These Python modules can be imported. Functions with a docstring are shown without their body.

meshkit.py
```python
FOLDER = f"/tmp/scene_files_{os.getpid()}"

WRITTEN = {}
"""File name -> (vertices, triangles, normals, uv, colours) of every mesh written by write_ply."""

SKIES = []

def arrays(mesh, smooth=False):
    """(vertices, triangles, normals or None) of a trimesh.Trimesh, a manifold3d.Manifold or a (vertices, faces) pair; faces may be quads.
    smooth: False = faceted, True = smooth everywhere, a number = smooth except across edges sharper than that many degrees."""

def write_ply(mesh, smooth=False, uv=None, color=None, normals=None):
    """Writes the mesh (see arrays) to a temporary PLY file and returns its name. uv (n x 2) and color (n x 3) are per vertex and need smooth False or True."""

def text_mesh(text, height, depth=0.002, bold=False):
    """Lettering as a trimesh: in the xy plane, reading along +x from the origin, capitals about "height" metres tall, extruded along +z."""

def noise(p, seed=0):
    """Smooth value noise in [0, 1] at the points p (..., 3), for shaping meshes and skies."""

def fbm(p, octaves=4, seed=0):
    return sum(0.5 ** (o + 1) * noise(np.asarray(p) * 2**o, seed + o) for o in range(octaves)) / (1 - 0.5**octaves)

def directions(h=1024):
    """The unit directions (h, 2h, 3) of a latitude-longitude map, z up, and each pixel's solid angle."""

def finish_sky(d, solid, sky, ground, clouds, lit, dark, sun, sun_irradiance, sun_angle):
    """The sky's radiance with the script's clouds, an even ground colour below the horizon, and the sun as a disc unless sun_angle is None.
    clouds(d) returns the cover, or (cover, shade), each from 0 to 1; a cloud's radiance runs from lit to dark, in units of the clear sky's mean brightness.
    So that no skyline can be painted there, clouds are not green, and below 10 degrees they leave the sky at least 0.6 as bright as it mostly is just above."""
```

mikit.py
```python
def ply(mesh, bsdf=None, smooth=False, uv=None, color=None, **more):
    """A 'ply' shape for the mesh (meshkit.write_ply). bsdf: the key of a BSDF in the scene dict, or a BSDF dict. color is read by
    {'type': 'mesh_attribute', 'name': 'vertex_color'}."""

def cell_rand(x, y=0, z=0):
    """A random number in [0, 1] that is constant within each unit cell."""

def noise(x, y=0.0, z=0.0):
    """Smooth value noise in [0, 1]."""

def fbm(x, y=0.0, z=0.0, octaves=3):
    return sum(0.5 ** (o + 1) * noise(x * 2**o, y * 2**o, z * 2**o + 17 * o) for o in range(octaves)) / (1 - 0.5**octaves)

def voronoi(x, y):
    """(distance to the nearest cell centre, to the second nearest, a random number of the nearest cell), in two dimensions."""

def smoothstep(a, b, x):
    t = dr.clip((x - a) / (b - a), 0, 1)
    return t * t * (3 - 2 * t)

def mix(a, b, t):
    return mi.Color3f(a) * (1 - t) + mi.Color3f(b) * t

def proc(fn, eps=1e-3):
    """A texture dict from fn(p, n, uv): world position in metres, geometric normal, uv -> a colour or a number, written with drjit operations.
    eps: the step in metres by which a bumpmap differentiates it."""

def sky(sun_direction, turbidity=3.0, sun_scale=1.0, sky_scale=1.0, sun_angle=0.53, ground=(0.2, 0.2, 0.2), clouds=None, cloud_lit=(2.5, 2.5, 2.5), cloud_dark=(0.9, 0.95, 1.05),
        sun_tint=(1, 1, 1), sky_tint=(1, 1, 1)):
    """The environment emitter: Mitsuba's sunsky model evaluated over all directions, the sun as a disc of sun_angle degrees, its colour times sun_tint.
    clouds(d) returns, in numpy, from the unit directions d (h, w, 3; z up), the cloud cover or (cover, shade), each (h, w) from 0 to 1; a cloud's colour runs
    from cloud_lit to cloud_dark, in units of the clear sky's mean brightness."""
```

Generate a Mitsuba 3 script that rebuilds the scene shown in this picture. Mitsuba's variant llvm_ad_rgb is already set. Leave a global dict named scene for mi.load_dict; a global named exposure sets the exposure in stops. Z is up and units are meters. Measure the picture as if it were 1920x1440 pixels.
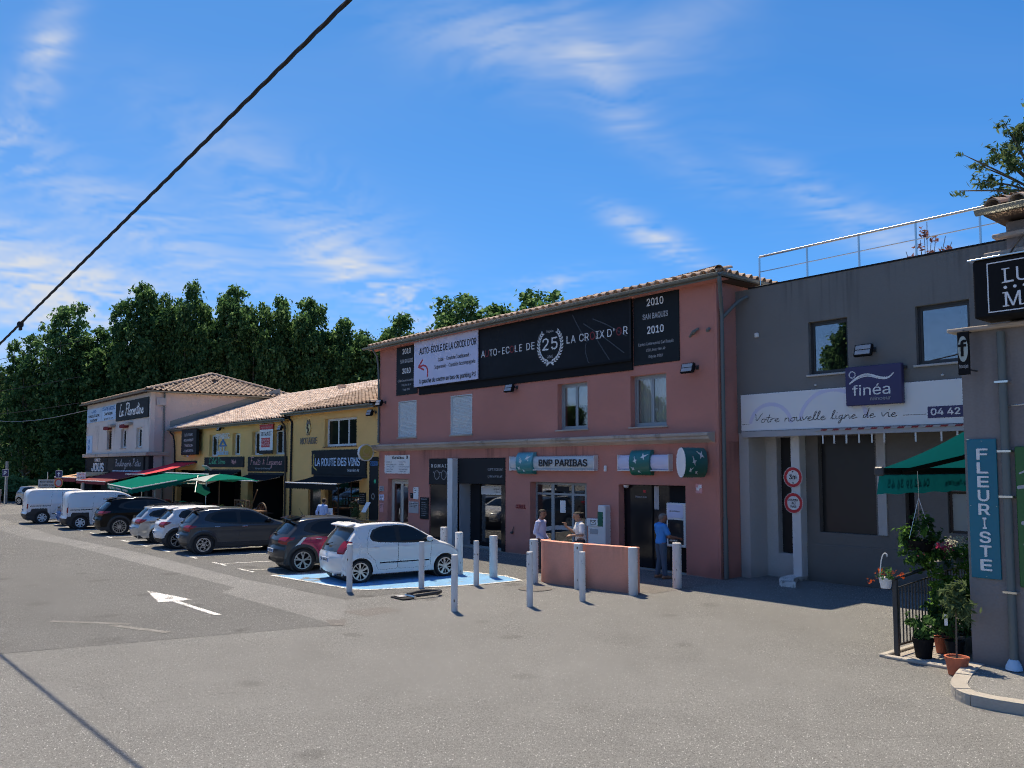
import math, random
import numpy as np
import drjit as dr
import mitsuba as mi
import trimesh
import manifold3d as m3
from shapely.geometry import Polygon, box as sbox, LineString, Point, MultiPolygon
from shapely.ops import unary_union
import meshkit, mikit
from mikit import proc, noise, fbm, voronoi, cell_rand, smoothstep, mix

# World frame: x runs along the shop fronts (to the right), y goes into the buildings, z up, metres.
T = mi.ScalarTransform4f
scene, labels = {'type': 'scene'}, {}
exposure = 1.50

# ---------------------------------------------------------------- camera, sky
CAM = np.array([0.0, 0.0, 3.0])
YAW, PITCH, FPX = math.radians(40.0), math.radians(4.03), 1550.0
FWD = np.array([-math.cos(YAW) * math.cos(PITCH), math.sin(YAW) * math.cos(PITCH), math.sin(PITCH)])
scene['camera'] = {'type': 'perspective', 'fov': math.degrees(2 * math.atan(960 / FPX)), 'fov_axis': 'x', 'near_clip': 0.1, 'far_clip': 3000.0,
                   'principal_point_offset_x': 0.0, 'principal_point_offset_y': -45 / 1440,
                   'to_world': T().look_at(origin=CAM.tolist(), target=(CAM + FWD).tolist(), up=[0, 0, 1])}
SUN = (-0.46, 0.20, 1.0)


def sky_clouds(d):
    x, y, z = d[..., 0], d[..., 1], np.maximum(d[..., 2], 1e-3)
    az = np.degrees(np.arctan2(x * math.sin(YAW) + y * math.cos(YAW), -x * math.cos(YAW) + y * math.sin(YAW)))  # east of the view's heading
    el = np.degrees(np.arcsin(np.clip(d[..., 2], 0, 1)))
    # cirrus on a high plane, drawn out along one wind direction
    px, py = x / (z + 0.12), y / (z + 0.12)
    wx, wy = px * 0.80 + py * 0.60, -px * 0.60 + py * 0.80
    F = lambda u, v, w, o, sd: meshkit.fbm(np.stack([u, v, 0 * u + w], -1), o, seed=sd)
    warp, warp2 = F(wx * 1.3, wy * 1.3, 0, 3, 5) - 0.5, F(wx * 3.1, wy * 3.1, 2, 3, 6) - 0.5
    streak = F(wx * 0.9 + warp * 1.8, wy * 2.6 + warp * 2.6, 3.1, 5, 11)
    fine = F(wx * 6 + warp * 6, wy * 13 + warp * 9 + warp2 * 3, 7.7, 4, 23)
    fibre = F(wx * 13 + warp * 12, wy * 42 + warp * 18 + warp2 * 9, 4.2, 4, 41)
    veil = F(wx * 0.55, wy * 0.8, 1.7, 3, 31)
    cover = np.clip((streak - 0.40) * 2.0, 0, 1) * (0.35 + 0.9 * fine) * np.clip((veil - 0.38) * 2.2, 0, 1) * 0.30

    def wisp(a, e, sa, se, rot=0.0):
        r = math.radians(rot)
        u, v = (az - a) * math.cos(r) + (el - e) * math.sin(r), -(az - a) * math.sin(r) + (el - e) * math.cos(r)
        return np.exp(-(u / sa) ** 2 - (v / se) ** 2)
    grain = np.clip(0.10 + 1.7 * (fine - 0.36) + 1.2 * (streak - 0.42) + 1.5 * (fibre - .45), 0, 1)
    for a, e, sa, se, rot, k in ((2, 27.5, 9, 2.4, -8, .42), (6.5, 25.5, 4.0, 1.6, -52, .42), (12, 28.5, 5, 1.4, 15, .25), (-30.5, 23, 1.1, 5.5, -16, .75), (-24, 15, 13, 2.0, -24, .40),
                                 (-30, 12.0, 9, 2.0, -18, .60), (-9, 12.2, 7, 1.6, -24, .95), (-16, 18.5, 9, 2.4, -24, .30), (10, 15.4, 3.6, .9, -30, .80), (3, 12.5, 4, .8, 10, .5),
                                 (-27, 9, 10, 2.6, -6, .7), (12, 20.0, 6, 1.2, -32, .16), (21, 17, 6, 1.2, -35, .30), (26, 14, 5, 1.5, -20, .3)):
        cover = cover + k * wisp(a, e, sa, se, rot) * grain
    # a smooth pale veil, thicker low down and towards the west (left)
    west = 1 / (1 + np.exp((az + 4) / 9))
    cover = cover + (0.16 + 0.42 * west) * np.exp(-np.maximum(el, 0) / (6.0 + 5.0 * west)) * (0.9 + 0.6 * (streak - 0.5))
    return np.clip(cover, 0, 0.97)


scene['sky'] = mikit.sky(SUN, turbidity=2.6, clouds=sky_clouds, cloud_lit=(2.3, 2.4, 2.55), cloud_dark=(1.2, 1.25, 1.3), sky_tint=(0.45, 1.06, 1.58), sun_scale=1.5, sun_tint=(1.0, 1.0, .96), ground=(0.16, 0.155, 0.15))


# ---------------------------------------------------------------- helpers
def numbered(name):
    used = lambda k: k in scene or k in labels
    if not used(name):
        return name
    i = 1
    while used('%s_%03d' % (name, i)):
        i += 1
    return '%s_%03d' % (name, i)


def tag(key, label=None, cat=None, group=None, kind=None):
    d = labels.setdefault(key, {})
    for k, v in (('label', label), ('category', cat), ('group', group), ('kind', kind)):
        if v:
            d[k] = v
    return key


def thing(name, label, cat, group=None):
    key = numbered(name)
    tag(key, label, cat, group)
    return key


def put(name, mesh, mat, parent=None, smooth=False, label=None, cat=None, group=None, kind=None, normals=None, to_world=None):
    key = numbered(parent + '__' + name if parent else name)
    if normals is not None:
        d = {'type': 'ply', 'filename': meshkit.write_ply(mesh, False, normals=normals), 'face_normals': False, 'bsdf': {'type': 'ref', 'id': mat}}
    else:
        d = mikit.ply(mesh, mat, smooth=smooth)
    if to_world is not None:
        d['to_world'] = to_world
    scene[key] = d
    if label or cat or group or kind:
        tag(key, label, cat, group, kind)
    return key


def again(src, name, parent=None, to_world=None):
    key = numbered(parent + '__' + name if parent else name)
    scene[key] = {**scene[src], **({'to_world': to_world} if to_world is not None else {})}
    return key


def cat(*ms):
    ms = [m for m in ms if m is not None]
    return trimesh.util.concatenate(ms) if len(ms) > 1 else ms[0]


def bx(x0, x1, y0, y1, z0, z1, c=0.0):
    """A box, its edges chamfered by c."""
    if c <= 0:
        m = trimesh.creation.box((x1 - x0, y1 - y0, z1 - z0))
    else:
        a, b, d = (x1 - x0) / 2, (y1 - y0) / 2, (z1 - z0) / 2
        c = min(c, .49 * min(2 * a, 2 * b, 2 * d))
        p = [(sx * (a - c * (k != 0)), sy * (b - c * (k != 1)), sz * (d - c * (k != 2))) for sx in (-1, 1) for sy in (-1, 1) for sz in (-1, 1) for k in range(3)]
        m = trimesh.convex.convex_hull(np.array(p))
    m.apply_translation(((x0 + x1) / 2, (y0 + y1) / 2, (z0 + z1) / 2))
    return m


def tube(pts, r, n=8, closed=False, cap=True):
    """A tube along a polyline; r a number or one per point."""
    p = np.asarray(pts, float)
    k = len(p)
    r = np.broadcast_to(np.asarray(r, float), (k,))
    t = np.roll(p, -1, 0) - np.roll(p, 1, 0) if closed else np.gradient(p, axis=0)
    t /= np.linalg.norm(t, axis=1, keepdims=True) + 1e-12
    ref = np.array([0, 0, 1.0]) if abs(t[0, 2]) < .9 else np.array([1.0, 0, 0])
    a = np.zeros_like(p)
    prev = np.cross(ref, t[0])
    for i in range(k):
        v = prev - t[i] * (prev @ t[i])
        a[i] = prev = v / (np.linalg.norm(v) + 1e-12)
    b = np.cross(t, a)
    g = np.arange(n) * 2 * math.pi / n
    v = (p[:, None] + r[:, None, None] * (np.cos(g)[None, :, None] * a[:, None] + np.sin(g)[None, :, None] * b[:, None])).reshape(-1, 3)
    f = []
    for i in range(k if closed else k - 1):
        for j in range(n):
            q = (i * n + j, i * n + (j + 1) % n, ((i + 1) % k) * n + (j + 1) % n, ((i + 1) % k) * n + j)
            f += [(q[0], q[1], q[2]), (q[0], q[2], q[3])]
    if cap and not closed:
        v = np.vstack([v, p[:1], p[-1:]])
        for j in range(n):
            f += [(k * n, (j + 1) % n, j), (k * n + 1, (k - 1) * n + j, (k - 1) * n + (j + 1) % n)]
    return trimesh.Trimesh(v, f, process=False)


def cyl(p0, p1, r, n=16, r1=None):
    return tube([p0, p1], [r, r if r1 is None else r1], n)


def lathe(prof, n=20, at=(0, 0, 0)):
    m = trimesh.creation.revolve(np.array(prof, float), sections=n)
    m.apply_translation(at)
    return m


def poly_mesh(poly, depth):
    ms = [trimesh.creation.extrude_polygon(g, depth, engine='earcut') for g in getattr(poly, 'geoms', [poly]) if g.area > 1e-7]
    return cat(*ms)


def wall_y(poly, y0, y1):
    """A polygon drawn in (x, z), extruded from y0 to y1."""
    m = poly_mesh(poly, y1 - y0)
    v = np.array(m.vertices)
    m.vertices = np.stack([v[:, 0], y0 + v[:, 2], v[:, 1]], 1)
    m.invert()
    return m


def wall_x(poly, x0, x1):
    """A polygon drawn in (y, z), extruded from x0 to x1."""
    m = poly_mesh(poly, x1 - x0)
    v = np.array(m.vertices)
    m.vertices = np.stack([x0 + v[:, 2], v[:, 0], v[:, 1]], 1)
    return m


def slab(poly, z0, z1):
    m = poly_mesh(poly, z1 - z0)
    m.apply_translation((0, 0, z0))
    return m


def sheet(pts, z):
    """A flat upward sheet from a ground polygon."""
    p = Polygon(pts) if not hasattr(pts, 'area') else pts
    if hasattr(p, 'geoms'):
        return cat(*[sheet(q, z) for q in p.geoms])
    v, f = trimesh.creation.triangulate_polygon(p, engine='earcut')
    v = np.column_stack([v, np.full(len(v), z)])
    f = np.asarray(f)
    n = np.cross(v[f[:, 1]] - v[f[:, 0]], v[f[:, 2]] - v[f[:, 0]])[:, 2]
    f[n < 0] = f[n < 0][:, ::-1]
    return trimesh.Trimesh(v, f, process=False)


def R(x0, x1, z0, z1):
    return sbox(min(x0, x1), min(z0, z1), max(x0, x1), max(z0, z1))


def frame_poly(x0, x1, z0, z1, w):
    return R(x0, x1, z0, z1).difference(R(x0 + w, x1 - w, z0 + w, z1 - w))


def onto(m, o, xd=(1, 0, 0), yd=(0, 0, 1)):
    """A mesh drawn in its own xy plane (z out of it) laid at o with its x along xd and its y along yd."""
    xd, yd = np.array(xd, float), np.array(yd, float)
    xd /= np.linalg.norm(xd)
    yd = yd - xd * (xd @ yd)
    yd /= np.linalg.norm(yd)
    M = np.eye(4)
    M[:3, 0], M[:3, 1], M[:3, 2], M[:3, 3] = xd, yd, np.cross(xd, yd), o
    m = m.copy()
    m.apply_transform(M)
    return m


_txt = {}


def text(s, w=None, h=.1, bold=False, depth=.006, shear=0.0, anchor='l'):
    """Lettering in its own xy plane, w wide (if given) and capitals h tall."""
    k = (s, bold)
    if k not in _txt:
        _txt[k] = meshkit.text_mesh(s, 1.0, 1.0, bold)
    m = _txt[k].copy()
    lo, hi = m.bounds[:, 0]
    m.vertices[:, 0] -= lo
    sx = w / (hi - lo) if w else h
    m.vertices *= (sx, h, depth)
    if shear:
        m.vertices[:, 0] += m.vertices[:, 1] * shear
    W = (hi - lo) * sx
    m.vertices[:, 0] -= {'l': 0, 'c': W / 2, 'r': W}[anchor]
    return m


def word(parent, s, x, z, y, w, h, mat, bold=False, shear=0.0, anchor='l', name='lettering', depth=.008):
    """Lettering on a front that faces -y."""
    return put(name, onto(text(s, w, h, bold, depth, shear, anchor), (x, y, z)), mat, parent)


# a hand-drawn stroke alphabet for script lettering: strokes in a box one x-height tall
STROKES = {
    'V': (1.0, [[(0, 2), (.1, 1.9), (.35, 0), (.95, 2.1), (1.1, 2.05)]]), 'o': (.8, [[(.4, .9), (.05, .6), (.1, .1), (.4, 0), (.65, .35), (.55, .8), (.35, .9)], [(.55, .8), (.8, .75)]]),
    't': (.6, [[(.35, 1.8), (.15, .3), (.3, 0), (.6, .2)], [(-.1, 1.05), (.65, 1.2)]]), 'r': (.6, [[(.05, .8), (.1, 0)], [(.1, .5), (.3, .9), (.6, .8)]]),
    'e': (.7, [[(.05, .4), (.55, .55), (.4, .95), (.1, .6), (.15, .1), (.4, 0), (.75, .25)]]), 'n': (.8, [[(.05, .9), (.1, 0)], [(.1, .5), (.4, .9), (.55, .7), (.6, .05), (.85, .15)]]),
    'u': (.8, [[(.05, .9), (.1, .1), (.35, 0), (.55, .4), (.6, .9)], [(.6, .9), (.6, .05), (.85, .15)]]), 'v': (.7, [[(.02, .9), (.25, 0), (.6, .95), (.75, .85)]]),
    'l': (.5, [[(0, .2), (.4, 1.6), (.3, 2.1), (.12, 1.6), (.15, .1), (.5, .15)]]), 'i': (.4, [[(.1, .9), (.15, .05), (.4, .15)], [(.14, 1.4), (.18, 1.5)]]),
    'g': (.8, [[(.55, .85), (.15, .8), (.1, .15), (.45, .2), (.55, .9), (.45, -.8), (.1, -.9), (.3, -.2), (.85, .3)]]), 'd': (.8, [[(.5, .8), (.15, .7), (.1, .05), (.45, .1), (.62, 2.0)], [(.62, 2.0), (.55, .05), (.8, .15)]]),
    'L': (.9, [[(.6, 2.0), (.3, 2.1), (.2, .1), (0, .2), (.3, 0), (.9, .1)]]), 'a': (.8, [[(.55, .85), (.15, .8), (.05, .2), (.3, 0), (.55, .4), (.58, .9)], [(.58, .9), (.6, .05), (.85, .15)]]),
    'F': (1.1, [[(.45, 2.1), (.3, .1), (.05, .1)], [(.1, 1.95), (.6, 2.15), (1.2, 2.0)], [(.2, 1.1), (.8, 1.2)]]), 's': (.6, [[(.5, .9), (.15, .75), (.45, .35), (.3, 0), (0, .1)]]),
    '&': (.8, [[(.6, .1), (.15, 1.3), (.4, 1.6), (.5, 1.2), (.05, .4), (.3, 0), (.7, .6)]]), 'm': (1.1, [[(.05, .9), (.1, 0)], [(.1, .5), (.3, .9), (.45, .7), (.48, 0)], [(.48, .5), (.75, .9), (.88, .7), (.9, .05), (1.1, .15)]]),
    'é': (.7, [[(.05, .4), (.55, .55), (.4, .95), (.1, .6), (.15, .1), (.4, 0), (.75, .25)], [(.3, 1.2), (.5, 1.5)]]), "'": (.3, [[(.15, 2.1), (.08, 1.7)]]),
    'D': (1.1, [[(.25, 2.0), (.2, 0)], [(0, 2.0), (.6, 2.0), (1.0, 1.2), (.7, .2), (.2, 0)]]), 'p': (.8, [[(.1, .9), (.08, -.9)], [(.1, .6), (.4, .95), (.62, .5), (.4, 0), (.1, .2)]]), 'î': (.4, [[(.1, .9), (.15, .05), (.4, .15)], [(0, 1.3), (.15, 1.55), (.3, 1.3)]]),
    'B': (1.0, [[(.2, 2.0), (.15, 0)], [(0, 1.9), (.6, 2.0), (.7, 1.4), (.2, 1.1), (.8, .9), (.8, .2), (.15, 0)]]), 'P': (1.0, [[(.2, 2.0), (.15, 0)], [(0, 1.9), (.7, 2.0), (.8, 1.3), (.2, 1.0)]]), 'b': (.8, [[(.1, 2.0), (.1, .1), (.4, 0), (.6, .5), (.4, .9), (.1, .6)]]),
    ' ': (.7, []),
}


def chaikin(p, k=2):
    p = np.asarray(p, float)
    for _ in range(k):
        if len(p) < 3:
            break
        q = np.empty((2 * (len(p) - 1) + 2, p.shape[1]))
        q[0], q[-1] = p[0], p[-1]
        q[1:-1:2], q[2:-1:2] = .75 * p[:-1] + .25 * p[1:], .25 * p[:-1] + .75 * p[1:]
        p = q
    return p


def script(s, w, xh, pen, shear=.25, depth=.006):
    """Handwriting in its own xy plane: w wide, small letters xh tall, the pen `pen` wide."""
    x, out = 0.0, []
    for ch in s:
        adv, st = STROKES.get(ch, STROKES['o'])
        for q in st:
            q = chaikin(q, 2) + (x, 0)
            out.append(q)
        x += adv
    k = w / x
    ls = [LineString(np.column_stack([q[:, 0] * k + q[:, 1] * xh * shear, q[:, 1] * xh])).buffer(pen / 2, quad_segs=2) for q in out]
    return poly_mesh(unary_union(ls).simplify(pen * .05), depth)


def boards(p):
    return m3.Manifold(m3.Mesh(np.asarray(p.vertices, np.float32), np.asarray(p.faces, np.uint32)))


def to_tri(man):
    q = man.to_mesh()
    return trimesh.Trimesh(np.asarray(q.vert_properties[:, :3], float), np.asarray(q.tri_verts), process=False)


# ---------------------------------------------------------------- materials
def rgb(*c):
    return {'type': 'rgb', 'value': list(c)}


def mat(name, color, rough=.6, metal=0.0, spec=.5, coat=0.0, bump=None, bscale=.004, two=True, **k):
    d = {'type': 'principled', 'base_color': color if isinstance(color, dict) else rgb(*color), 'roughness': rough, 'metallic': metal, 'specular': spec, **k}
    if coat:
        d.update(clearcoat=coat, clearcoat_gloss=.97)
    if bump is not None:
        d = {'type': 'bumpmap', 'arbitrary': bump, 'scale': bscale, 'bsdf': d}
    scene[name] = {'type': 'twosided', 'bsdf': d} if two else d
    return name


def asphalt_fn(base, tint, fine=1.0):
    def fn(p, n, uv):
        big = fbm(p.x * .35, p.y * .35, 3.0, 4)
        mid = fbm(p.x * 2.3, p.y * 2.3, 9.0, 3)
        f1, f2, r = voronoi(p.x * 55, p.y * 55)
        g1, g2, r2 = voronoi(p.x * 130 + 7.3, p.y * 130)
        stone = smoothstep(.55, .15, f1) * (r - .45) * 1.15 + smoothstep(.55, .2, g1) * (r2 - .5) * .55
        bright = smoothstep(.955, .985, r) * smoothstep(.5, .2, f1) * 1.7
        k = base * (.87 + .20 * big + .16 * (mid - .5) + 1.35 * fine * (stone + bright))
        stain = smoothstep(.66, .80, fbm(p.x * .8 + 20, p.y * .8, 1.0, 3))
        k = dr.maximum(k * (1 - .09 * stain), .02)
        wx_, wy_ = p.x + .5 * (noise(p.x * .9, p.y * .9, 2.0) - .5), p.y + .5 * (noise(p.x * .9, p.y * .9, 7.0) - .5)
        o1, o2, orr = voronoi(wx_ * .55, wy_ * .55)          # oil drips
        k = k * (1 - .30 * smoothstep(.15, .06, o1 + .08 * (mid - .5)) * smoothstep(.62, .66, orr))
        c1, c2, cr = voronoi(wx_ * .33 + 4.0, wy_ * .33)     # fine cracks, only here and there
        k = k * (1 - .20 * smoothstep(.009, .003, c2 - c1) * smoothstep(.52, .60, noise(p.x * .23, p.y * .23, 4.0)))
        return mi.Color3f(k * tint[0], k * tint[1], k * tint[2])
    return fn


def asphalt_bump(p, n, uv):
    f1, f2, r = voronoi(p.x * 70, p.y * 70)
    return (1 - smoothstep(.0, .6, f1)) * (.4 + .6 * r)


mat('asphalt', proc(asphalt_fn(.147, (.95, .972, .955))), .82, bump=proc(asphalt_bump, 3e-3), bscale=.004)
mat('asphalt_dark', proc(asphalt_fn(.112, (.94, .975, .975))), .82, bump=proc(asphalt_bump, 3e-3), bscale=.005)
mat('asphalt_pale', proc(asphalt_fn(.168, (.955, .975, .965), .8)), .85, bump=proc(asphalt_bump, 3e-3), bscale=.003)
mat('asphalt_old', proc(asphalt_fn(.118, (1.0, .96, .92), .9)), .85)


def worn(color, under=(.13, .128, .12), amount=.5, freq=9.0):
    def fn(p, n, uv):
        w = fbm(p.x * freq, p.y * freq, p.z * freq + 2, 4)
        f1, f2, r = voronoi(p.x * 60, p.y * 60)
        k = smoothstep(amount - .07, amount + .07, w * .75 + r * .25)
        s = .9 + .2 * fbm(p.x * 1.7, p.y * 1.7, 5.0, 2)
        return mix(mi.Color3f(*color) * s, mi.Color3f(*under), k)
    return fn


mat('paint_white', proc(worn((.62, .62, .60), amount=.60)), .7)
mat('paint_faint', proc(worn((.20, .197, .19), amount=.46)), .75)
mat('paint_blue', proc(worn((.115, .30, .52), (.16, .23, .29), .66, 6.0)), .7)


def stucco_fn(c, dirt=(.5, .5, .5), streak=.0, var=.16, top=(0, 0)):
    def fn(p, n, uv):
        a = fbm(p.x * .7, p.y * .7, p.z * .7, 4)
        b = noise(p.x * 45, p.y * 45, p.z * 45)
        splash = 1 - smoothstep(.05, .55, p.z + .5 * (noise(p.x * 3, p.y * 3, 0) - .5))
        col = mi.Color3f(*c) * (1 - var * .5 + var * a) * (.93 + .14 * b) * (1 - .28 * splash)
        if streak:   # rain streaks that hang below the ledges
            s = noise(p.x * 2.1, p.y * 2.1, p.z * .3) * .45 + noise(p.x * 5.5, p.y * 5.5, p.z * .6) * .3 + noise(p.x * 19, p.y * 19, p.z * .9) * .25
            fall = smoothstep(top[0], top[1], p.z) * (1 - smoothstep(top[1], top[1] + .03, p.z))
            col = col * (1 - streak * smoothstep(.48, .8, s) * fall)
        return col
    return fn


def grit(f=38.0):
    return proc(lambda p, n, uv: fbm(p.x * f, p.y * f, p.z * f, 3), 4e-3)


G38 = grit()
mat('stucco_pink', proc(stucco_fn((.49, .205, .162), streak=.42, var=.30, top=(2.5, 3.66))), .9, bump=G38, bscale=.012)
mat('stucco_yellow', proc(stucco_fn((.74, .46, .165), var=.26)), .9, bump=G38, bscale=.012)
mat('stucco_cream', proc(stucco_fn((.60, .53, .47), streak=.35, top=(4.2, 6.2))), .9, bump=G38, bscale=.01)
mat('stucco_rose', proc(stucco_fn((.50, .415, .375))), .9, bump=G38, bscale=.01)
mat('stucco_grey', proc(stucco_fn((.180, .173, .163), streak=.4, top=(6.0, 7.8))), .9, bump=G38, bscale=.012)
mat('stucco_pale', proc(stucco_fn((.47, .45, .43))), .9, bump=G38, bscale=.01)
mat('stucco_taupe', proc(stucco_fn((.165, .150, .135))), .9, bump=G38, bscale=.01)
mat('stucco_warm_grey', proc(stucco_fn((.22, .20, .195), streak=.25, top=(2.0, 5.0))), .9, bump=G38, bscale=.012)
mat('render_wall', proc(stucco_fn((.67, .305, .22), streak=.3, var=.3, top=(.5, 1.2))), .9, bump=G38, bscale=.012)
mat('cornice_stone', proc(stucco_fn((.43, .36, .30), var=.6, streak=.6, top=(3.6, 3.95))), .9, bump=G38, bscale=.01)
mat('kerb_stone', proc(stucco_fn((.46, .43, .38), var=.4)), .85, bump=G38, bscale=.008)
mat('concrete', proc(stucco_fn((.40, .37, .33), var=.4)), .9, bump=G38, bscale=.006)
mat('old_wall', proc(stucco_fn((.33, .29, .24), var=.7)), .95, bump=G38, bscale=.02)


def tile_fn(c, pitch=.32, seed=0.0, lo=.62):
    def fn(p, n, uv):
        r = cell_rand(dr.floor(uv.x), dr.floor(uv.y), seed)
        r2 = cell_rand(dr.floor(uv.x), dr.floor(uv.y), seed + 3)
        lich = smoothstep(.55, .75, fbm(p.x * 5, p.y * 5, p.z * 5, 3))
        col = mix(mi.Color3f(*c) * (lo + (1.25 - lo) * r), mi.Color3f(c[0] * .95, c[0] * .68, c[0] * .5), r2 * .5)
        return mix(col, mi.Color3f(.30, .27, .23), .45 * lich) * (.9 + .2 * noise(p.x * 60, p.y * 60, p.z * 60))
    return fn


mat('tile_clay', proc(tile_fn((.45, .345, .26))), .9)
mat('tile_pale', proc(tile_fn((.72, .60, .49), seed=2.0, lo=.75)), .9)
mat('tile_brown', proc(tile_fn((.36, .275, .21), seed=5.0)), .9)

mat('zinc', (.20, .215, .20), .5, .4)
mat('pipe_grey', (.12, .135, .13), .55)
mat('steel', (.62, .61, .58), .22, 1.0)
mat('dark_steel', (.05, .052, .055), .45, .3)
mat('white_metal', (.66, .66, .65), .4)
mat('white_upvc', (.62, .64, .64), .35)
mat('grey_alu', (.30, .33, .35), .4, .3)
mat('cream_frame', (.50, .46, .40), .45)
mat('black_gloss', (.012, .013, .016), .12)
mat('black_matte', (.008, .008, .009), .75, 0, .2)
mat('charcoal', (.018, .019, .022), .6, 0, .2)
mat('slate_board', proc(lambda p, n, uv: mi.Color3f(.013, .017, .020) * (.85 + .3 * fbm(p.x * 3, p.y * 3, p.z * 3, 3))), .65, 0, .2)
mat('print_white', (.72, .72, .72), .55)
mat('print_grey', (.36, .36, .37), .6)
mat('print_silver', (.50, .53, .55), .35)
mat('print_lilac', (.58, .58, .74), .5)
mat('print_black', (.02, .02, .022), .6)
mat('print_red', (.52, .03, .04), .5)
mat('print_darkred', (.24, .022, .026), .6)
mat('print_blue', (.04, .17, .42), .5)
mat('print_sky', (.42, .56, .72), .5)
mat('print_green', (.03, .42, .20), .5)
mat('print_gold', (.55, .42, .10), .5)
mat('print_pink', (.62, .30, .30), .6)
mat('navy', (.035, .030, .105), .4)
mat('sign_blue', (.006, .14, .21), .45)
mat('sign_green', (.02, .11, .025), .4)
mat('bank_green', proc(lambda p, n, uv: mix(mi.Color3f(.012, .12, .075), mi.Color3f(.02, .16, .17), smoothstep(2.7, 3.45, p.z))), .25)
mat('bank_teal', proc(lambda p, n, uv: mix(mi.Color3f(.03, .20, .19), mi.Color3f(.10, .33, .42), smoothstep(2.8, 3.4, p.z))), .2)
mat('shutter', (.55, .58, .58), .5)
mat('blind', (.36, .37, .33), .8)
mat('banner_dark', proc(lambda p, n, uv: mi.Color3f(.008, .009, .012) * (.7 + .7 * fbm(p.x * 1.1, 0.0, p.z * 2.0, 3))), .6, 0, .2)
mat('banner_streak', (.06, .065, .075), .5)
mat('door_dark', (.018, .017, .017), .35)
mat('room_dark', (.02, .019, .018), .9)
mat('bronze', (.17, .14, .10), .5)
mat('brass', (.60, .47, .22), .35, .8)
mat('wood', proc(lambda p, n, uv: mix(mi.Color3f(.20, .10, .045), mi.Color3f(.10, .05, .025), fbm(p.x * 3, p.y * 3, p.z * 25, 3))), .6)
mat('dark_wood', (.06, .04, .028), .7)
mat('rubber', (.018, .018, .019), .75)
mat('cloth_red', (.58, .025, .045), .85)
mat('cloth_maroon', (.16, .015, .02), .85)
mat('cloth_black', (.010, .013, .016), .9, 0, .15)
mat('cloth_tan', (.55, .33, .18), .85)
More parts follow.
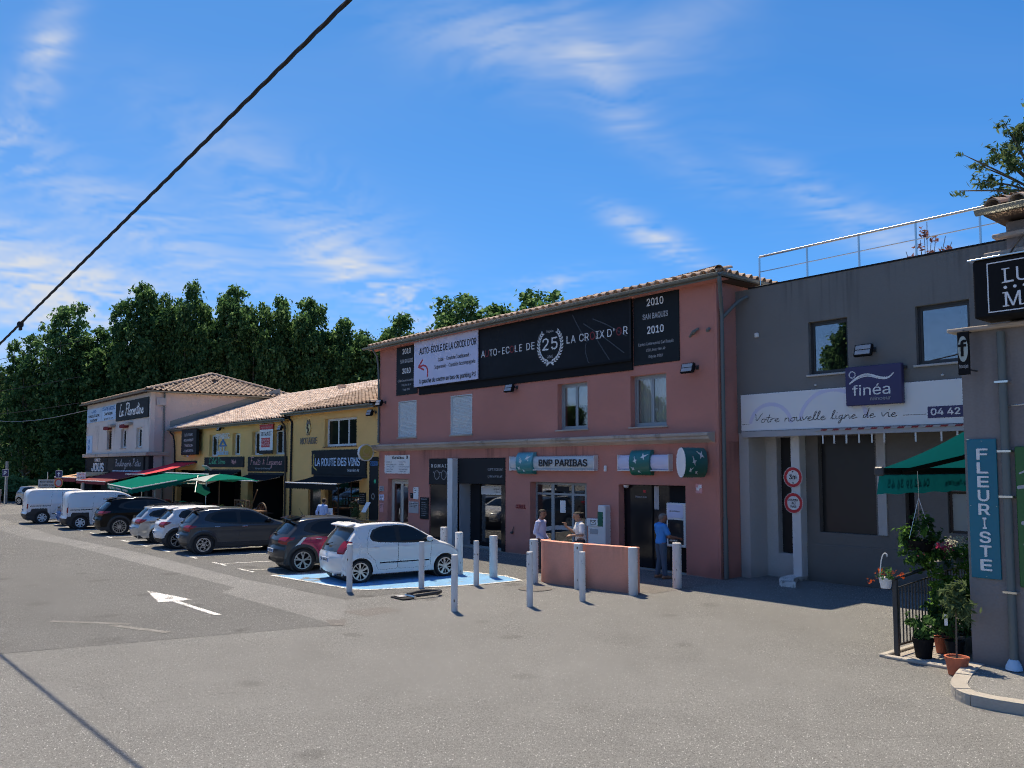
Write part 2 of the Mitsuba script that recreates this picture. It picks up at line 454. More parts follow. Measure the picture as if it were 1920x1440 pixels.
for nm, c in (('cloth_green', (.010, .175, .128)), ('cloth_teal', (.006, .13, .15)), ('cloth_pale', (.55, .60, .55)), ('cloth_bottle', (.008, .075, .055))):
    scene[nm] = {'type': 'principledthin', 'base_color': rgb(*c), 'roughness': .8, 'diff_trans': .55, 'spec_trans': 0.0}
scene['pane'] = {'type': 'thindielectric', 'int_ior': 1.55}
scene['solar_pane'] = {'type': 'twosided', 'bsdf': {'type': 'blendbsdf', 'weight': .5, 'a': {'type': 'diffuse', 'reflectance': rgb(.008, .01, .011)},
                       'b': {'type': 'conductor', 'material': 'none', 'specular_reflectance': rgb(.62, .66, .70)}}}
scene['street_pane'] = {'type': 'twosided', 'bsdf': {'type': 'blendbsdf', 'weight': .16, 'a': {'type': 'diffuse', 'reflectance': rgb(.014, .018, .017)},
                      'b': {'type': 'conductor', 'material': 'none', 'specular_reflectance': rgb(.80, .84, .86)}}}
scene['shop_pane'] = {'type': 'twosided', 'bsdf': {'type': 'blendbsdf', 'weight': .30, 'a': {'type': 'diffuse', 'reflectance': rgb(.010, .010, .011)},
                      'b': {'type': 'conductor', 'material': 'none', 'specular_reflectance': rgb(.85, .87, .88)}}}
# ================================================================ ground and markings
def struct(name, mesh, m, parent=None, **k):
    return put(name, mesh, m, parent, kind=None if parent else 'structure', **k)


struct('ground', sheet([(-900, -900), (900, -900), (900, 900), (-900, 900)], 0.0), 'asphalt')
tag('ground', 'weathered grey asphalt of the car park and forecourt')
lane = [(-15.61, 2.39), (-14.32, 7.67), (-19.72, 7.52), (-20.28, 8.07), (-22.93, 7.99), (-27.55, 7.78), (-35.3, 7.5), (-39.8, 6.85), (-75, 6.2), (-75, -12), (-19, -12)]
put('lane_patch', sheet(lane, .004), 'asphalt_dark', 'ground')
bays = [(-16.9, 9.3), (-19.21, 9.07), (-21.7, 8.85), (-30.53, 8.74), (-39.45, 8.06), (-60, 8.3), (-60, 16.4), (-30, 17.6), (-18.5, 17.6), (-16.9, 14.6)]
put('bay_patch', sheet(bays, .004), 'asphalt_dark', 'ground')
put('pale_strip', sheet([(-14.32, 7.67), (-19.72, 7.52), (-20.28, 8.07), (-22.93, 7.99), (-27.55, 7.78), (-35.3, 7.5), (-39.8, 6.85), (-39.45, 8.06), (-30.53, 8.74), (-21.7, 8.85), (-19.21, 9.07), (-16.5, 9.2)], .004), 'asphalt_pale', 'ground')
put('repair_patch', sheet([(-15.55, 8.45), (-14.75, 8.55), (-14.85, 9.5), (-15.5, 9.42)], .004), 'asphalt_old', 'ground')
put('repair_patch', sheet([(-14.9, 7.75), (-14.3, 7.55), (-14.15, 7.75), (-14.7, 8.1)], .008), 'asphalt_old', 'ground')


def stripe(x0, y0, x1, y1, w=.1):
    return LineString([(x0, y0), (x1, y1)]).buffer(w / 2, cap_style='flat')


arrow = Polygon([(-21.11, 6.23), (-19.08, 6.62), (-19.10, 6.30), (-16.77, 6.41), (-16.81, 6.27), (-19.10, 6.18), (-19.18, 5.91)])
struct('road_arrow', sheet(arrow, .009), 'paint_white', label='long white lane arrow painted on the asphalt, pointing left')
put('old_line', sheet(unary_union([stripe(-18.2, 3.6, -16.9, 4.7, .13), stripe(-17.0, 4.4, -15.6, 5.0, .15)]), .009), 'paint_faint', 'ground')
TILT = math.tan(math.radians(11))
for xs in (-25.45, -23.4, -28.0, -30.6, -33.2, -35.6, -38.0, -40.6, -43.1, -45.7, -48.3, -50.9):
    ls = [stripe(xs, 9.62, xs + TILT * 4.9, 14.5), stripe(xs - .55, 9.62, xs + .55, 9.62)]
    put('bay_line', sheet(unary_union(ls), .009), 'paint_white', 'ground')
blue = Polygon([(-21.85, 9.72), (-18.15, 10.14), (-17.80, 10.42), (-16.80, 12.95), (-16.68, 14.30), (-17.6, 14.55), (-20.2, 14.1)])
put('blue_bay', sheet(blue.buffer(-.05), .009), 'paint_blue', 'ground')
put('blue_bay_border', sheet(blue.buffer(.05).difference(blue.buffer(-.05)), .0135), 'paint_white', 'ground')
wc = cat(sheet(Point(-20.35, 10.12).buffer(.30).difference(Point(-20.35, 10.12).buffer(.2)), .0135), sheet(stripe(-20.5, 10.35, -20.15, 10.55, .12), .018), sheet(Point(-20.75, 10.2).buffer(.1), .0135))
put('wheelchair_mark', wc, 'paint_faint', 'ground')
for (x, y, r, seed) in ((-37.5, 10.0, .38, 1), (-15.35, 13.62, .42, 2)):
    mh = numbered('manhole_cover')
    'manhole_iron' in scene or mat('manhole_iron', (.10, .095, .09), .7)
    put(mh.split('__')[-1], cat(lathe([(0, 0), (r, 0), (r, .012), (r * .92, .012), (r * .9, .007), (0, .009)], 28, (x, y, .004))), 'manhole_iron', kind=None,
        label='round iron manhole cover among the parking bays' if seed == 1 else 'round iron manhole cover set in the asphalt near the low pink wall', cat='manhole cover')
# forecourt along the shops and the florist's little paved strip
put('forecourt', sheet([(-31, 17.55), (-18.4, 17.55), (-16.6, 15.4), (-16.4, 14.6), (-13.0, 15.3), (-13.0, 18.5), (-31, 18.5)], .0045), 'asphalt_old', 'ground')
pave = sheet([(-6.42, 13.02), (-5.15, 13.16), (-5.15, 22), (-6.42, 22)], .010)
struct('path', pave, 'concrete')
tag('path', 'pale paved strip under the florist plant pots')
put('edging', bx(-6.46, -6.36, 12.98, 22, 0, .05, .01), 'kerb_stone', 'path')
put('edging', bx(-6.36, -5.15, 12.95, 13.07, 0, .045, .01), 'kerb_stone', 'path')
# raised pavement island by the florist, with its rounded kerb of separate stones
kp = chaikin([(-5.16, 13.1), (-5.12, 12.75), (-4.98, 12.1), (-4.80, 11.5), (-4.44, 11.17), (-3.85, 11.28), (-2.6, 11.45), (-1.2, 11.65), (3.0, 12.2)], 3)
isl = Polygon(list(map(tuple, kp)) + [(3.0, 13.4), (-5.16, 13.4)])
struct('pavement', slab(isl.buffer(-.2), 0.0, .125), 'asphalt_pale')
tag('pavement', 'raised asphalt pavement island at the foot of the florist building')
seg = LineString(kp)
s0, k = 0.0, 0
while s0 < seg.length - 1.0:
    step = .30 if s0 < 1.9 else .98
    a = np.array([seg.interpolate(min(s0 + t * (step - .012), seg.length)).coords[0] for t in np.linspace(0, 1, 5)])
    d = np.gradient(a, axis=0)
    d /= np.linalg.norm(d, axis=1, keepdims=True)
    inner = a + np.stack([-d[:, 1], d[:, 0]], 1) * .2
    stone = Polygon(list(map(tuple, a)) + list(map(tuple, inner[::-1])))
    if stone.is_valid and stone.area > .01:
        m = slab(stone, 0.0, .137 + .004 * (k % 3))
        put('kerb_stone', m, 'kerb_stone', 'pavement')
    s0 += step
    k += 1

# ================================================================ roofs of canal tiles
def tile_roof(o, xd, yd, nx, ny, pitch, row, clip=None, amp=.105, drop=.036, under=.05, along=5):
    """A corrugated canal tile roof: columns along xd, rows up the slope yd, every row lapping over the one below. clip(u, v) keeps a quad."""
    o, xd, yd = (np.array(q, float) for q in (o, xd, yd))
    nrm = np.cross(xd, yd)
    nrm /= np.linalg.norm(nrm)
    prof = [(-.5, 0), (-.30, .0), (-.25, .28), (-.16, .72), (0, 1.0), (.16, .72), (.25, .28), (.30, 0)]
    V, F, UV = [], [], []
    jit = np.random.RandomState(int(abs(o[0] * 7)) + nx)
    for j in range(ny):
        for i in range(nx):
            cu, cv = (i + .5) * pitch, (j + .5) * row
            if clip is not None and not clip(cu, cv):
                continue
            w = jit.normal(0, .006, 2)
            b = len(V)
            pts = prof + [(.5, 0)]
            for e in (0, 1):
                taper = 1.0 if e == 0 else .86
                for (q, h) in pts:
                    hx = q if abs(q) > .31 else q * taper
                    up = h * amp * (1.0 if e == 0 else .84) + (drop if e == 0 else 0) + (w[0] if h > 0 else 0)
                    V.append(o + xd * (cu + hx * pitch + (w[1] if h > 0 else 0)) + yd * (j * row + e * (row + .03)) + nrm * up)
                    UV.append((i + .5 if h > 0 else i + .1, j + .5))
            n = len(pts)
            for k in range(n - 1):
                F.append((b + k, b + k + 1, b + n + k + 1))
                F.append((b + k, b + n + k + 1, b + n + k))
    return np.array(V), np.array(F), np.array(UV)


def put_roof(parent, name, args, m, kind='stuff', **k):
    V, F, UV = tile_roof(*args, **k)
    key = numbered(parent + '__' + name)
    scene[key] = mikit.ply((V, F), m, smooth=False, uv=UV)
    if kind:
        tag(key, kind=kind)
    return key


def one_tile(i, o, xd, yd, pitch, row, rnd, amp=.078):
    """One cover tile at the eave, a tapering half barrel with its own thickness."""
    a = np.linspace(0, math.pi, 7)
    V, F = [], []
    nrm = np.cross(xd, yd)
    for e in (0, 1):
        for t in (0, .016):
            k = (1.0 if e == 0 else .84)
            for q in a:
                V.append(o + xd * (math.cos(q) * (pitch * .30 * k + t)) + yd * (e * row) + nrm * (math.sin(q) * (amp * k + t) + .012))
    for k in range(6):
        f = lambda p, q, r, s: F.extend([(p, q, r), (p, r, s)])
        f(7 + k, 7 + k + 1, 21 + k + 1, 21 + k)          # outside
        f(k + 1, k, 14 + k, 14 + k + 1)                  # inside
        f(k, k + 1, 7 + k + 1, 7 + k)                    # front edge
    V = np.array(V)
    V[:, 2] += rnd.normal(0, .004)
    return trimesh.Trimesh(V, F, process=False)


def ridge_tiles(parent, p0, p1, m, r=.11, n=None):
    p0, p1 = np.array(p0, float), np.array(p1, float)
    L = np.linalg.norm(p1 - p0)
    n = n or max(3, int(L / .4))
    t = (p1 - p0) / L
    side = np.cross(t, [0, 0, 1.0])
    side /= np.linalg.norm(side)
    up = np.cross(side, t)
    V, F = [], []
    for i in range(n):
        b = len(V)
        for e, k in ((0, 1.0), (1, .8)):
            for q in np.linspace(0, math.pi, 7):
                V.append(p0 + t * ((i + e * 1.06) * L / n) + side * math.cos(q) * r * k + up * (math.sin(q) * r * k + .02))
        for k in range(6):
            F += [(b + k, b + k + 1, b + 8 + k), (b + k, b + 8 + k, b + 7 + k)]
    mm = trimesh.Trimesh(V, F, process=False)
    key = put('ridge_tiles', mm, m, parent, smooth=40)
    return key


def gutter(parent, p0, p1, m='zinc', r=.075):
    p0, p1 = np.array(p0, float), np.array(p1, float)
    t = (p1 - p0) / np.linalg.norm(p1 - p0)
    side = np.cross(t, [0, 0, 1.0])
    q = np.linspace(math.pi, 2 * math.pi, 9)
    ring = [(math.cos(a) * r, math.sin(a) * r) for a in q] + [(math.cos(a) * (r - .008), math.sin(a) * (r - .008)) for a in q[::-1]] + [(-r, 0)]
    V, F, n = [], [], len(ring)
    for p in (p0, p1):
        V += [p + side * a + np.array([0, 0, 1.0]) * b for a, b in ring]
    for k in range(n - 1):
        F += [(k, k + 1, n + k + 1), (k, n + k + 1, n + k)]
    bead = tube([p0 + side * -r, p1 + side * -r], .012, 6)
    bead2 = tube([p0 + side * r, p1 + side * r], .012, 6)
    g = trimesh.Trimesh(V, F, process=False)
    g2 = g.copy()
    g2.invert()
    return put('gutter', cat(g, bead, bead2), m, parent, smooth=40)


def pipe(parent, pts, r=.05, m='pipe_grey', name='downpipe'):
    return put(name, tube(chaikin(pts, 2) if len(pts) > 2 else pts, r, 10), m, parent, smooth=40)


# ================================================================ windows and lamps
def window(parent, x0, x1, z0, z1, y, fr, leaves=2, depth=.22, fw=.06, blind=None, sill=None, pane='pane', transom=None):
    """A framed window set back in its opening: frame, leaves with panes, sill, and what hangs behind the glass."""
    yy = y + depth
    w = put('window', wall_y(frame_poly(x0, x1, z0, z1, fw), yy - .05, yy + .03), fr, parent)
    xs = np.linspace(x0 + fw, x1 - fw, leaves + 1)
    for a, b in zip(xs[:-1], xs[1:]):
        zs = [z0 + fw, z1 - fw] if transom is None else [z0 + fw, transom, z1 - fw]
        for c, d in zip(zs[:-1], zs[1:]):
            put('leaf', wall_y(frame_poly(a + .003, b - .003, c + .003, d - .003, .045), yy - .035, yy + .012), fr, w)
            put('pane', bx(a + .05, b - .05, yy - .008, yy - .002, c + .05, d - .05) if pane != 'pane' else wall_y(R(a + .04, b - .04, c + .04, d - .04), yy - .008, yy - .004), pane, w)
    if sill:
        put('sill', bx(x0 - .06, x1 + .06, y - .06, yy - .05, z0 - .05, z0 - .003, .008), sill, w)
    if blind == 'curtain':
        xx = np.linspace(x0, x1, 50)
        yv = yy + .14 + .025 * np.sin(xx * 34) + .012 * np.sin(xx * 71)
        v = np.vstack([np.column_stack([xx, yv, np.full(50, z0)]), np.column_stack([xx, yv, np.full(50, z1)])])
        f = [q for k in range(49) for q in ((k, k + 1, 51 + k), (k, 51 + k, 50 + k))]
        put('curtain', trimesh.Trimesh(v, f, process=False), 'blind', w, smooth=True)
    elif blind:
        put('blind', bx(x0 + fw, x1 - fw, yy + .06, yy + .07, z0 + (z1 - z0) * blind, z1 - .02), 'blind', w)
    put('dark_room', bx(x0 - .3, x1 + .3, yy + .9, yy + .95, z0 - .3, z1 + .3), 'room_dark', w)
    return w


def floodlight(x, y, z, label, w=.42, tilt=.35, arm=.28):
    """A square floodlight on a bracket, its face turned down to the ground."""
    t = thing('floodlight', label, 'floodlight', 'floodlights on the facades')
    h = w * .68
    M = trimesh.transformations.rotation_matrix(-tilt, (1, 0, 0))
    def mv(m):
        m = m.copy()
        m.apply_transform(M)
        m.apply_translation((x, y - arm, z))
        return m
    fins = [bx(-w * .4 + i * w * .1, -w * .4 + i * w * .1 + .012, .06, .12, -h * .36, h * .36) for i in range(9)]
    put('housing', mv(cat(bx(-w / 2, w / 2, -.02, .065, -h / 2, h / 2, .012), *fins)), 'black_matte', t)
    put('lens', mv(bx(-w / 2 + .035, w / 2 - .035, -.028, -.021, .012, h / 2 - .03)), 'print_grey', t)
    put('lens', mv(bx(-w / 2 + .035, w / 2 - .035, -.028, -.021, -h / 2 + .03, -.012)), 'print_grey', t)
    put('bracket', cat(cyl((x + w * .32, y, z + .02), (x + w * .32, y - arm + .08, z + .02), .018, 8), bx(x + w * .32 - .05, x + w * .32 + .05, y - .02, y + .001, z - .04, z + .08)), 'dark_steel', t)
    return t


# ================================================================ the pink building
PX0, PX1, PY = -30.93, -13.42, 18.5
pink = thing('pink_building', 'pink two storey commercial building with black banner under its tiled eave', 'building')
holes = [R(-19.73, -18.35, 4.18, 5.68), R(-16.55, -15.19, 4.16, 5.68), R(-29.40, -28.06, 4.20, 5.68), R(-25.68, -24.34, 4.20, 5.68),
         R(-30.20, -28.62, -.01, 2.48), R(-27.10, -22.40, -.01, 3.30), R(-21.10, -18.41, -.01, 2.48), R(-17.06, -14.56, -.01, 2.46)]
fw = R(PX0, PX1, 0, 8.02).difference(unary_union(holes))
put('wall', wall_y(fw, PY, PY + .34), 'stucco_pink', pink)
put('wall', bx(PX1 - .30, PX1 - .001, PY + .341, 29, 0, 8.02), 'stucco_pink', pink)
put('wall', bx(PX0 + .001, PX0 + .30, PY + .341, 29, 0, 8.02), 'stucco_pink', pink)
put('wall', bx(PX0 + .301, PX1 - .301, 28.7, 29, 0, 8.02), 'stucco_pink', pink)
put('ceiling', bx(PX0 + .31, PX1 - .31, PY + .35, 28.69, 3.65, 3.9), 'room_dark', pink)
put('floor', bx(PX0 + .31, PX1 - .31, PY - .0, 28.69, 0.0, .03), 'concrete', pink)
put('rounded_corner', cyl((PX1 - .075, PY + .07, 0), (PX1 - .075, PY + .07, 8.0), .078, 14), 'stucco_pink', pink, smooth=40)
# the moulded ledge between the storeys
led = Polygon([(18.499, 3.64), (18.30, 3.70), (18.22, 3.74), (18.22, 3.80), (18.16, 3.83), (18.16, 3.90), (18.499, 3.93)])
xl = np.linspace(PX0 - .1, PX1 - .12, 10)
for a, b in zip(xl[:-1], xl[1:]):
    put('ledge', wall_x(led, a + .002, b - .002), 'cornice_stone', pink)
# roof
EY, EZ, ROOF = PY - .42, 8.15, .285
xd, yd = np.array([1, 0, 0.0]), np.array([0, 1, ROOF]) / math.hypot(1, ROOF)
x0r, x1r = PX0 - .35, PX1 + .40
Wr = x1r - x0r
roof = put('roof', bx(x0r + .02, x1r - .02, EY + .1, 29.3, 8.02, 8.10), 'dark_wood', pink)
hipslope = math.hypot(1, ROOF)
put_roof(pink, 'roof_tiles', ((x0r, EY, EZ), xd, yd, int(Wr / .32), 15, Wr / int(Wr / .32), .38), 'tile_clay', clip=lambda u, v: Wr - u > v / hipslope - .1 and v > .70)
nt = int(Wr / .32)
rn = np.random.RandomState(4)
for j in range(2):
    for i in range(nt):
        o = np.array([x0r + (i + .5) * Wr / nt, EY - .03, EZ]) + yd * (j * .38)
        tl = one_tile(i, o, xd, yd, Wr / nt, .42, rn)
        uv = np.tile((i + .5, j + .5), (len(tl.vertices), 1))
        key = numbered(pink + '__tile')
        scene[key] = mikit.ply(tl, 'tile_clay', uv=uv)
put('eave_channels', bx(x0r, x1r, EY + .02, EY + .8, EZ - .05, EZ + .0), 'tile_clay', pink)
sx = np.array([0, 1.0, 0])
sy = np.array([-1, 0, ROOF]) / hipslope
put_roof(pink, 'roof_tiles', ((x1r, EY, EZ), sx, sy, 34, 15, .32, .38), 'tile_clay', clip=lambda u, v: u > v / hipslope - .1 and 10.9 - u > v / hipslope - .1)
ridge_tiles(pink, (x1r, EY, EZ + .04), (x1r - 5.4, EY + 5.4, EZ + 5.4 * ROOF + .04), 'tile_clay', .12)
gutter(pink, (x0r - .25, EY - .07, EZ - .045), (x1r + .05, EY - .07, EZ - .045))
gutter(pink, (x1r + .07, EY - .07, EZ - .045), (x1r + .07, 28, EZ - .045))
put('fascia', bx(x0r, x1r, EY + .02, EY + .05, EZ - .16, EZ - .055), 'zinc', pink)
put('soffit', bx(x0r, x1r, EY + .051, PY - .002, 8.0, 8.018), 'stucco_pink', pink)
pipe(pink, [(x1r + .02, EY - .02, 8.03), (x1r + .0, EY + .02, 7.85), (PX1 + .08, PY + .12, 7.25), (PX1 + .07, PY + .13, 6.9), (PX1 + .07, PY + .13, 1.6)], .055)
pipe(pink, [(PX1 + .07, PY + .13, 1.62), (PX1 + .07, PY + .13, .02)], .068)
pipe(pink, [(PX1 + .45, 19.30, 7.62), (PX1 + .30, PY + .6, 7.52), (PX1 + .07, PY + .13, 7.0)], .05)
pipe(pink, [(PX0 + .06, EY, 8.0), (PX0 + .02, PY - .06, 7.6), (PX0 + .02, PY - .06, 4.0)], .045)
window(pink, -19.73, -18.35, 4.18, 5.68, PY, 'grey_alu', 2, .24, .07, .52, 'cornice_stone')
window(pink, -16.55, -15.19, 4.16, 5.68, PY, 'grey_alu', 2, .24, .07, 'curtain', 'cornice_stone')
for x0, x1 in ((-29.40, -28.06), (-25.68, -24.34)):
    s = put('roller_shutter', wall_y(frame_poly(x0, x1, 4.20, 5.68, .035), PY - .012, PY + .10), 'shutter', pink)
    for k in range(27):
        z = 4.245 + k * (1.39 / 27)
        put('slat', bx(x0 + .038, x1 - .038, PY + .03, PY + .042, z, z + .047, .006), 'shutter', s)
    put('sill', bx(x0 - .05, x1 + .05, PY - .06, PY + .1, 4.13, 4.195, .01), 'cornice_stone', s)

# ---- signs on the pink building
def plaque(name, label, cat_, x0, x1, z0, z1, y, m, t=.03, group=None):
    k = thing(name, label, cat_, group)
    put('panel', bx(x0, x1, y - t, y - .001, z0, z1, .004), m, k)
    return k


def baquis(x0, x1, z0, z1, label):
    k = plaque('name_board', label, 'sign', x0, x1, z0, z1, PY, 'slate_board', .035, 'black boards at the two ends of the banner')
    c, y, h = (x0 + x1) / 2, PY - .036, z1 - z0
    for s, zz, w, hh, m in (('2010', .845, .62, .21, 'print_white'), ('SAN BAQUIS', .655, .95, .155, 'print_grey'), ('2010', .44, .62, .21, 'print_white'),
                            ('Centre Commercial San Baquis', .275, 1.32, .085, 'print_grey'), ('2010, Bouc-Bel-Air', .185, .72, .08, 'print_grey'), ('Depuis 2002', .09, .52, .08, 'print_grey')):
        word(k, s, c, z0 + h * zz, y, w, hh, m, bold=hh > .1, anchor='c')
    return k


baquis(-29.56, -27.98, 5.94, 7.96, 'black 2010 board left of the white driving school panel')
baquis(-16.38, -14.68, 5.97, 8.0, 'black 2010 board at the right end of the banner')
ban = thing('banner', 'long black driving school banner with white wreath and the number 25', 'banner')
put('sheet', bx(-27.82, -16.44, PY - .10, PY - .06, 6.17, 8.0, .006), 'banner_dark', ban)
put('back_board', bx(-27.82, -16.42, PY - .059, PY - .002, 5.86, 7.98), 'black_matte', ban)
put('rail', bx(-27.85, -16.40, PY - .125, PY - .101, 6.12, 6.18, .006), 'black_matte', ban)
put('rail', bx(-16.47, -16.40, PY - .125, PY - .101, 6.19, 7.98, .006), 'charcoal', ban)
yb = PY - .102
h = .24
letters = [('A', -23.62, 0), ('U', -23.30, 1), ('T', -22.98, 0), ('O', -22.68, 0), ('-', -22.36, 0), ('E', -22.14, 0), ('C', -21.90, 0), ('O', -21.60, 1), ('L', -21.26, 0), ('E', -21.03, 0), ]
xs = np.linspace(-23.56, -21.46, 10)
for ch, x, red in zip('AUTO-ECOLE', xs, (0, 1, 0, 0, 0, 0, 0, 1, 0, 0)):
    word(ban, ch, x, 6.95, yb, None, h, 'print_darkred' if red else 'print_white', anchor='c')
for ch, x in (('D', -21.06), ('E', -20.82)):
    word(ban, ch, x, 6.95, yb, None, h, 'print_white', anchor='c')
for ch, x, red in (('L', -19.10, 0), ('A', -18.87, 0), ('C', -18.50, 0), ('R', -18.26, 0), ('O', -18.01, 1), ('I', -17.80, 0), ('X', -17.60, 0), ('D', -17.28, 0), ("'", -17.10, 0), ('O', -16.89, 1), ('R', -16.63, 0)):
    word(ban, ch, x, 6.95, yb, None, h, 'print_darkred' if red else 'print_white', anchor='c')
word(ban, '25', -19.97, 6.84, yb, .74, .40, 'print_white', False, anchor='c')
word(ban, 'ANS', -19.97, 6.56, yb, .26, .10, 'print_grey', anchor='c')
word(ban, 'Depuis', -19.97, 7.42, yb, .34, .08, 'print_grey', anchor='c')
leafs = []
for s in (-1, 1):
    for k in range(13):
        a = math.radians(-82 + k * 10.5)
        cx_, cz_ = -19.97 + s * .56 * math.cos(a), 6.99 + .56 * math.sin(a)
        tx, tz = -s * math.sin(a), math.cos(a)
        for q in (-1, 1):
            dx, dz = tx * .8 + q * .6 * s * math.cos(a), tz * .8 + q * .6 * math.sin(a)
            l = .135
            px_, pz_ = -dz * .032, dx * .032
            leafs.append(Polygon([(cx_, cz_), (cx_ + dx * l * .5 + px_, cz_ + dz * l * .5 + pz_), (cx_ + dx * l, cz_ + dz * l), (cx_ + dx * l * .5 - px_, cz_ + dz * l * .5 - pz_)]))
    leafs.append(LineString([(-19.97 + s * .03, 6.42), (-19.97 + s * .16, 6.33)]).buffer(.022))
put('wreath', wall_y(unary_union(leafs), yb - .008, yb), 'print_white', ban)
for k, (a, b, c_, d_) in enumerate(((-18.9, 7.85, -18.25, 6.9), (-18.3, 6.85, -18.2, 6.25), (-18.0, 7.2, -17.3, 6.25), (-18.4, 7.5, -16.7, 6.4), (-18.0, 7.6, -16.6, 6.9))):
    put('road_print', wall_y(LineString(chaikin([(a, b), ((a + c_) / 2 - .1, (b + d_) / 2 + .1), (c_, d_)])).buffer(.012), yb - .002, yb), 'banner_streak', ban)
pan = thing('advert_panel', 'white driving school panel with a curved red arrow over the black banner', 'sign')
put('panel', bx(-28.02, -23.80, PY - .17, PY - .127, 6.18, 8.0, .005), 'print_lilac', pan)
yp = PY - .171
for s, xc, z, w, hh, b in (('AUTO-ÉCOLE DE LA CROIX D\'OR', -25.75, 7.46, 3.75, .25, True), ('Code - Conduite Traditionnel -', -25.25, 7.06, 2.10, .145, False),
                           ('Supervisée - Conduite Accompagnée', -25.25, 6.79, 2.62, .145, False), ('A gauche du centre en bas du parking P3', -25.77, 6.30, 3.72, .16, True)):
    word(pan, s, xc, z, yp, w, hh, 'print_black', b, anchor='c')
q = chaikin([(-27.03, 6.55), (-27.02, 6.85), (-27.25, 7.02), (-27.60, 6.98)], 3)
ar = unary_union([LineString(q).buffer(.035), LineString([(-27.40, 7.22), (-27.68, 6.97), (-27.32, 6.84)]).buffer(.035)])
put('red_arrow', wall_y(ar, yp - .006, yp), 'print_red', pan)
floodlight(-30.58, PY, 5.70, 'floodlight at the left end of the pink wall, beside the yellow building')
floodlight(-21.90, PY, 5.70, 'floodlight on the pink wall under the middle of the banner')
floodlight(-14.22, PY, 5.70, 'floodlight on the pink wall below the right 2010 board')
wb = thing('wall_bracket', 'grey metal bracket stub on the pink wall right of the banner', 'bracket')
put('arm', cat(tube([(-14.33, PY, 6.60), (-14.15, PY - .08, 6.72), (-13.98, PY - .06, 6.78)], .035, 8), tube([(-14.2, PY, 6.66), (-14.05, PY - .12, 6.72)], .03, 6)), 'pipe_grey', wb)
wb = thing('wall_bracket', 'small grey conduit cap on the pink wall near its right corner', 'bracket')
put('cap', cat(tube([(-13.74, PY, 6.70), (-13.62, PY - .07, 6.74)], .04, 8), bx(-13.76, -13.66, PY - .03, PY, 6.66, 6.76, .01)), 'pipe_grey', wb)

# ---- ground floor of the pink building
nb = plaque('notice_board', 'large white notice board of an office, over the door at the pink left corner', 'notice board', -30.43, -28.50, 2.70, 3.46, PY, 'print_white')
word(nb, 'PÔLE MÉDICAL', -29.35, 3.30, PY - .031, .95, .09, 'print_black', True, anchor='c')
for c in (0, 1):
    for r in range(5):
        word(nb, ('Médecine générale', 'Kinésithérapie', 'Ostéopathe', 'Infirmières', 'Orthophoniste')[(r + 2 * c) % 5], -30.28 + c * .98, 3.16 - r * .10, PY - .031, .42 + .12 * ((r * 7 + c) % 4), .042, 'print_grey', name='line')
put('emblem', onto(cat(bx(0, .1, 0, .12, 0, .004)), (-28.72, PY - .031, 3.31)), 'print_black', nb)
dr_ = put('office_door', wall_y(frame_poly(-30.20, -28.62, .03, 2.46, .09).difference(R(-30.1, -28.7, .02, .125)), PY + .20, PY + .27), 'cream_frame', pink)
for a, b in ((-30.11, -29.42), (-29.40, -28.71)):
    put('leaf', wall_y(frame_poly(a, b, .05, 2.36, .085), PY + .205, PY + .255), 'cream_frame', dr_)
    put('pane', wall_y(R(a + .08, b - .08, .13, 2.28), PY + .225, PY + .23), 'pane', dr_)
put('handle', tube([(-29.5, PY + .15, 1.0), (-29.5, PY + .15, 1.25)], .014, 8), 'steel', dr_)
put('dark_room', bx(-30.5, -28.3, PY + 1.6, PY + 1.65, 0.03, 2.9), 'room_dark', dr_)
for i, (x0, x1, z0, z1, m, lab) in enumerate(((-30.86, -30.50, 1.95, 2.15, 'print_grey', 'small grey notice left of the office door, topmost'), (-30.86, -30.48, 1.55, 1.80, 'print_lilac', 'small lilac notice left of the office door, in the middle'),
        (-30.82, -30.52, 1.05, 1.45, 'print_pink', 'small pink poster left of the office door, lowest'), (-28.22, -27.86, 1.68, 2.16, 'print_white', 'white letter box notice right of the office door, highest'),
        (-28.45, -28.26, 1.72, 1.92, 'charcoal', 'small dark door bell plate right of the office door'), (-28.55, -27.84, 1.12, 1.58, 'print_grey', 'wide grey framed notice right of the office door'))):
    k = plaque('wall_notice', lab, 'notice', x0, x1, z0, z1, PY, m, .02)
    for r in range(3):
        put('line', bx(x0 + .06, x1 - .06 - .05 * r, PY - .024, PY - .02, z1 - .08 - .07 * r, z1 - .06 - .07 * r), 'print_black' if m != 'charcoal' else 'print_grey', k)
k = plaque('menu_board', 'black framed board left of the optician shop front', 'board', -27.70, -27.13, .92, 1.77, PY, 'slate_board', .04)
word(k, 'ROMAIN', -27.42, 1.68, PY - .041, .40, .045, 'print_grey', anchor='c')
for r in range(7):
    put('line', bx(-27.60, -27.30 + .06 * (r % 3), PY - .043, PY - .04, 1.56 - r * .085, 1.575 - r * .085), 'print_grey', k)
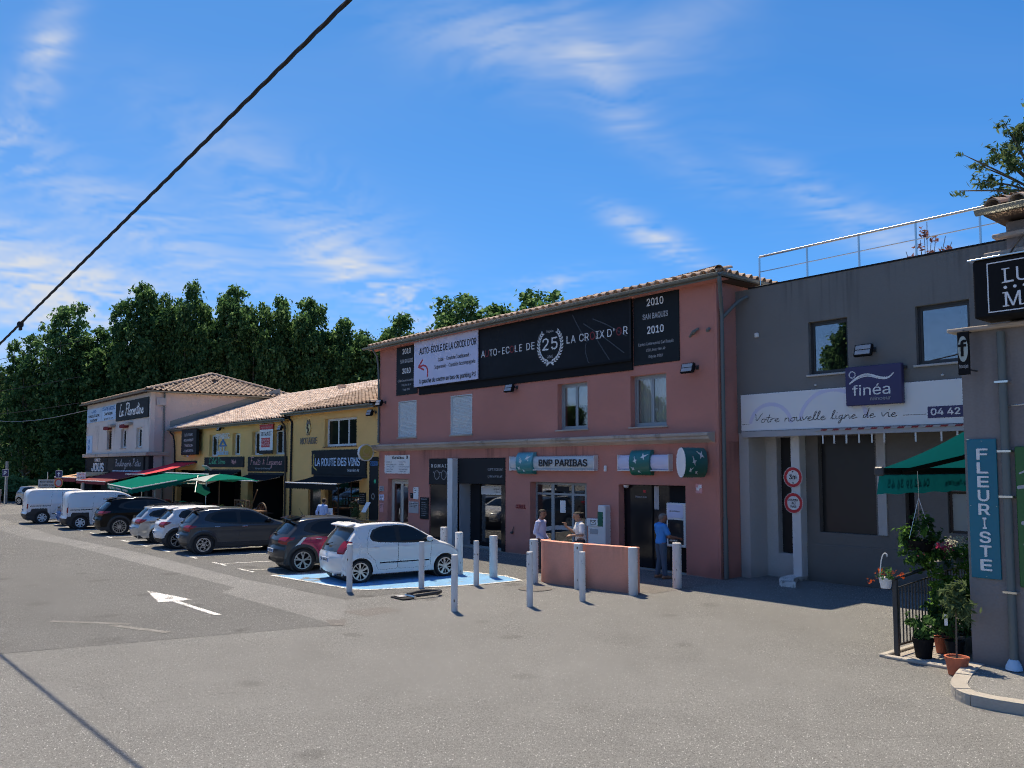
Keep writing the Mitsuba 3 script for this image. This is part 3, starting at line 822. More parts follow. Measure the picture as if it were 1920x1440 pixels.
# the optician: black front with a set-back glass door and a white post
op = thing('optician_front', 'black optician shop front with spectacles emblem and glass door', 'shop front')
put('fascia', bx(-27.09, -25.50, PY - .03, PY + .1, 2.30, 3.29, .004), 'charcoal', op)
put('fascia', bx(-25.16, -22.41, PY - .03, PY + .1, 2.36, 3.29, .004), 'charcoal', op)
put('window_pane', bx(-27.05, -25.52, PY + .03, PY + .045, .28, 2.29), 'black_gloss', op)
put('plinth', bx(-27.09, -25.50, PY - .01, PY + .1, .03, .27, .004), 'black_matte', op)
put('side_jamb', bx(-22.62, -22.405, PY - .02, PY + .9, .03, 2.355, .004), 'black_gloss', op)
put('return_panel', bx(-25.14, -25.10, PY + .02, PY + .95, .03, 2.355), 'print_grey', op)
put('entrance_floor', bx(-25.1, -22.62, PY - .02, PY + .95, .03, .07), 'concrete', op)
put('poster', bx(-24.45, -22.65, PY + .49, PY + .50, 1.96, 2.27), 'print_white', op)
word(op, 'THOM & CO', -23.45, 2.13, PY + .488, .52, .06, 'print_grey', anchor='c')
word(op, 'EYEWEAR', -23.45, 2.04, PY + .488, .3, .04, 'print_grey', anchor='c')
put('glass_door', bx(-24.45, -22.65, PY + .50, PY + .515, .08, 2.32), 'shop_pane', op)
put('fixed_pane', bx(-25.09, -24.48, PY + .50, PY + .515, .08, 2.32), 'black_gloss', op)
put('door_frame', wall_y(unary_union([R(-24.48, -24.42, .07, 2.35), R(-22.68, -22.625, .07, 2.35), R(-24.42, -22.68, .07, .22)]), PY + .47, PY + .53), 'black_matte', op)
word(op, 'R O M A I N', -26.32, 2.95, PY - .031, 1.22, .135, 'print_white', anchor='c')
word(op, 'OPTICIEN', -22.95, 2.84, PY - .031, .82, .09, 'print_grey', anchor='c')
word(op, 'CREATEUR', -22.95, 2.60, PY - .031, .82, .07, 'print_grey', anchor='c')
gl = []
for s in (-1, 1):
    gl.append(Point(-26.32 + s * .23, 2.66).buffer(.175).difference(Point(-26.32 + s * .23, 2.66).buffer(.155)))
    gl.append(LineString([(-26.32 + s * .40, 2.72), (-26.32 + s * .46, 2.78)]).buffer(.012))
gl.append(LineString([(-26.38, 2.74), (-26.32, 2.77), (-26.26, 2.74)]).buffer(.012))
put('spectacles_emblem', wall_y(unary_union(gl), PY - .036, PY - .031), 'print_grey', op)
po = thing('white_post', 'tall white square post in the middle of the optician shop front', 'post')
put('shaft', bx(-25.49, -25.17, PY - .30, PY - .035, 0, 3.30, .012), 'white_metal', po)
put('foot', bx(-25.53, -25.13, PY - .33, PY - .02, 0, .06, .01), 'concrete', po)
# the bank: two openings, two barrel signs with their cubes, a projecting drum
bk = thing('bank_window', 'glazed bank entrance in grey frames, between the optician and the letter column', 'shop front')
put('frame', wall_y(unary_union([frame_poly(-21.10, -18.41, .03, 2.46, .07), R(-20.32, -20.18, .03, 2.46), R(-19.35, -19.25, .03, 2.46), R(-18.75, -18.68, .03, 2.46), R(-21.1, -18.41, 2.05, 2.12)]), PY + .26, PY + .32), 'grey_alu', bk)
for a, b in ((-21.03, -20.32), (-20.18, -19.35), (-19.25, -18.75), (-18.68, -18.48)):
    put('pane', bx(a, b, PY + .285, PY + .295, .12, 2.04), 'shop_pane', bk)
    put('pane', bx(a, b, PY + .285, PY + .295, 2.13, 2.39), 'shop_pane', bk)
for zc, r0 in ((.95, .07), (.28, .06)):
    q = chaikin([(-21.0, zc - .16), (-20.4, zc + .02), (-19.6, zc + .06), (-18.9, zc + .0), (-18.5, zc - .14)], 3)
    put('frosted_band', wall_y(LineString(q).buffer(r0).intersection(R(-21.03, -18.48, 0, 3)), PY + .279, PY + .283), 'print_grey', bk)
put('door_notice', bx(-19.92, -19.66, PY + .275, PY + .281, 1.48, 1.88), 'print_white', bk)
put('door_notice', bx(-20.1, -19.5, PY + .275, PY + .281, 2.17, 2.34), 'charcoal', bk)


def barrel(y, depth, z0, z1, x0, x1, n=10):
    """A bar with a bulging front."""
    zc, hh = (z0 + z1) / 2, (z1 - z0) / 2
    pts = [(y, z0), (y - .06, z0)] + [(y - .06 - depth * math.sin(a), zc - hh * math.cos(a)) for a in np.linspace(.15, math.pi - .15, n)] + [(y - .06, z1), (y, z1)]
    return wall_x(Polygon(pts), x0, x1)


def star(cx_, cz_, r, rot, tail=1.7):
    pts = []
    for k in range(8):
        a = rot + k * math.pi / 4
        rr = r * (tail if k == 0 else (1.0 if k % 2 == 0 else .34))
        pts.append((cx_ + rr * math.cos(a), cz_ + rr * math.sin(a)))
    return Polygon(pts)


def stars_mesh(x0, x1, z0, z1, fy):
    """Four birds-as-stars rising along a curve, laid on the bulged front y = fy(z)."""
    w, hh = x1 - x0, z1 - z0
    ms = []
    for u, v, r, a in ((.72, .74, .16, .35), (.30, .57, .13, 1.9), (.18, .24, .09, 2.6), (.46, .13, .07, 5.6)):
        p = star(x0 + u * w, z0 + v * hh, r * w, a)
        m = poly_mesh(p, .004)
        m = m.subdivide()
        vv = np.array(m.vertices)
        m.vertices = np.stack([vv[:, 0], fy(vv[:, 1]) - .003 - vv[:, 2], vv[:, 1]], 1)
        m.invert()
        ms.append(m)
    return cat(*ms)


for (b0, b1, c0, c1, s, lab) in ((-21.94, -17.93, -21.55, -20.73, 'BNP PARIBAS', 'silver bank name bar with a blue green cube, over the glazed entrance'),
                                 (-16.90, -15.01, -16.41, -15.65, None, 'short silver bank bar with a dark green star cube, over the cash machine opening')):
    k = thing('bank_sign', lab, 'sign', 'bank bars on the pink wall')
    put('bar', barrel(PY - .03, .10, 2.90, 3.33, b0, b1), 'print_silver' if s else 'print_lilac', k, smooth=35)
    put('trim', cat(bx(b0 - .03, b1 + .03, PY - .2, PY, 2.86, 2.895, .005), bx(b0 - .03, b0 - .002, PY - .2, PY, 2.9, 3.34, .005), bx(b1 + .002, b1 + .03, PY - .2, PY, 2.9, 3.34, .005)), 'white_metal', k)
    put('cube', barrel(PY - .03, .17, 2.74, 3.47, c0, c1), 'bank_teal' if s else 'bank_green', k, smooth=35)
    zc, hh = 3.105, .365
    put('stars', stars_mesh(c0 + .02, c1 - .02, 2.76, 3.46, lambda z: PY - .09 - .17 * np.sqrt(np.clip(1 - ((z - zc) / hh) ** 2, 0, 1))), 'print_white', k)
    if s:
        put('lettering', onto(text(s, 2.25, .215, True, .012, 0, 'c'), (-19.30, PY - .205, 3.0)), 'print_black', k)
dm = thing('projecting_bank_sign', 'green lens shaped bank drum sticking out from the pink wall by its right corner', 'sign')
lens = Polygon([(.16 * math.sin(a), 3.10 - .40 * math.cos(a)) for a in np.linspace(0, math.pi, 16)] + [(-.16 * math.sin(a), 3.10 + .40 * math.cos(a)) for a in np.linspace(0, math.pi, 16)][1:-1])
lm = wall_y(lens, PY - 1.05, PY - .12)
lm.apply_translation((-13.86, 0, 0))
put('drum', lm, 'bank_green', dm, smooth=35)
le = wall_y(lens.buffer(-.005), PY - 1.062, PY - 1.051)
le.apply_translation((-13.86, 0, 0))
put('end_panel', le, 'print_white', dm)
st = poly_mesh(unary_union([star(.62, 3.30, .13, 2.6), star(.30, 3.12, .11, 1.9), star(.16, 2.90, .08, .5), star(.42, 2.84, .06, 5.6)]), .004).subdivide()
v = np.array(st.vertices)
fx = .16 * np.sqrt(np.clip(1 - ((v[:, 1] - 3.10) / .40) ** 2, 0, 1))
st.vertices = np.stack([-13.86 + fx + .003 + v[:, 2], PY - 1.0 + v[:, 0], v[:, 1]], 1)
put('stars', st, 'print_white', dm)
put('bracket', cat(bx(-13.90, -13.82, PY - .13, PY, 3.32, 3.38), bx(-13.90, -13.82, PY - .13, PY, 2.82, 2.88)), 'dark_steel', dm)
k = plaque('plaque', 'small grey pictogram plate under the green bank drum', 'sign', -14.20, -13.98, 2.26, 2.52, PY, 'print_pink', .015)
put('pictogram', wall_y(unary_union([R(-14.1, -14.0, 2.40, 2.49), R(-14.17, -14.08, 2.34, 2.42)]), PY - .02, PY - .0155), 'print_white', k)
k = thing('wall_lettering', 'dark raised word conseil on the pink wall left of the bank entrance', 'lettering')
put('word', onto(text('CONSEIL', .52, .13, True, .015, 0, 'l'), (-21.83, PY, 1.56)), 'print_darkred', k)
for x, lab in ((-22.15, 'small white alarm box left of the bank name bar'), (-17.62, 'small white alarm box right of the bank name bar')):
    k = thing('alarm_box', lab, 'alarm box')
    put('case', bx(x, x + .1, PY - .06, PY - .001, 2.84, 3.02, .012), 'white_metal', k)
k = thing('hand_bell', 'small round dark fitting low on the pink wall beside the optician', 'fitting')
put('knob', cat(lathe([(0, -.04), (.05, -.03), (.06, 0), (.05, .03), (0, .04)], 12, (-22.0, PY - .05, .72)), tube([(-22.0, PY - .03, .75), (-21.92, PY - .03, .92)], .012, 6)), 'dark_steel', k)
bo = thing('bank_entrance', 'black glass bank opening with a white cash machine at its right side', 'shop front')
put('pane', bx(-17.06, -15.30, PY + .26, PY + .275, .05, 2.44), 'black_gloss', bo)
put('panel', bx(-15.29, -14.565, PY + .20, PY + .3, .05, 2.44), 'black_matte', bo)
put('frame', wall_y(unary_union([R(-17.05, -17.0, .05, 2.45), R(-15.98, -15.93, .05, 2.45)]), PY + .235, PY + .259), 'black_matte', bo)
put('poster', bx(-15.90, -15.72, PY + .25, PY + .258, 1.75, 2.42), 'print_grey', bo)
put('sticker', bx(-16.32, -16.22, PY + .25, PY + .258, 2.22, 2.30), 'print_red', bo)
word(bo, 'Bienvenue', -16.4, 2.07, PY + .258, .44, .055, 'print_grey', anchor='c')
put('dome_lamp', lathe([(0, -.07), (.06, -.05), (.09, 0), (.09, .03), (0, .03)], 14, (-16.9, PY + .16, 2.41)), 'white_metal', bo, smooth=40)
at = thing('cash_machine', 'pale cash machine with a lit header in the bank opening', 'cash machine')
put('cabinet', bx(-15.27, -14.585, PY + .02, PY + .19, .74, 1.97, .02), 'white_metal', at)
put('header', bx(-15.21, -14.66, PY + .0, PY + .021, 1.55, 1.92, .008), 'print_lilac', at)
word(at, 'distributeur', -14.94, 1.72, PY - .001, .38, .05, 'print_grey', anchor='c')
put('recess', bx(-15.20, -14.66, PY + .008, PY + .022, .82, 1.50, .004), 'charcoal', at)
put('screen', bx(-15.12, -14.76, PY - .0, PY + .009, 1.13, 1.42, .004), 'black_gloss', at)
kp_ = put('keypad', bx(-15.08, -14.82, PY - .09, PY + .008, .90, .94, .006), 'steel', at)
for i in range(3):
    for j in range(3):
        put('key', bx(-15.05 + i * .075, -15.0 + i * .075, PY - .08 + j * .028, PY - .06 + j * .028, .941, .947), 'white_metal', kp_)
mb = thing('letter_box', 'white bank letter box under the pictogram, left of the green column', 'letter box')
put('body', bx(-18.23, -17.72, PY - .14, PY - .001, .0, 1.16, .01), 'white_metal', mb)
put('head', bx(-18.26, -17.70, PY - .17, PY - .001, 1.165, 1.39, .01), 'print_white', mb)
put('flap', bx(-18.15, -17.80, PY - .15, PY - .141, .93, 1.08, .004), 'print_grey', mb)
put('envelope_mark', wall_y(unary_union([frame_poly(-18.09, -17.87, 1.21, 1.35, .014), LineString([(-18.09, 1.35), (-17.98, 1.27), (-17.87, 1.35)]).buffer(.008)]), PY - .176, PY - .171), 'charcoal', mb)
cl = thing('info_column', 'tall white column with a green panel beside the bank letter box', 'column')
put('body', bx(-17.70, -17.38, PY - .26, PY - .001, 0, 1.82, .025), 'white_metal', cl)
put('green_panel', bx(-17.69, -17.47, PY - .268, PY - .261, 1.18, 1.62, .003), 'bank_green', cl)
# ================================================================ the yellow buildings
def gable_building(key, x0, x1, ez, pitch_, ridge_y, front, tile, mat_wall, cols_pitch=.32, y0=18.5, ov=(.0, .0)):
    put('wall', front, mat_wall, key)
    ey = y0 - .36
    sl = math.hypot(1, pitch_)
    rz = ez + (ridge_y - ey) * pitch_
    for xa in (x0, x1 - .3):
        put('wall', wall_x(Polygon([(y0 + .31, 0), (ridge_y + 7.5, 0), (ridge_y + 7.5, ez - .1), (ridge_y, rz - .14), (y0 + .31, ez - .02)]), xa, xa + .3), mat_wall, key)
    put('wall', bx(x0, x1, ridge_y + 7.51, ridge_y + 7.8, 0, ez - .12), mat_wall, key)
    W = x1 - x0 + ov[0] + ov[1]
    n = int(W / cols_pitch)
    rows = int((ridge_y - ey) * sl / .38)
    put_roof(key, 'roof_tiles', ((x0 - ov[0], ey, ez), np.array([1, 0, 0.0]), np.array([0, 1, pitch_]) / sl, n, rows, W / n, (ridge_y - ey) * sl / rows), tile)
    back = trimesh.Trimesh([(x0, ridge_y, rz - .03), (x1, ridge_y, rz - .03), (x1, ridge_y + 8, ez - .05), (x0, ridge_y + 8, ez - .05)], [(0, 1, 2), (0, 2, 3)], process=False)
    put('roof_back', back, tile if tile != 'tile_pale' else 'tile_clay', key)
    put('roof_deck', trimesh.Trimesh([(x0 - ov[0], ey + .05, ez - .04), (x1 + ov[1], ey + .05, ez - .04), (x1 + ov[1], ridge_y, rz - .04), (x0 - ov[0], ridge_y, rz - .04)], [(0, 2, 1), (0, 3, 2)], process=False), 'dark_wood', key)
    ridge_tiles(key, (x0 - ov[0], ridge_y, rz + .03), (x1 + ov[1], ridge_y, rz + .03), tile, .12)
    gutter(key, (x0 - ov[0] - .05, ey - .07, ez - .04), (x1 + ov[1], ey - .07, ez - .04))
    put('fascia', bx(x0 - ov[0], x1 + ov[1], ey + .04, ey + .07, ez - .18, ez - .05), 'zinc', key)
    put('soffit', bx(x0, x1, ey + .071, y0 - .002, ez - .10, ez - .08), mat_wall, key)
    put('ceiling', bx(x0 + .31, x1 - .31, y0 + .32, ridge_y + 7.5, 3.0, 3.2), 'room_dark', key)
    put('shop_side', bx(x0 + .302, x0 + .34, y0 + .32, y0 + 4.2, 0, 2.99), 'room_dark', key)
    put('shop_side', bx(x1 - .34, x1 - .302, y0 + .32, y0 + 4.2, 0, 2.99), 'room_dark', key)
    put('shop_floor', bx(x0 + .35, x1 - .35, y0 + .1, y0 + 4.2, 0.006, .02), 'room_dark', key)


ye = thing('yellow_building', 'yellow wine shop house with tiled roof, joined to the pink building', 'building')
f1 = R(-39.72, -30.94, 0, 5.58).difference(unary_union([R(-35.96, -32.90, 3.93, 5.25), R(-37.60, -36.25, -.01, 2.35), R(-35.85, -32.60, -.01, 2.35)]))
gable_building(ye, -39.72, -30.94, 5.72, .305, 26.0, wall_y(f1, PY, PY + .3), 'tile_clay', 'stucco_yellow', ov=(.12, 0))
window(ye, -35.96, -32.90, 3.93, 5.25, PY, 'white_upvc', 3, .22, .06, None, 'wood', 'street_pane')
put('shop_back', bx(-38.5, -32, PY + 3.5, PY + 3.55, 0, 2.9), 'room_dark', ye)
wd = put('shop_window', wall_y(unary_union([frame_poly(-35.85, -32.60, .03, 2.33, .06), R(-34.9, -34.84, .05, 2.3), R(-33.7, -33.64, .05, 2.3)]), PY + .18, PY + .23), 'dark_wood', ye)
put('pane', bx(-35.8, -32.65, PY + .2, PY + .208, .09, 2.28), 'shop_pane', wd)
dd = put('shop_door', wall_y(frame_poly(-37.60, -36.25, .03, 2.33, .09), PY + .12, PY + .17), 'dark_wood', ye)
put('pane', bx(-37.5, -36.35, PY + .14, PY + .148, .12, 2.24), 'black_gloss', dd)
pipe(ye, [(-39.62, EY + .02, 5.62), (-39.45, PY - .02, 5.3), (-39.42, PY - .07, 5.0), (-39.42, PY - .07, .05)], .05, 'charcoal')
wn = plaque('wine_shop_sign', 'black wine shop board with tall white capitals under the wide upper window', 'sign', -37.15, -31.95, 2.60, 3.76, PY, 'slate_board', .06)
word(wn, 'LA ROUTE DES VINS', -36.78, 3.02, PY - .061, 4.32, .36, 'print_sky', True)
word(wn, 'Bouc Bel-Air', -33.55, 2.76, PY - .061, 1.05, .12, 'print_white')
put('swash', wall_y(LineString(chaikin([(-36.9, 3.55), (-36.95, 3.15), (-37.0, 2.98), (-36.6, 2.82)])).buffer(.03), PY - .066, PY - .061), 'print_gold', wn)
em = thing('notary_emblem', 'gilded oval emblem on the yellow wall above the word notaire', 'emblem')
ex, ez_ = -37.63, 4.93
put('shield', wall_y(Point(0, 0).buffer(1, 16), PY - .05, PY - .01), 'brass', em)
sh = scene[em + '__shield']
sh['to_world'] = T().translate([ex, 0, ez_ - .08]).scale([.27, 1, .24])
put('crest', wall_y(unary_union([Polygon([(ex - .2, ez_ + .10), (ex - .1, ez_ + .35), (ex, ez_ + .18), (ex + .08, ez_ + .37), (ex + .22, ez_ + .10)]), LineString([(ex - .15, ez_ - .36), (ex + .15, ez_ - .36)]).buffer(.025)]), PY - .045, PY - .002), 'bronze', em)
put('figure', wall_y(unary_union([LineString(chaikin([(ex - .02, ez_ + .12), (ex - .1, ez_ - .05), (ex + .08, ez_ - .12), (ex, ez_ - .26)])).buffer(.05)]), PY - .07, PY - .051), 'dark_wood', em)
k = thing('notary_lettering', 'brass word notaire fixed to the yellow wall below the emblem', 'lettering')
put('word', onto(text('NOTAIRE', 1.78, .30, True, .03, 0, 'l'), (-38.49, PY - .001, 4.10)), 'bronze', k)
floodlight(-31.35, PY, 5.32, 'floodlight at the right end of the yellow wine shop wall')
rd = thing('round_sign', 'round gold café disc sticking out between the yellow and the pink wall', 'sign')
put('disc', wall_x(Point(PY - .52, 3.58).buffer(.33, 12), -31.22, -31.13), 'print_gold', rd)
put('ring', wall_x(Point(PY - .52, 3.58).buffer(.36, 12).difference(Point(PY - .52, 3.58).buffer(.325, 12)), -31.24, -31.11), 'white_metal', rd)
put('face_mark', wall_x(unary_union([Point(PY - .52, 3.62).buffer(.17).difference(Point(PY - .5, 3.64).buffer(.12)), LineString([(PY - .7, 3.42), (PY - .35, 3.42)]).buffer(.03)]), -31.128, -31.12), 'brass', rd)
put('arm', cyl((-31.17, PY - .18, 3.58), (-31.17, PY, 3.58), .02, 8), 'dark_steel', rd)
k = plaque('shop_board', 'tall black shop panel with blue letters in the corner beside the pink building', 'sign', -31.70, -30.96, .12, 3.40, PY, 'slate_board', .03)
word(k, 'POISSON', -31.60, 3.02, PY - .031, .62, .2, 'print_blue', True)
put('green_dot', wall_y(Point(-31.2, 2.35).buffer(.09), PY - .036, PY - .031), 'print_green', k)
put('outline_mark', wall_y(Point(-31.35, 1.7).buffer(.13).difference(Point(-31.35, 1.7).buffer(.1)), PY - .036, PY - .031), 'print_grey', k)


def awning(name, label, x0, x1, ytop, ztop, yfront, zfront, mat_cloth, val=.22, sag=.04, arms=True, case='charcoal', group=None, valmat=None, frontbar='white_metal'):
    k = thing(name, label, 'awning', group)
    n, mrows = 24, 8
    V = []
    for j in range(mrows + 1):
        t = j / mrows
        for i in range(n + 1):
            x = x0 + (x1 - x0) * i / n
            V.append((x, ytop + (yfront - ytop) * t, ztop + (zfront - ztop) * t - sag * 4 * t * (1 - t) - .012 * math.cos(i * 2 * math.pi / 4) * t * (1 - t)))
    F = [q for j in range(mrows) for i in range(n) for q in ((j * (n + 1) + i, j * (n + 1) + i + 1, (j + 1) * (n + 1) + i + 1), (j * (n + 1) + i, (j + 1) * (n + 1) + i + 1, (j + 1) * (n + 1) + i))]
    put('cloth', trimesh.Trimesh(V, F, process=False), mat_cloth, k, smooth=True)
    if val:
        V, m2 = [], 40
        for i in range(m2 + 1):
            x = x0 + (x1 - x0) * i / m2
            w = .012 * math.sin(i * 1.9)
            V += [(x, yfront - .02, zfront - .03), (x, yfront - .02 + w, zfront - .03 - val * (.92 + .08 * math.cos(i * math.pi)))]
        F = [q for i in range(m2) for q in ((2 * i, 2 * i + 1, 2 * i + 3), (2 * i, 2 * i + 3, 2 * i + 2))]
        put('valance', trimesh.Trimesh(V, F, process=False), valmat or mat_cloth, k, smooth=True)
    put('front_bar', bx(x0, x1, yfront - .05, yfront + .01, zfront - .03, zfront + .03, .015), frontbar, k)
    put('cassette', bx(x0 - .05, x1 + .05, ytop - .02, ytop + .14, ztop - .05, ztop + .10, .03), case, k)
    if arms:
        for xa, s in ((x0 + .4, 1), (x1 - .4, -1)):
            put('arm', tube([(xa, ytop, ztop - .10), (xa + s * .5, (ytop + yfront) / 2, (ztop + zfront) / 2 - .12), (xa, yfront + .03, zfront - .05)], .03, 6), frontbar, k)
    return k


awning('shop_awning', 'black awning of the wine shop with a pale front edge', -36.95, -31.95, PY - .02, 2.52, 17.05, 2.24, 'cloth_black', .26)
k = plaque('menu_board', 'small black menu board beside the wine shop window', 'board', -32.55, -31.98, 1.30, 1.84, PY, 'slate_board', .03)
for r in range(5):
    put('line', bx(-32.48, -32.1 + .03 * (r % 2), PY - .034, PY - .03, 1.74 - r * .085, 1.755 - r * .085), 'print_grey', k)

y2 = thing('yellow_market_building', 'long yellow market building with pale tiled roof left of the wine shop', 'building')
ups = [R(-44.55, -43.05, 3.62, 4.92), R(-41.75, -40.25, 3.62, 4.92), R(-47.40, -46.25, 3.64, 4.92), R(-51.10, -49.60, 3.60, 4.92), R(-55.75, -54.75, 3.60, 4.88)]
low = [R(-56.9, -46.0, -.01, 2.75), R(-45.0, -40.4, -.01, 2.55)]
gable_building(y2, -57.7, -39.73, 5.48, .335, 26.05, wall_y(R(-57.7, -39.73, 0, 5.35).difference(unary_union(ups + low)), PY, PY + .3), 'tile_pale', 'stucco_yellow')
for q in ups:
    x0, z0, x1, z1 = q.bounds
    window(y2, x0, x1, z0, z1, PY, 'white_upvc', 2, .24, .06, None, None, 'street_pane')
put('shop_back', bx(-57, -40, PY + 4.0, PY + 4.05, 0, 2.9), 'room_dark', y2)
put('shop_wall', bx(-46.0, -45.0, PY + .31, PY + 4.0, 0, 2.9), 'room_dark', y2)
pipe(y2, [(-40.0, EY + .05, 5.3), (-40.05, PY - .08, 5.0), (-40.05, PY - .08, .05)], .05, 'dark_wood')
pipe(y2, [(-57.45, EY + .05, 5.3), (-57.2, PY - .08, 4.9), (-57.2, PY - .08, .05)], .05, 'charcoal')
put('chimney', bx(-46.2, -45.8, 24.6, 25.0, 7.4, 8.05), 'tile_clay', y2)
fr = plaque('greengrocer_sign', 'dark greengrocer board lettered fruits and vegetables in pink chalk script', 'sign', -44.94, -39.95, 2.72, 3.52, PY, 'slate_board', .06)
put('lettering', onto(script('Fruits & Legumes', 4.1, .20, .035, .2, .006), (-44.6, PY - .061, 3.08)), 'print_pink', fr)
word(fr, 'Primeur Fin & Fromage', -43.9, 2.84, PY - .061, 2.0, .09, 'print_grey')
il = plaque('green_lettered_sign', 'dark board with green script letters above the dark green awning', 'sign', -51.73, -45.55, 2.95, 3.55, PY, 'slate_board', .06)
put('lettering', onto(script("L'ilet Dore", 2.6, .19, .045, .15, .006), (-50.9, PY - .061, 3.14)), 'print_green', il)
put('crest', wall_y(unary_union([star(-47.2, 3.27, .18, .4), star(-46.7, 3.24, .15, 1.4), Point(-46.95, 3.2).buffer(.1)]), PY - .066, PY - .061), 'print_pink', il)
ce = thing('hanging_banner', 'white vertical accountants banner with red top and red square emblem', 'banner')
put('sheet', bx(-43.30, -41.60, PY - .10, PY - .09, 3.85, 4.97), 'print_white', ce)
put('top_band', bx(-43.30, -41.60, PY - .105, PY - .085, 4.975, 5.24), 'print_red', ce)
put('foot_band', bx(-43.30, -41.60, PY - .105, PY - .085, 3.66, 3.845), 'charcoal', ce)
put('emblem', wall_y(R(-43.05, -41.95, 4.02, 4.52), PY - .106, PY - .101), 'print_red', ce)
put('emblem_stroke', onto(text('CEG', .9, .34, True, .004, 0, 'c'), (-42.5, PY - .107, 4.10)), 'print_pink', ce)
word(ce, '3B AUDIT', -42.45, 4.63, PY - .101, 1.40, .22, 'print_black', anchor='c')
word(ce, 'experts comptables', -42.45, 5.06, PY - .106, 1.3, .09, 'print_pink', anchor='c')
put('rod', cyl((-43.35, PY - .095, 5.26), (-41.55, PY - .095, 5.26), .02, 8), 'steel', ce)
put('fixing', cat(cyl((-43.2, PY, 5.26), (-43.2, PY - .1, 5.26), .015, 6), cyl((-41.7, PY, 5.26), (-41.7, PY - .1, 5.26), .015, 6)), 'steel', ce)
sb = thing('slate_sign', 'dark hanging board with four grey text lines at the left end of the market building', 'sign')
put('panel', bx(-54.90, -52.15, PY - .45, PY - .25, 3.72, 5.34, .02), 'slate_board', sb)
put('bracket', cat(cyl((-54.5, PY, 5.1), (-54.5, PY - .26, 5.1), .03, 6), cyl((-52.5, PY, 5.1), (-52.5, PY - .26, 5.1), .03, 6)), 'dark_steel', sb)
for r, s in enumerate(('LE FOOD', 'RESTAURANT', 'TRAITEUR', 'A EMPORTER')):
    word(sb, s, -53.5, 4.92 - r * .34, PY - .451, 1.5 + .25 * (r % 2), .15, 'print_grey', True, anchor='c')
se = thing('round_text_sign', 'open white lettering sign with a blue triangle between two yellow wall windows', 'sign')
put('top_text', onto(text('SYNDIC', 2.2, .28, True, .02, 0, 'c'), (-48.8, PY - .05, 4.66)), 'print_white', se)
put('triangle', wall_y(Polygon([(-49.4, 4.18), (-48.2, 4.18), (-48.8, 4.62)]).difference(Polygon([(-49.15, 4.25), (-48.45, 4.25), (-48.8, 4.5)])), PY - .06, PY - .002), 'print_blue', se)
put('middle_text', onto(text('2 I', .8, .22, True, .02, 0, 'c'), (-48.8, PY - .05, 3.92)), 'print_sky', se)
put('foot_text', onto(text('IMMOBILIER', 1.9, .18, True, .02, 0, 'c'), (-48.8, PY - .05, 3.68)), 'print_sky', se)
put('rail', cat(bx(-49.9, -47.7, PY - .03, PY - .001, 4.62, 4.65), bx(-49.7, -47.9, PY - .03, PY - .001, 3.88, 3.9)), 'white_metal', se)
floodlight(-40.42, PY, 4.98, 'floodlight over the right end of the greengrocer board')
floodlight(-48.9, PY, 5.25, 'small floodlight above the white lettering sign on the market building')
awning('shop_awning', 'dark green awning under the green lettered board', -51.6, -46.1, PY - .02, 2.72, 16.6, 2.0, 'cloth_black', .2, valmat='cloth_black')
awning('shop_awning', 'dark awning under the greengrocer board', -44.9, -40.4, PY - .02, 2.55, 17.2, 2.25, 'cloth_black', 0)
awning('shop_awning', 'bright red awning beside the market building left end', -57.3, -53.2, PY - .02, 3.25, 15.4, 2.50, 'cloth_red', .0)
# the free standing green awning and its parasol neighbour
ga = thing('green_awning', 'large bright green market awning on thin poles with a lettered valance', 'awning')
A, B, C_, D = np.array([-51.6, 12.9, 1.97]), np.array([-43.6, 12.0, 1.88]), np.array([-45.6, 16.6, 2.55]), np.array([-55.6, 16.6, 2.62])
n = 20
V = [((1 - s) * (1 - t) * A + s * (1 - t) * B + s * t * C_ + (1 - s) * t * D) + np.array([0, 0, -.05 * math.sin(math.pi * s) - .04 * math.sin(math.pi * t)]) for t in np.linspace(0, 1, n) for s in np.linspace(0, 1, n)]
F = [q for j in range(n - 1) for i in range(n - 1) for q in ((j * n + i, j * n + i + 1, (j + 1) * n + i + 1), (j * n + i, (j + 1) * n + i + 1, (j + 1) * n + i))]
put('cloth', trimesh.Trimesh(V, F, process=False), 'cloth_green', ga, smooth=True)
for i, (P, Q) in enumerate(((A, B), (B, C_))):
    m2 = 30
    V, F = [], []
    for q in range(m2 + 1):
        t = q / m2
        p = P + (Q - P) * t
        V += [p, p + np.array([.01 * math.sin(q * 2.1), .02 * math.sin(q * 1.7), -.24 - .03 * math.cos(q * math.pi)])]
        if q < m2:
            F += [(2 * q, 2 * q + 1, 2 * q + 3), (2 * q, 2 * q + 3, 2 * q + 2)]
    put('valance', trimesh.Trimesh(V, F, process=False), 'cloth_green', ga, smooth=True)
xdv = (B - A) / np.linalg.norm(B - A)
put('lettering', onto(text("L'ilet Dore   Primeur   Marche", 6.6, .12, True, .004), A + xdv * .6 + np.array([0, -.05, -.19]), xdv), 'print_grey', ga)
put('front_bar', tube([A + (0, 0, .01), B + (0, 0, .01)], .03, 6), 'white_metal', ga)
put('side_bar', tube([B + (0, 0, .01), B + (C_ - B) * .55 + (0, 0, .01)], .035, 6), 'white_metal', ga)
put('ridge_bar', tube([C_, D], .04, 6), 'white_metal', ga)
for p in ((-47.2, 14.2, 2.0), (-51.0, 14.6, 2.05), (-45.9, 16.5, 2.5)):
    put('pole', cyl((p[0], p[1], 0), p, .035, 8), 'steel', ga)
put('arm', tube([C_ + (-.1, 0, -.05), (B + C_) / 2 + (-.6, 0, -.12), B + (-.5, .1, -.05)], .03, 6), 'steel', ga)
lf = thing('awning_floodlight', 'tilted grey floodlight panel on the pole of the green awning', 'floodlight')
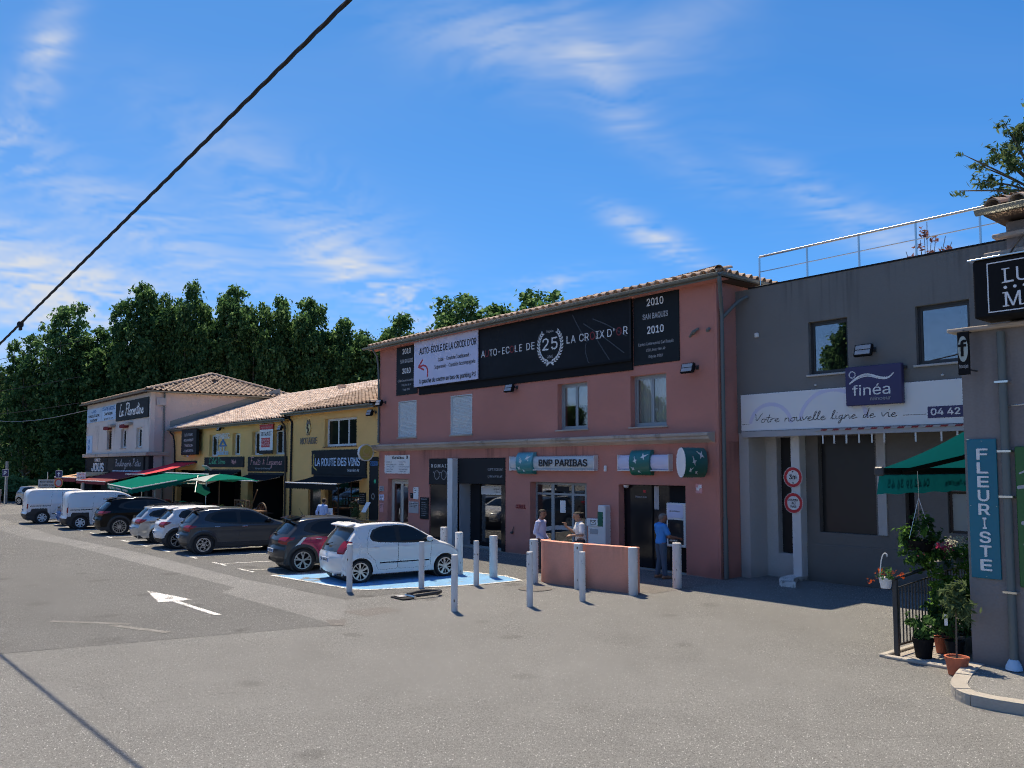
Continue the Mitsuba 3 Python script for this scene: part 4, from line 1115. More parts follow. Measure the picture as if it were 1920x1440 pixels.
M = trimesh.transformations.rotation_matrix(.9, (1, 0, 0))
m = bx(-.3, .3, -.03, .03, -.22, .22, .02)
m.apply_transform(M)
m.apply_translation((-45.3, 16.3, 2.92))
put('housing', m, 'print_grey', lf)
put('mount', cyl((-45.6, 16.6, 2.5), (-45.35, 16.35, 2.85), .04, 8), 'dark_steel', lf)
# a smaller hinged awning flap with a hanging curtain
fl = thing('awning_flap', 'dark green cloth flap hanging beside the parasol pole', 'awning')
P = [(-45.0, 15.6, 2.15), (-43.4, 15.0, 1.72), (-43.2, 15.5, 1.45), (-44.4, 16.2, 1.6), (-44.9, 16.3, 1.85)]
m = trimesh.Trimesh(P, [(0, 1, 2), (0, 2, 3), (0, 3, 4)], process=False)
put('cloth', m, 'cloth_bottle', fl)
put('arm', tube([(-45.2, 15.8, 2.5), (-43.3, 15.0, 1.66)], .03, 6), 'steel', fl)
pa = thing('parasol', 'green and white square parasol on a wooden pole by the greengrocer', 'parasol')
ctr = np.array([-41.0, 15.4, 2.62])
cor = [ctr + np.array([sx * 1.75, sy * 1.35, -.40 + .05 * sx]) for sx, sy in ((-1, -1), (1, -1), (1, 1), (-1, 1))]
for i in range(4):
    a, b = cor[i], cor[(i + 1) % 4]
    Vp, Fp = [], []
    for r in range(7):
        for s in range(9):
            t, u = r / 6, s / 8
            Vp.append(ctr + ((a + (b - a) * u) - ctr) * t + np.array([0, 0, -.10 * math.sin(math.pi * u) * -t + .05 * math.sin(t * math.pi)]))
    for r in range(6):
        for s in range(8):
            q = r * 9 + s
            Fp += [(q, q + 9, q + 10), (q, q + 10, q + 1)]
    put('panel', trimesh.Trimesh(Vp, Fp, process=False), ('cloth_pale', 'cloth_green', 'cloth_bottle', 'cloth_bottle')[i], pa, smooth=True)
    put('rib', tube([ctr - (0, 0, .02), a - (0, 0, .02)], .012, 5), 'wood', pa)
put('pole', cyl((ctr[0], ctr[1], 0), ctr + (0, 0, .06), .028, 10), 'wood', pa)
# an old cart under the awnings
ct = thing('wooden_cart', 'old dark wooden cart with spoked wheels in the shade before the greengrocer', 'cart')
cx0, cy0 = -39.0, 16.2
put('bed', cat(bx(cx0 - .9, cx0 + .9, cy0 - .45, cy0 + .45, .80, .86), *[bx(cx0 - .9 + i * .3, cx0 - .84 + i * .3, cy0 - .47, cy0 - .43, .86, 1.35) for i in range(7)], bx(cx0 - .9, cx0 + .9, cy0 - .48, cy0 - .42, 1.33, 1.39)), 'wood', ct)
for s in (-1, 1):
    wy = cy0 + s * .56
    w = put('wheel', wall_y(Point(cx0, .62).buffer(.62, 16).difference(Point(cx0, .62).buffer(.54, 16)), wy - .03, wy + .03), 'dark_wood', ct)
    put('spokes', wall_y(unary_union([LineString([(cx0, .62), (cx0 + .56 * math.cos(a), .62 + .56 * math.sin(a))]).buffer(.02) for a in np.linspace(0, 2 * math.pi, 13)[:-1]] + [Point(cx0, .62).buffer(.1)]), wy - .02, wy + .02), 'wood', w)
put('shaft', cat(tube([(cx0 - .8, cy0 - .4, .83), (cx0 - 2.0, cy0 - .5, .35)], .03, 6), tube([(cx0 + .8, cy0 - .4, .83), (cx0 + 1.7, cy0 - .4, 1.9)], .03, 6)), 'wood', ct)
rnd = random.Random(3)
fruit_cols = ['print_red', 'print_gold', 'print_green', 'cloth_tan', 'print_pink']
for i in range(10):
    xq, yq = -56.0 + i * 1.55, 17.3 + .25 * (i % 2)
    if -46.3 < xq < -45:
        continue
    kx = thing('fruit_crate', ('wooden crate of %s fruit, number of crates to its left on the stalls: %s' % (('red', 'yellow', 'green', 'tan', 'pink')[i % 5], ('none', 'one', 'two', 'three', 'four', 'five', 'six', 'seven', 'eight', 'nine')[i])), 'crate', 'fruit crates under the market awnings')
    put('box', cat(bx(xq, xq + .6, yq, yq + .4, .62, .64), bx(xq, xq + .6, yq, yq + .02, .64, .80), bx(xq, xq + .6, yq + .38, yq + .4, .64, .80), bx(xq, xq + .02, yq + .02, yq + .38, .64, .80), bx(xq + .58, xq + .6, yq + .02, yq + .38, .64, .80)), 'wood', kx)
    ms = [trimesh.creation.icosphere(1, .05) for _ in range(28)]
    for q in ms:
        q.apply_translation((xq + rnd.uniform(.07, .53), yq + rnd.uniform(.07, .33), rnd.uniform(.72, .82)))
    key = put('fruit', cat(*ms), fruit_cols[i % 5], kx, smooth=True)
    tag(key, kind='stuff')
stl = thing('market_stall', 'long dark wooden stall table under the market awnings', 'table')
put('top', bx(-56.4, -46.4, 17.1, 18.1, .57, .615), 'dark_wood', stl)
for xq in (-56.2, -53, -50, -46.6):
    put('leg', bx(xq, xq + .08, 17.2, 17.28, 0, .568), 'dark_wood', stl)
stl = thing('market_stall', 'short dark wooden stall table behind the parasol of the greengrocer', 'table')
put('top', bx(-44.9, -40.6, 17.1, 18.1, .57, .615), 'dark_wood', stl)
for xq in (-44.8, -40.75):
    put('leg', bx(xq, xq + .08, 17.2, 17.28, 0, .568), 'dark_wood', stl)

# ================================================================ the cream building at the left end
FX0, FX1, FY = -74.6, -57.75, 16.9
fl_ = thing('cream_building', 'cream corner building with hipped tile roof and a dark ground floor at the left end', 'building')
wins = [R(-68.30, -67.0, 4.28, 5.70), R(-64.50, -63.2, 4.30, 5.70), R(-60.72, -59.4, 4.28, 5.66)]
put('wall', wall_y(R(FX0, FX1, 3.72, 8.0).difference(unary_union(wins)), FY, FY + .3), 'stucco_cream', fl_)
put('wall', wall_y(R(FX0, FX1, 0, 3.719).difference(unary_union([R(-66.0, -58.4, -.01, 2.6), R(-72.2, -69.6, -.01, 2.3)])), FY, FY + .3), 'charcoal', fl_)
put('wall', bx(FX1 - .3, FX1 - .001, FY + .301, 27.2, 0, 8.0), 'stucco_rose', fl_)
put('wall', bx(FX0 + .001, FX0 + .3, FY + .301, 27.2, 0, 8.0), 'stucco_cream', fl_)
put('wall', bx(FX0 + .301, FX1 - .301, 26.9, 27.2, 0, 8.0), 'stucco_cream', fl_)
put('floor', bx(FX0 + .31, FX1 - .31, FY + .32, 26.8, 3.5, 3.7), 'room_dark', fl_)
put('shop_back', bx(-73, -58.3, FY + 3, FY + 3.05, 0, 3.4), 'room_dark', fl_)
for k in range(33):
    put('cladding_board', bx(-74.55 + k * .2, -74.55 + k * .2 + .17, FY - .03, FY - .002, 2.32, 3.68), 'charcoal', fl_)
put('ledge', bx(FX0 - .15, FX1 + .2, FY - .25, FY - .031, 3.70, 3.96, .03), 'cornice_stone', fl_)
put('ledge', bx(FX1 + .002, FX1 + .2, FY - .03, 18.2, 3.70, 3.96, .03), 'cornice_stone', fl_)
for q in wins:
    x0, z0, x1, z1 = q.bounds
    window(fl_, x0, x1, z0, z1, FY, 'wood' if x0 < -65 else 'white_upvc', 2, .22, .07, None, 'cornice_stone', 'street_pane')
sh_ = put('closed_shutter', bx(-72.2, -70.85, FY - .03, FY - .002, 4.32, 5.72, .01), 'stucco_cream', fl_)
HE, HP = 8.06, .30
x0r, x1r, y0r, y1r = FX0 - .4, FX1 + .4, FY - .4, 27.5
ym = (y0r + y1r) / 2
sl = math.hypot(1, HP)
half = ym - y0r
nx_ = int((x1r - x0r) / .36)
put_roof(fl_, 'roof_tiles', ((x0r, y0r, HE), np.array([1, 0, 0.0]), np.array([0, 1, HP]) / sl, nx_, int(half * sl / .42), (x1r - x0r) / nx_, .42), 'tile_brown', clip=lambda u, v: v / sl < min(u, (x1r - x0r - u)) * 1.75 + .1 and v / sl < half)
run = 3.2
hp2 = HP * half / run
sl2 = math.hypot(1, hp2)
ny_ = int((y1r - y0r) / .36)
put_roof(fl_, 'roof_tiles', ((x1r, y0r, HE), np.array([0, 1.0, 0]), np.array([-1, 0, hp2]) / sl2, ny_, int(run * sl2 / .42) + 1, (y1r - y0r) / ny_, .42), 'tile_brown', clip=lambda u, v: v / sl2 < min(u, (y1r - y0r - u)) * run / half + .12)
apex = np.array([x1r - run, ym, HE + HP * half + .04])
apex2 = np.array([x0r + run, ym, HE + HP * half + .04])
ridge_tiles(fl_, (x1r, y0r, HE + .04), apex, 'tile_clay', .13)
ridge_tiles(fl_, (x1r, y1r, HE + .04), apex, 'tile_clay', .13)
ridge_tiles(fl_, apex2, apex, 'tile_clay', .13)
put('roof_back', trimesh.Trimesh([(x1r, y1r, HE - .02), (x0r, y1r, HE - .02), apex2 - (0, 0, .06), apex - (0, 0, .06), (x0r, y0r, HE - .02)], [(0, 1, 2), (0, 2, 3), (1, 4, 2)], process=False), 'tile_brown', fl_)
put('roof_deck', bx(x0r + .03, x1r - .03, y0r + .03, y1r - .03, 7.96, 8.03), 'dark_wood', fl_)
gutter(fl_, (x0r, y0r - .07, HE - .05), (x1r, y0r - .07, HE - .05))
gutter(fl_, (x1r + .07, y0r, HE - .05), (x1r + .07, y1r, HE - .05))
pipe(fl_, [(FX1 + .1, FY + .9, 7.95), (FX1 + .06, FY + .9, 7.5), (FX1 + .06, FY + .9, .05)], .055, 'pipe_grey')
for zz, yy_ in ((9.0, 21.6), (8.55, 21.6)):
    put('vent_tile', bx(x1r - run * .62 - .15 - (9 - zz) * -1.0, x1r - run * .62 + .15 - (9 - zz) * -1.0, yy_, yy_ + .35, zz - .1, zz + .25), 'dark_wood', fl_)
put('flashing', trimesh.Trimesh([(FX1 + .01, 18.2, 5.62), (FX1 + .01, 26.05, 8.25), (FX1 + .01, 26.05, 8.75), (FX1 + .01, 18.2, 6.05)], [(0, 1, 2), (0, 2, 3)], process=False), 'zinc', fl_)
for (x0, x1, z0, z1, m, lab, lines) in ((-74.44, -70.05, 6.50, 7.60, 'print_sky', 'pale blue medical laboratory board, leftmost on the cream wall', (('LABO', .3, .2), ('CONSULTATION', .75, .19), ('AVENIR', .5, .19))),
                                        (-69.95, -65.85, 6.50, 7.60, 'print_sky', 'pale blue medical centre board beside the black script sign', (('CENTRE MEDIC', .85, .26), ('San Baquis', .55, .22), ('04 42 22 77', .6, .12)))):
    k = plaque('medical_board', lab, 'sign', x0, x1, z0, z1, FY, m, .05)
    for r, (s, w, hh) in enumerate(lines):
        word(k, s, (x0 + x1) / 2, z1 - .34 - r * .35, FY - .051, (x1 - x0) * w, hh, 'print_blue' if r == 0 else 'charcoal', True, anchor='c')
k = plaque('script_sign', 'black board with large white script name on the cream building', 'sign', -65.80, -57.95, 6.30, 7.66, FY, 'slate_board', .07)
put('lettering', onto(script('La Florentine', 5.9, .42, .10, .25, .01), (-64.9, FY - .071, 6.62)), 'print_white', k)
k = plaque('vertical_board', 'narrow pale vertical sign at the left edge of the cream wall', 'sign', -74.35, -72.6, 4.05, 5.45, FY, 'print_sky', .04)
put('figure', wall_y(unary_union([Point(-73.5, 5.0).buffer(.2), R(-73.7, -73.3, 4.3, 4.7)]), FY - .045, FY - .041), 'print_blue', k)
for x, lab in ((-66.9, 'small red and dark lamp box over the middle window of the cream building'), (-62.5, 'small red and dark lamp box over the right window of the cream building')):
    k = thing('lamp_box', lab, 'lamp')
    put('box', bx(x - 1.4, x - .1, FY - .3, FY - .001, 5.75, 6.0, .02), 'cloth_maroon', k)
    put('hood', bx(x, x + .9, FY - .35, FY - .001, 5.9, 6.1, .04), 'cornice_stone', k)
k = thing('wall_box', 'small grey ventilation box at the top right of the cream front', 'vent')
put('grille', cat(bx(-57.7, -57.62, 17.3, 17.9, 7.1, 7.6), *[bx(-57.619, -57.60, 17.35, 17.85, 7.15 + i * .09, 7.19 + i * .09) for i in range(5)]), 'print_grey', k)
k = thing('cafe_lettering', 'white raised letters of the café on the dark cladding', 'lettering')
put('word', onto(text('JOUS', 3.6, .62, True, .05, 0, 'l'), (-72.3, FY - .032, 2.62)), 'print_white', k)
put('small_word', onto(text('CHEZ', 1.6, .22, True, .05, 0, 'l'), (-71.4, FY - .032, 3.38)), 'print_white', k)
k = plaque('bakery_sign', 'dark bakery board with faint white script under the cream building ledge', 'sign', -65.9, -58.6, 2.70, 3.66, FY, 'slate_board', .08)
put('lettering', onto(script('Boulangerie Pates', 6.2, .26, .06, .2, .008), (-65.4, FY - .081, 3.0)), 'print_grey', k)
put('trim', bx(-66.0, -58.5, FY - .12, FY - .081, 2.62, 2.70, .01), 'print_sky', k)
awning('shop_awning', 'dark maroon awning under the bakery board', -66.0, -58.2, FY - .05, 2.60, 14.4, 2.0, 'cloth_maroon', .2)
awning('shop_awning', 'sunlit tan awning with a red band at the left end of the cream building', -74.2, -67.2, FY - .05, 2.55, 14.6, 2.15, 'cloth_tan', .3, valmat='cloth_maroon')

# ================================================================ the grey building with the drive-through
GY, LY = 19.37, 20.2
gr = thing('grey_building', 'grey two storey building with a flat roof terrace and a drive through opening', 'building')
gw = R(PX1 + .001, -4.0, 3.90, 7.84).difference(unary_union([R(-11.24, -10.18, 5.33, 6.69), R(-8.53, -7.35, 5.33, 6.70)]))
put('wall', wall_y(gw, GY, GY + .3), 'stucco_grey', gr)
put('wall', bx(-4.3, -4.0, GY + .301, 30, 3.9, 7.84), 'stucco_grey', gr)
put('wall', bx(PX1 + .001, -4.301, 29.7, 30, 0, 7.84), 'stucco_grey', gr)
put('terrace', bx(PX1 + .002, -4.301, GY + .301, 29.69, 7.0, 7.2), 'concrete', gr)
put('coping', bx(PX1 + .42, -4.0, GY - .03, GY + .33, 7.845, 7.88, .006), 'charcoal', gr)
put('soffit', bx(PX1 + .002, -4.0, GY + .01, 29.69, 3.88, 3.97), 'stucco_pale', gr)
lw = R(PX1 + .05, -4.6, 0, 3.879).difference(unary_union([R(-11.53, -10.0, 1.28, 3.79), R(-12.76, -12.18, .64, 3.79), R(-9.28, -9.06, 1.2, 2.4), R(-8.3, -7.4, 1.45, 2.42)]))
put('wall', wall_y(lw.intersection(R(-14, -11.9, 0, 4)), LY, LY + .3), 'stucco_pale', gr)
put('wall', wall_y(lw.intersection(R(-11.899, -4, 0, 4)), LY, LY + .3), 'stucco_taupe', gr)
put('recess_panel', bx(-11.6, -9.9, LY + .18, LY + .29, 1.2, 3.85), 'door_dark', gr)
put('recess_panel', bx(-12.8, -12.1, LY + .22, LY + .29, .55, 3.85), 'door_dark', gr)
put('recess_panel', bx(-9.4, -8.9, LY + .2, LY + .29, 1.1, 2.5), 'black_matte', gr)
wq = put('low_window', wall_y(frame_poly(-8.3, -7.4, 1.45, 2.42, .06), LY + .1, LY + .16), 'dark_wood', gr)
put('pane', bx(-8.24, -7.46, LY + .12, LY + .128, 1.51, 2.36), 'blind', wq)
put('pilaster', bx(-10.0 + .06, -9.72, LY - .05, LY - .001, 1.3, 3.87), 'stucco_pale', gr)
put('plinth', bx(-11.88, -4.6, LY - .04, LY - .001, 0, .98, .01), 'stucco_taupe', gr)
col = put('column', bx(-12.14, -11.88, LY - .32, LY - .002, .10, 3.879, .012), 'white_metal', gr)
kb = chaikin([(-11.70, 18.60), (-12.00, 18.95), (-12.22, 19.5), (-12.28, 20.18)], 2)
put('kerb', slab(Polygon(list(map(tuple, kb)) + [tuple(q + (.34, .10)) for q in kb[::-1]]), 0, .13), 'paint_white', gr)
put('left_pier', bx(PX1 + .02, PX1 + .32, GY + .02, LY - .001, 0, 3.879), 'stucco_pale', gr)
for x0, x1, z0, z1 in ((-11.24, -10.18, 5.33, 6.69), (-8.53, -7.35, 5.33, 6.70)):
    w = window(gr, x0, x1, z0, z1, GY, 'dark_steel', 1, .17, .05, None, 'stucco_pale', 'solar_pane')
rl = thing('terrace_railing', 'stainless steel railing along the roof terrace of the grey building', 'railing')
RY = GY + .16
put('handrail', tube([(-12.73, RY, 8.72), (-12.0, RY, 8.72), (-4.0, RY, 8.74)], .030, 10), 'steel', rl, smooth=40)
put('mid_rail', tube([(-12.73, RY, 8.30), (-4.0, RY, 8.32)], .012, 8), 'steel', rl, smooth=40)
for x in (-12.73, -11.31, -9.91, -8.52, -7.12, -5.72, -4.32):
    p = put('post', bx(x - .02, x + .02, RY - .02, RY + .02, 7.881, 8.70, .004), 'steel', rl)
    put('foot', bx(x - .05, x + .05, RY - .05, RY + .05, 7.8805, 7.892), 'steel', p)
bd = thing('slimming_banner', 'long pale banner with handwriting over the drive through opening', 'banner')
put('sheet', bx(PX1 + .16, -6.0, GY - .07, GY - .02, 3.95, 4.94, .004), 'print_white', bd)
put('lettering', onto(script('Votre nouvelle ligne de vie', 3.85, .115, .016, .25, .004), (-12.86, GY - .071, 4.16)), 'charcoal', bd)
put('rule', cat(bx(-13.22, -13.0, GY - .075, GY - .071, 4.12, 4.128), bx(-8.86, -8.32, GY - .075, GY - .071, 4.18, 4.19)), 'charcoal', bd)
put('phone_strip', bx(-8.29, -6.4, GY - .082, GY - .071, 4.09, 4.35), 'navy', bd)
word(bd, '04 42 69 52 07', -8.22, 4.155, GY - .083, 1.72, .145, 'print_white', True)
sw = []
for r0, cx_ in ((.62, -12.35), (.9, -10.6)):
    a = np.linspace(.2, 2.9, 30)
    sw.append(LineString([(cx_ + r0 * math.cos(q), 4.05 + r0 * .95 * math.sin(q)) for q in a]).buffer(.05))
put('swirl', wall_y(unary_union(sw).intersection(R(-13.2, -6, 3.97, 4.92)), GY - .074, GY - .071), 'print_lilac', bd)
put('fixing', cat(*[lathe([(0, -.03), (.03, -.02), (.035, 0), (0, .02)], 10, (x, GY - .05, 5.06)) for x in (-11.05, -7.95)]), 'white_metal', bd)
fs = thing('slimming_sign', 'navy blue square sign with white wave emblem below the grey wall floodlight', 'sign')
put('panel', bx(-10.16, -8.79, GY - .22, GY - .09, 4.46, 5.40, .012), 'navy', fs)
yf = GY - .221
word(fs, 'finéa', -9.99, 4.70, yf, .93, .245, 'print_white')
word(fs, 'minceur', -9.05, 4.565, yf, .50, .085, 'print_grey', anchor='r')
wv = []
for dz, bend in ((0, .0), (.03, .05), (.055, .09)):
    q = chaikin([(-10.05, 4.99 + dz * .3), (-9.85, 5.11 + dz), (-9.6, 5.17 + dz), (-9.3, 5.06 + bend * .5), (-9.1, 5.05 + bend * .3), (-8.97, 5.18)], 3)
    wv.append(LineString(q).buffer(.010))
wv.append(Point(-9.98, 5.21).buffer(.085).difference(Point(-9.98, 5.21).buffer(.066)))
put('wave_emblem', wall_y(unary_union(wv), yf - .006, yf), 'print_white', fs)
put('bracket', cat(bx(-8.83, -8.75, GY - .1, GY, 5.28, 5.34), bx(-10.2, -10.12, GY - .1, GY, 4.55, 4.6)), 'dark_steel', fs)
floodlight(-9.66, GY, 5.78, 'floodlight on the grey wall above the navy sign', w=.44)
k = thing('alarm_box', 'small white sensor on the grey wall near the pink building', 'alarm box')
put('case', bx(-12.80, -12.68, GY - .06, GY - .001, 6.48, 6.60, .012), 'white_metal', k)
hb = thing('height_bar', 'red and white striped height bar with hanging white tubes over the drive through', 'barrier')
for i in range(27):
    x = -11.05 + i * .16
    m = Polygon([(x, 3.885), (x + .16, 3.885), (x + .20, 3.925), (x + .04, 3.925)])
    put('stripe', wall_y(m, GY - .16, GY - .13), 'print_darkred' if i % 2 else 'print_grey', hb)
put('beam', bx(PX1 + .2, -5.5, GY - .13, GY - .021, 3.78, 3.935), 'print_grey', hb)
for x in (-10.86, -10.56, -10.24, -9.92, -9.60, -9.30, -8.57, -8.0, -7.66, -7.1):
    put('hanging_tube', cyl((x, GY - .09, 3.78), (x, GY - .09, 3.56), .022, 10), 'white_metal', hb, smooth=40)
for zc, s, lab in ((2.71, '3m', 'round red edged sign limiting height to 3 m on the white column'), (2.03, None, 'round red edged roulez au pas sign on the white column, lower of the two')):
    k = thing('round_traffic_sign', lab, 'traffic sign')
    xc, ys = -12.06, LY - .36
    put('plate', wall_y(Point(xc, zc).buffer(.275, 16), ys, ys + .015), 'print_white', k)
    put('red_ring', wall_y(Point(xc, zc).buffer(.262, 16).difference(Point(xc, zc).buffer(.185, 16)), ys - .004, ys), 'print_red', k)
    if s:
        word(k, s, xc, zc - .05, ys - .001, .21, .115, 'print_black', True, anchor='c')
        put('arrow_tips', wall_y(unary_union([Polygon([(xc - .03, zc + .165), (xc + .03, zc + .165), (xc, zc + .12)]), Polygon([(xc - .03, zc - .165), (xc + .03, zc - .165), (xc, zc - .12)])]), ys - .005, ys - .001), 'print_black', k)
    else:
        for r, (w, s2) in enumerate(((.28, 'ROULEZ'), (.11, 'AU'), (.16, 'PAS'))):
            word(k, s2, xc, zc + .05 - r * .085, ys - .001, w, .055, 'print_black', True, anchor='c')
    put('clamp', bx(xc - .06, xc + .06, ys + .0155, ys + .04, zc - .03, zc + .03), 'steel', k)

# ================================================================ the florist building at the right edge
BX, BY = -5.13, 13.14
fb = thing('florist_building', 'grey florist corner building cut off by the right edge', 'building')
put('wall', wall_y(R(BX, 6.0, 0, 5.0), BY, BY + .35), 'stucco_warm_grey', fb)
put('wall', wall_x(R(BY + .351, GY - .05, 0, 5.0).difference(R(14.3, 18.6, -.01, 2.7)), BX + .001, BX + .3), 'stucco_warm_grey', fb)
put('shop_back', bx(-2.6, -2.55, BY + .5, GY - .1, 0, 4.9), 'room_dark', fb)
put('ledge', bx(BX - .13, 6.0, BY - .16, BY + .12, 5.002, 5.06, .012), 'cornice_stone', fb)
put('ledge', bx(BX - .13, BX + .3, BY + .121, GY - .1, 5.002, 5.06, .012), 'cornice_stone', fb)
put('roof_slab', bx(BX + .31, 6.0, BY + .36, GY - .1, 4.9, 5.0), 'concrete', fb)
put('upper_wall', wall_y(R(-4.46, 6.0, 5.065, 6.56), BY + .05, BY + .35), 'stucco_warm_grey', fb)
put('upper_wall', bx(-4.459, -4.16, BY + .351, GY - .1, 5.065, 6.56), 'stucco_warm_grey', fb)
put('moulding', bx(-4.60, 6.0, BY - .12, BY + .049, 6.32, 6.38, .012), 'cornice_stone', fb)
put('moulding', bx(-4.74, 6.0, BY - .06, BY + .049, 6.08, 6.14, .012), 'cornice_stone', fb)
put('eave_board', bx(-4.60, 6.0, BY - .40, GY, 6.60, 6.66, .008), 'dark_wood', fb)
nf = 34
put_roof(fb, 'roof_tiles', ((-4.62, BY - .42, 6.70), np.array([1, 0, 0.0]), np.array([0, 1, .3]) / math.hypot(1, .3), nf, 9, .32, .40), 'tile_brown')
for i in range(8):
    tl = one_tile(i, np.array([-4.62 + (i + .5) * .32, BY - .45, 6.70]), np.array([1, 0, 0.0]), np.array([0, 1, .3]) / math.hypot(1, .3), .32, .44, np.random.RandomState(i))
    key = numbered(fb + '__tile')
    scene[key] = mikit.ply(tl, 'tile_brown', uv=np.tile((i + .5, .5), (len(tl.vertices), 1)))
gutter(fb, (-4.66, BY - .50, 6.66), (6.0, BY - .50, 6.66), 'zinc', .07)
pipe(fb, [(-4.55, BY - .07, 4.95), (-4.55, BY - .07, .16)], .055, 'pipe_grey')
put('pipe_shoe', lathe([(0, 0), (.11, 0), (.10, .06), (.06, .14), (0, .14)], 14, (-4.55, BY - .09, .14)), 'print_sky', fb, smooth=40)
put('pipe_clip', cat(*[bx(-4.64, -4.46, BY - .14, BY - .001, z, z + .03) for z in (1.2, 2.55, 3.2, 4.2)]), 'steel', fb)
fs = thing('florist_sign', 'tall blue sign with white upright letters FLEURISTE on the corner pillar', 'sign')
put('panel', bx(-5.085, -4.685, BY - .035, BY - .004, 1.37, 3.40, .004), 'sign_blue', fs)
for i, ch in enumerate('FLEURISTE'):
    put('letter', onto(text(ch, .05 if ch == 'I' else .155, .155, True, .015, 0, 'c'), (-4.875, BY - .036, 3.10 - i * .2015)), 'print_white', fs)
put('screw', cat(*[lathe([(0, -.006), (.008, -.004), (.008, .004), (0, .004)], 8, (x, BY - .038, z)) for x, z in ((-4.88, 3.37), (-4.88, 1.40), (-5.06, 2.42), (-4.71, 2.42))]), 'steel', fs)
gs = thing('green_sign', 'green florist sign cut off by the right edge', 'sign')
put('panel', bx(-4.44, -3.3, BY - .06, BY - .004, 1.30, 3.28, .01), 'sign_green', gs)
put('flower_print', wall_y(unary_union([LineString(chaikin([(-4.38, 2.9), (-4.2, 2.99), (-3.9, 2.85)])).buffer(.012), LineString(chaikin([(-4.40, 2.70), (-4.1, 2.76), (-3.8, 2.66)])).buffer(.025)]), BY - .066, BY - .061), 'print_grey', gs)
put('sprig', wall_y(unary_union([Point(-4.36 + .02 * i, 2.2 - i * .3).buffer(.03) for i in range(4)]), BY - .066, BY - .061), 'print_grey', gs)
lm = thing('shop_box_sign', 'large black box sign with a thin white frame, cut off by the right edge', 'sign')
LYF = 12.6
put('box', bx(-4.72, -2.3, LYF, BY + .04, 5.10, 5.93, .02), 'black_matte', lm)
put('top_edge', bx(-4.78, -2.3, LYF - .03, BY + .04, 5.935, 5.96, .004), 'steel', lm)
put('white_frame', wall_y(R(-4.53, -2.5, 5.16, 5.87).difference(R(-4.515, -2.515, 5.175, 5.855)), LYF - .006, LYF), 'print_white', lm)
def serif(s, x, z, h):
    m = text(s, None, h, False, .008)
    return onto(m, (x, LYF - .001, z))
put('lettering', serif('LUMIÈRE', -4.31, 5.56, .20), 'print_white', lm)
put('lettering', serif('MAISON', -4.31, 5.225, .20), 'print_white', lm)
put('serifs', wall_y(unary_union([R(-4.34, -4.24, 5.556, 5.572), R(-4.34, -4.24, 5.745, 5.76), R(-4.34, -4.26, 5.221, 5.237), R(-4.34, -4.28, 5.41, 5.425), R(-4.13, -4.06, 5.221, 5.237)]), LYF - .009, LYF - .001), 'print_white', lm)
put('dots', wall_y(unary_union([Point(-4.30 + i * .12, 5.49).buffer(.022) for i in range(12)]), LYF - .008, LYF), 'print_white', lm)
put('stay', cat(cyl((-4.30, LYF + .1, 5.93), (-4.22, BY, 6.33), .014, 6), cyl((-3.4, LYF + .1, 5.93), (-3.3, BY, 6.33), .014, 6)), 'steel', lm)
fj = thing('flower_delivery_sign', 'small black hanging sign with a pale green disc and letter f', 'sign')
put('panel', bx(-5.06, -4.90, BY - .30, BY - .26, 4.34, 4.98, .006), 'black_matte', fj)
d_ = Point(0, 0).buffer(1, 16)
put('disc', wall_y(d_, 0, .006), 'cloth_pale', fj)
scene[fj + '__disc']['to_world'] = T().translate([-4.98, BY - .309, 4.72]).scale([.068, 1, .19])
put('letter', onto(text('f', None, .22, True, .005, 0, 'c'), (-4.985, BY - .31, 4.62)), 'black_matte', fj)
word(fj, 'florajet', -4.98, 4.44, BY - .301, .13, .05, 'print_grey', anchor='c')
put('bracket', cat(bx(-4.99, -4.97, BY - .28, BY - .001, 4.985, 5.0), bx(-4.92, -4.905, BY - .259, BY - .001, 4.40, 4.42)), 'dark_steel', fj)
k = thing('wall_hook', 'thin horizontal metal hook on the florist wall over the green sign', 'hook')
put('rod', tube([(-4.6, BY - .02, 3.86), (-4.0, BY - .25, 3.88)], .01, 6), 'steel', k)
# florist awning on the side wall
aw = thing('florist_awning', 'teal green florist awning seen from below, its valance lettering showing reversed', 'awning')
ax0, ax1, ya, yb_ = -6.62, BX - .02, 13.58, 18.9
V = []
for t in np.linspace(0, 1, 8):
    for s in np.linspace(0, 1, 16):
        V.append((ax0 + (ax1 - ax0) * t, ya + (yb_ - ya) * s, 2.96 + .66 * t - .05 * math.sin(math.pi * t)))
F = [q for j in range(7) for i in range(15) for q in ((j * 16 + i, j * 16 + i + 1, (j + 1) * 16 + i + 1), (j * 16 + i, (j + 1) * 16 + i + 1, (j + 1) * 16 + i))]
put('cloth', trimesh.Trimesh(V, F, process=False), 'cloth_teal', aw, smooth=True)
V, F = [], []
for i in range(41):
    y = ya + (yb_ - ya) * i / 40
    V += [(ax0 - .03, y, 2.90), (ax0 - .05 + .012 * math.sin(i * 1.7), y - .08 * (1 if i == 0 else 0), 2.53 + .012 * math.sin(i * .9))]
    if i:
        F += [(2 * i - 2, 2 * i, 2 * i + 1), (2 * i - 2, 2 * i + 1, 2 * i - 1)]
put('valance', trimesh.Trimesh(V, F, process=False), 'cloth_teal', aw, smooth=True)
put('lettering', onto(text('04 42 39 36 45', 1.6, .15, True, .004, 0, 'r'), (ax0 - .052, ya + .30, 2.64), (0, -1, 0)), 'slate_board', aw)
put('lettering', onto(text('www.fleuriste', 1.3, .1, True, .004, 0, 'r'), (ax0 - .052, ya + 2.55, 2.66), (0, -1, 0)), 'slate_board', aw)
put('front_bar', bx(ax0 - .05, ax0 + .05, ya - .02, yb_, 2.86, 2.97, .02), 'black_matte', aw)
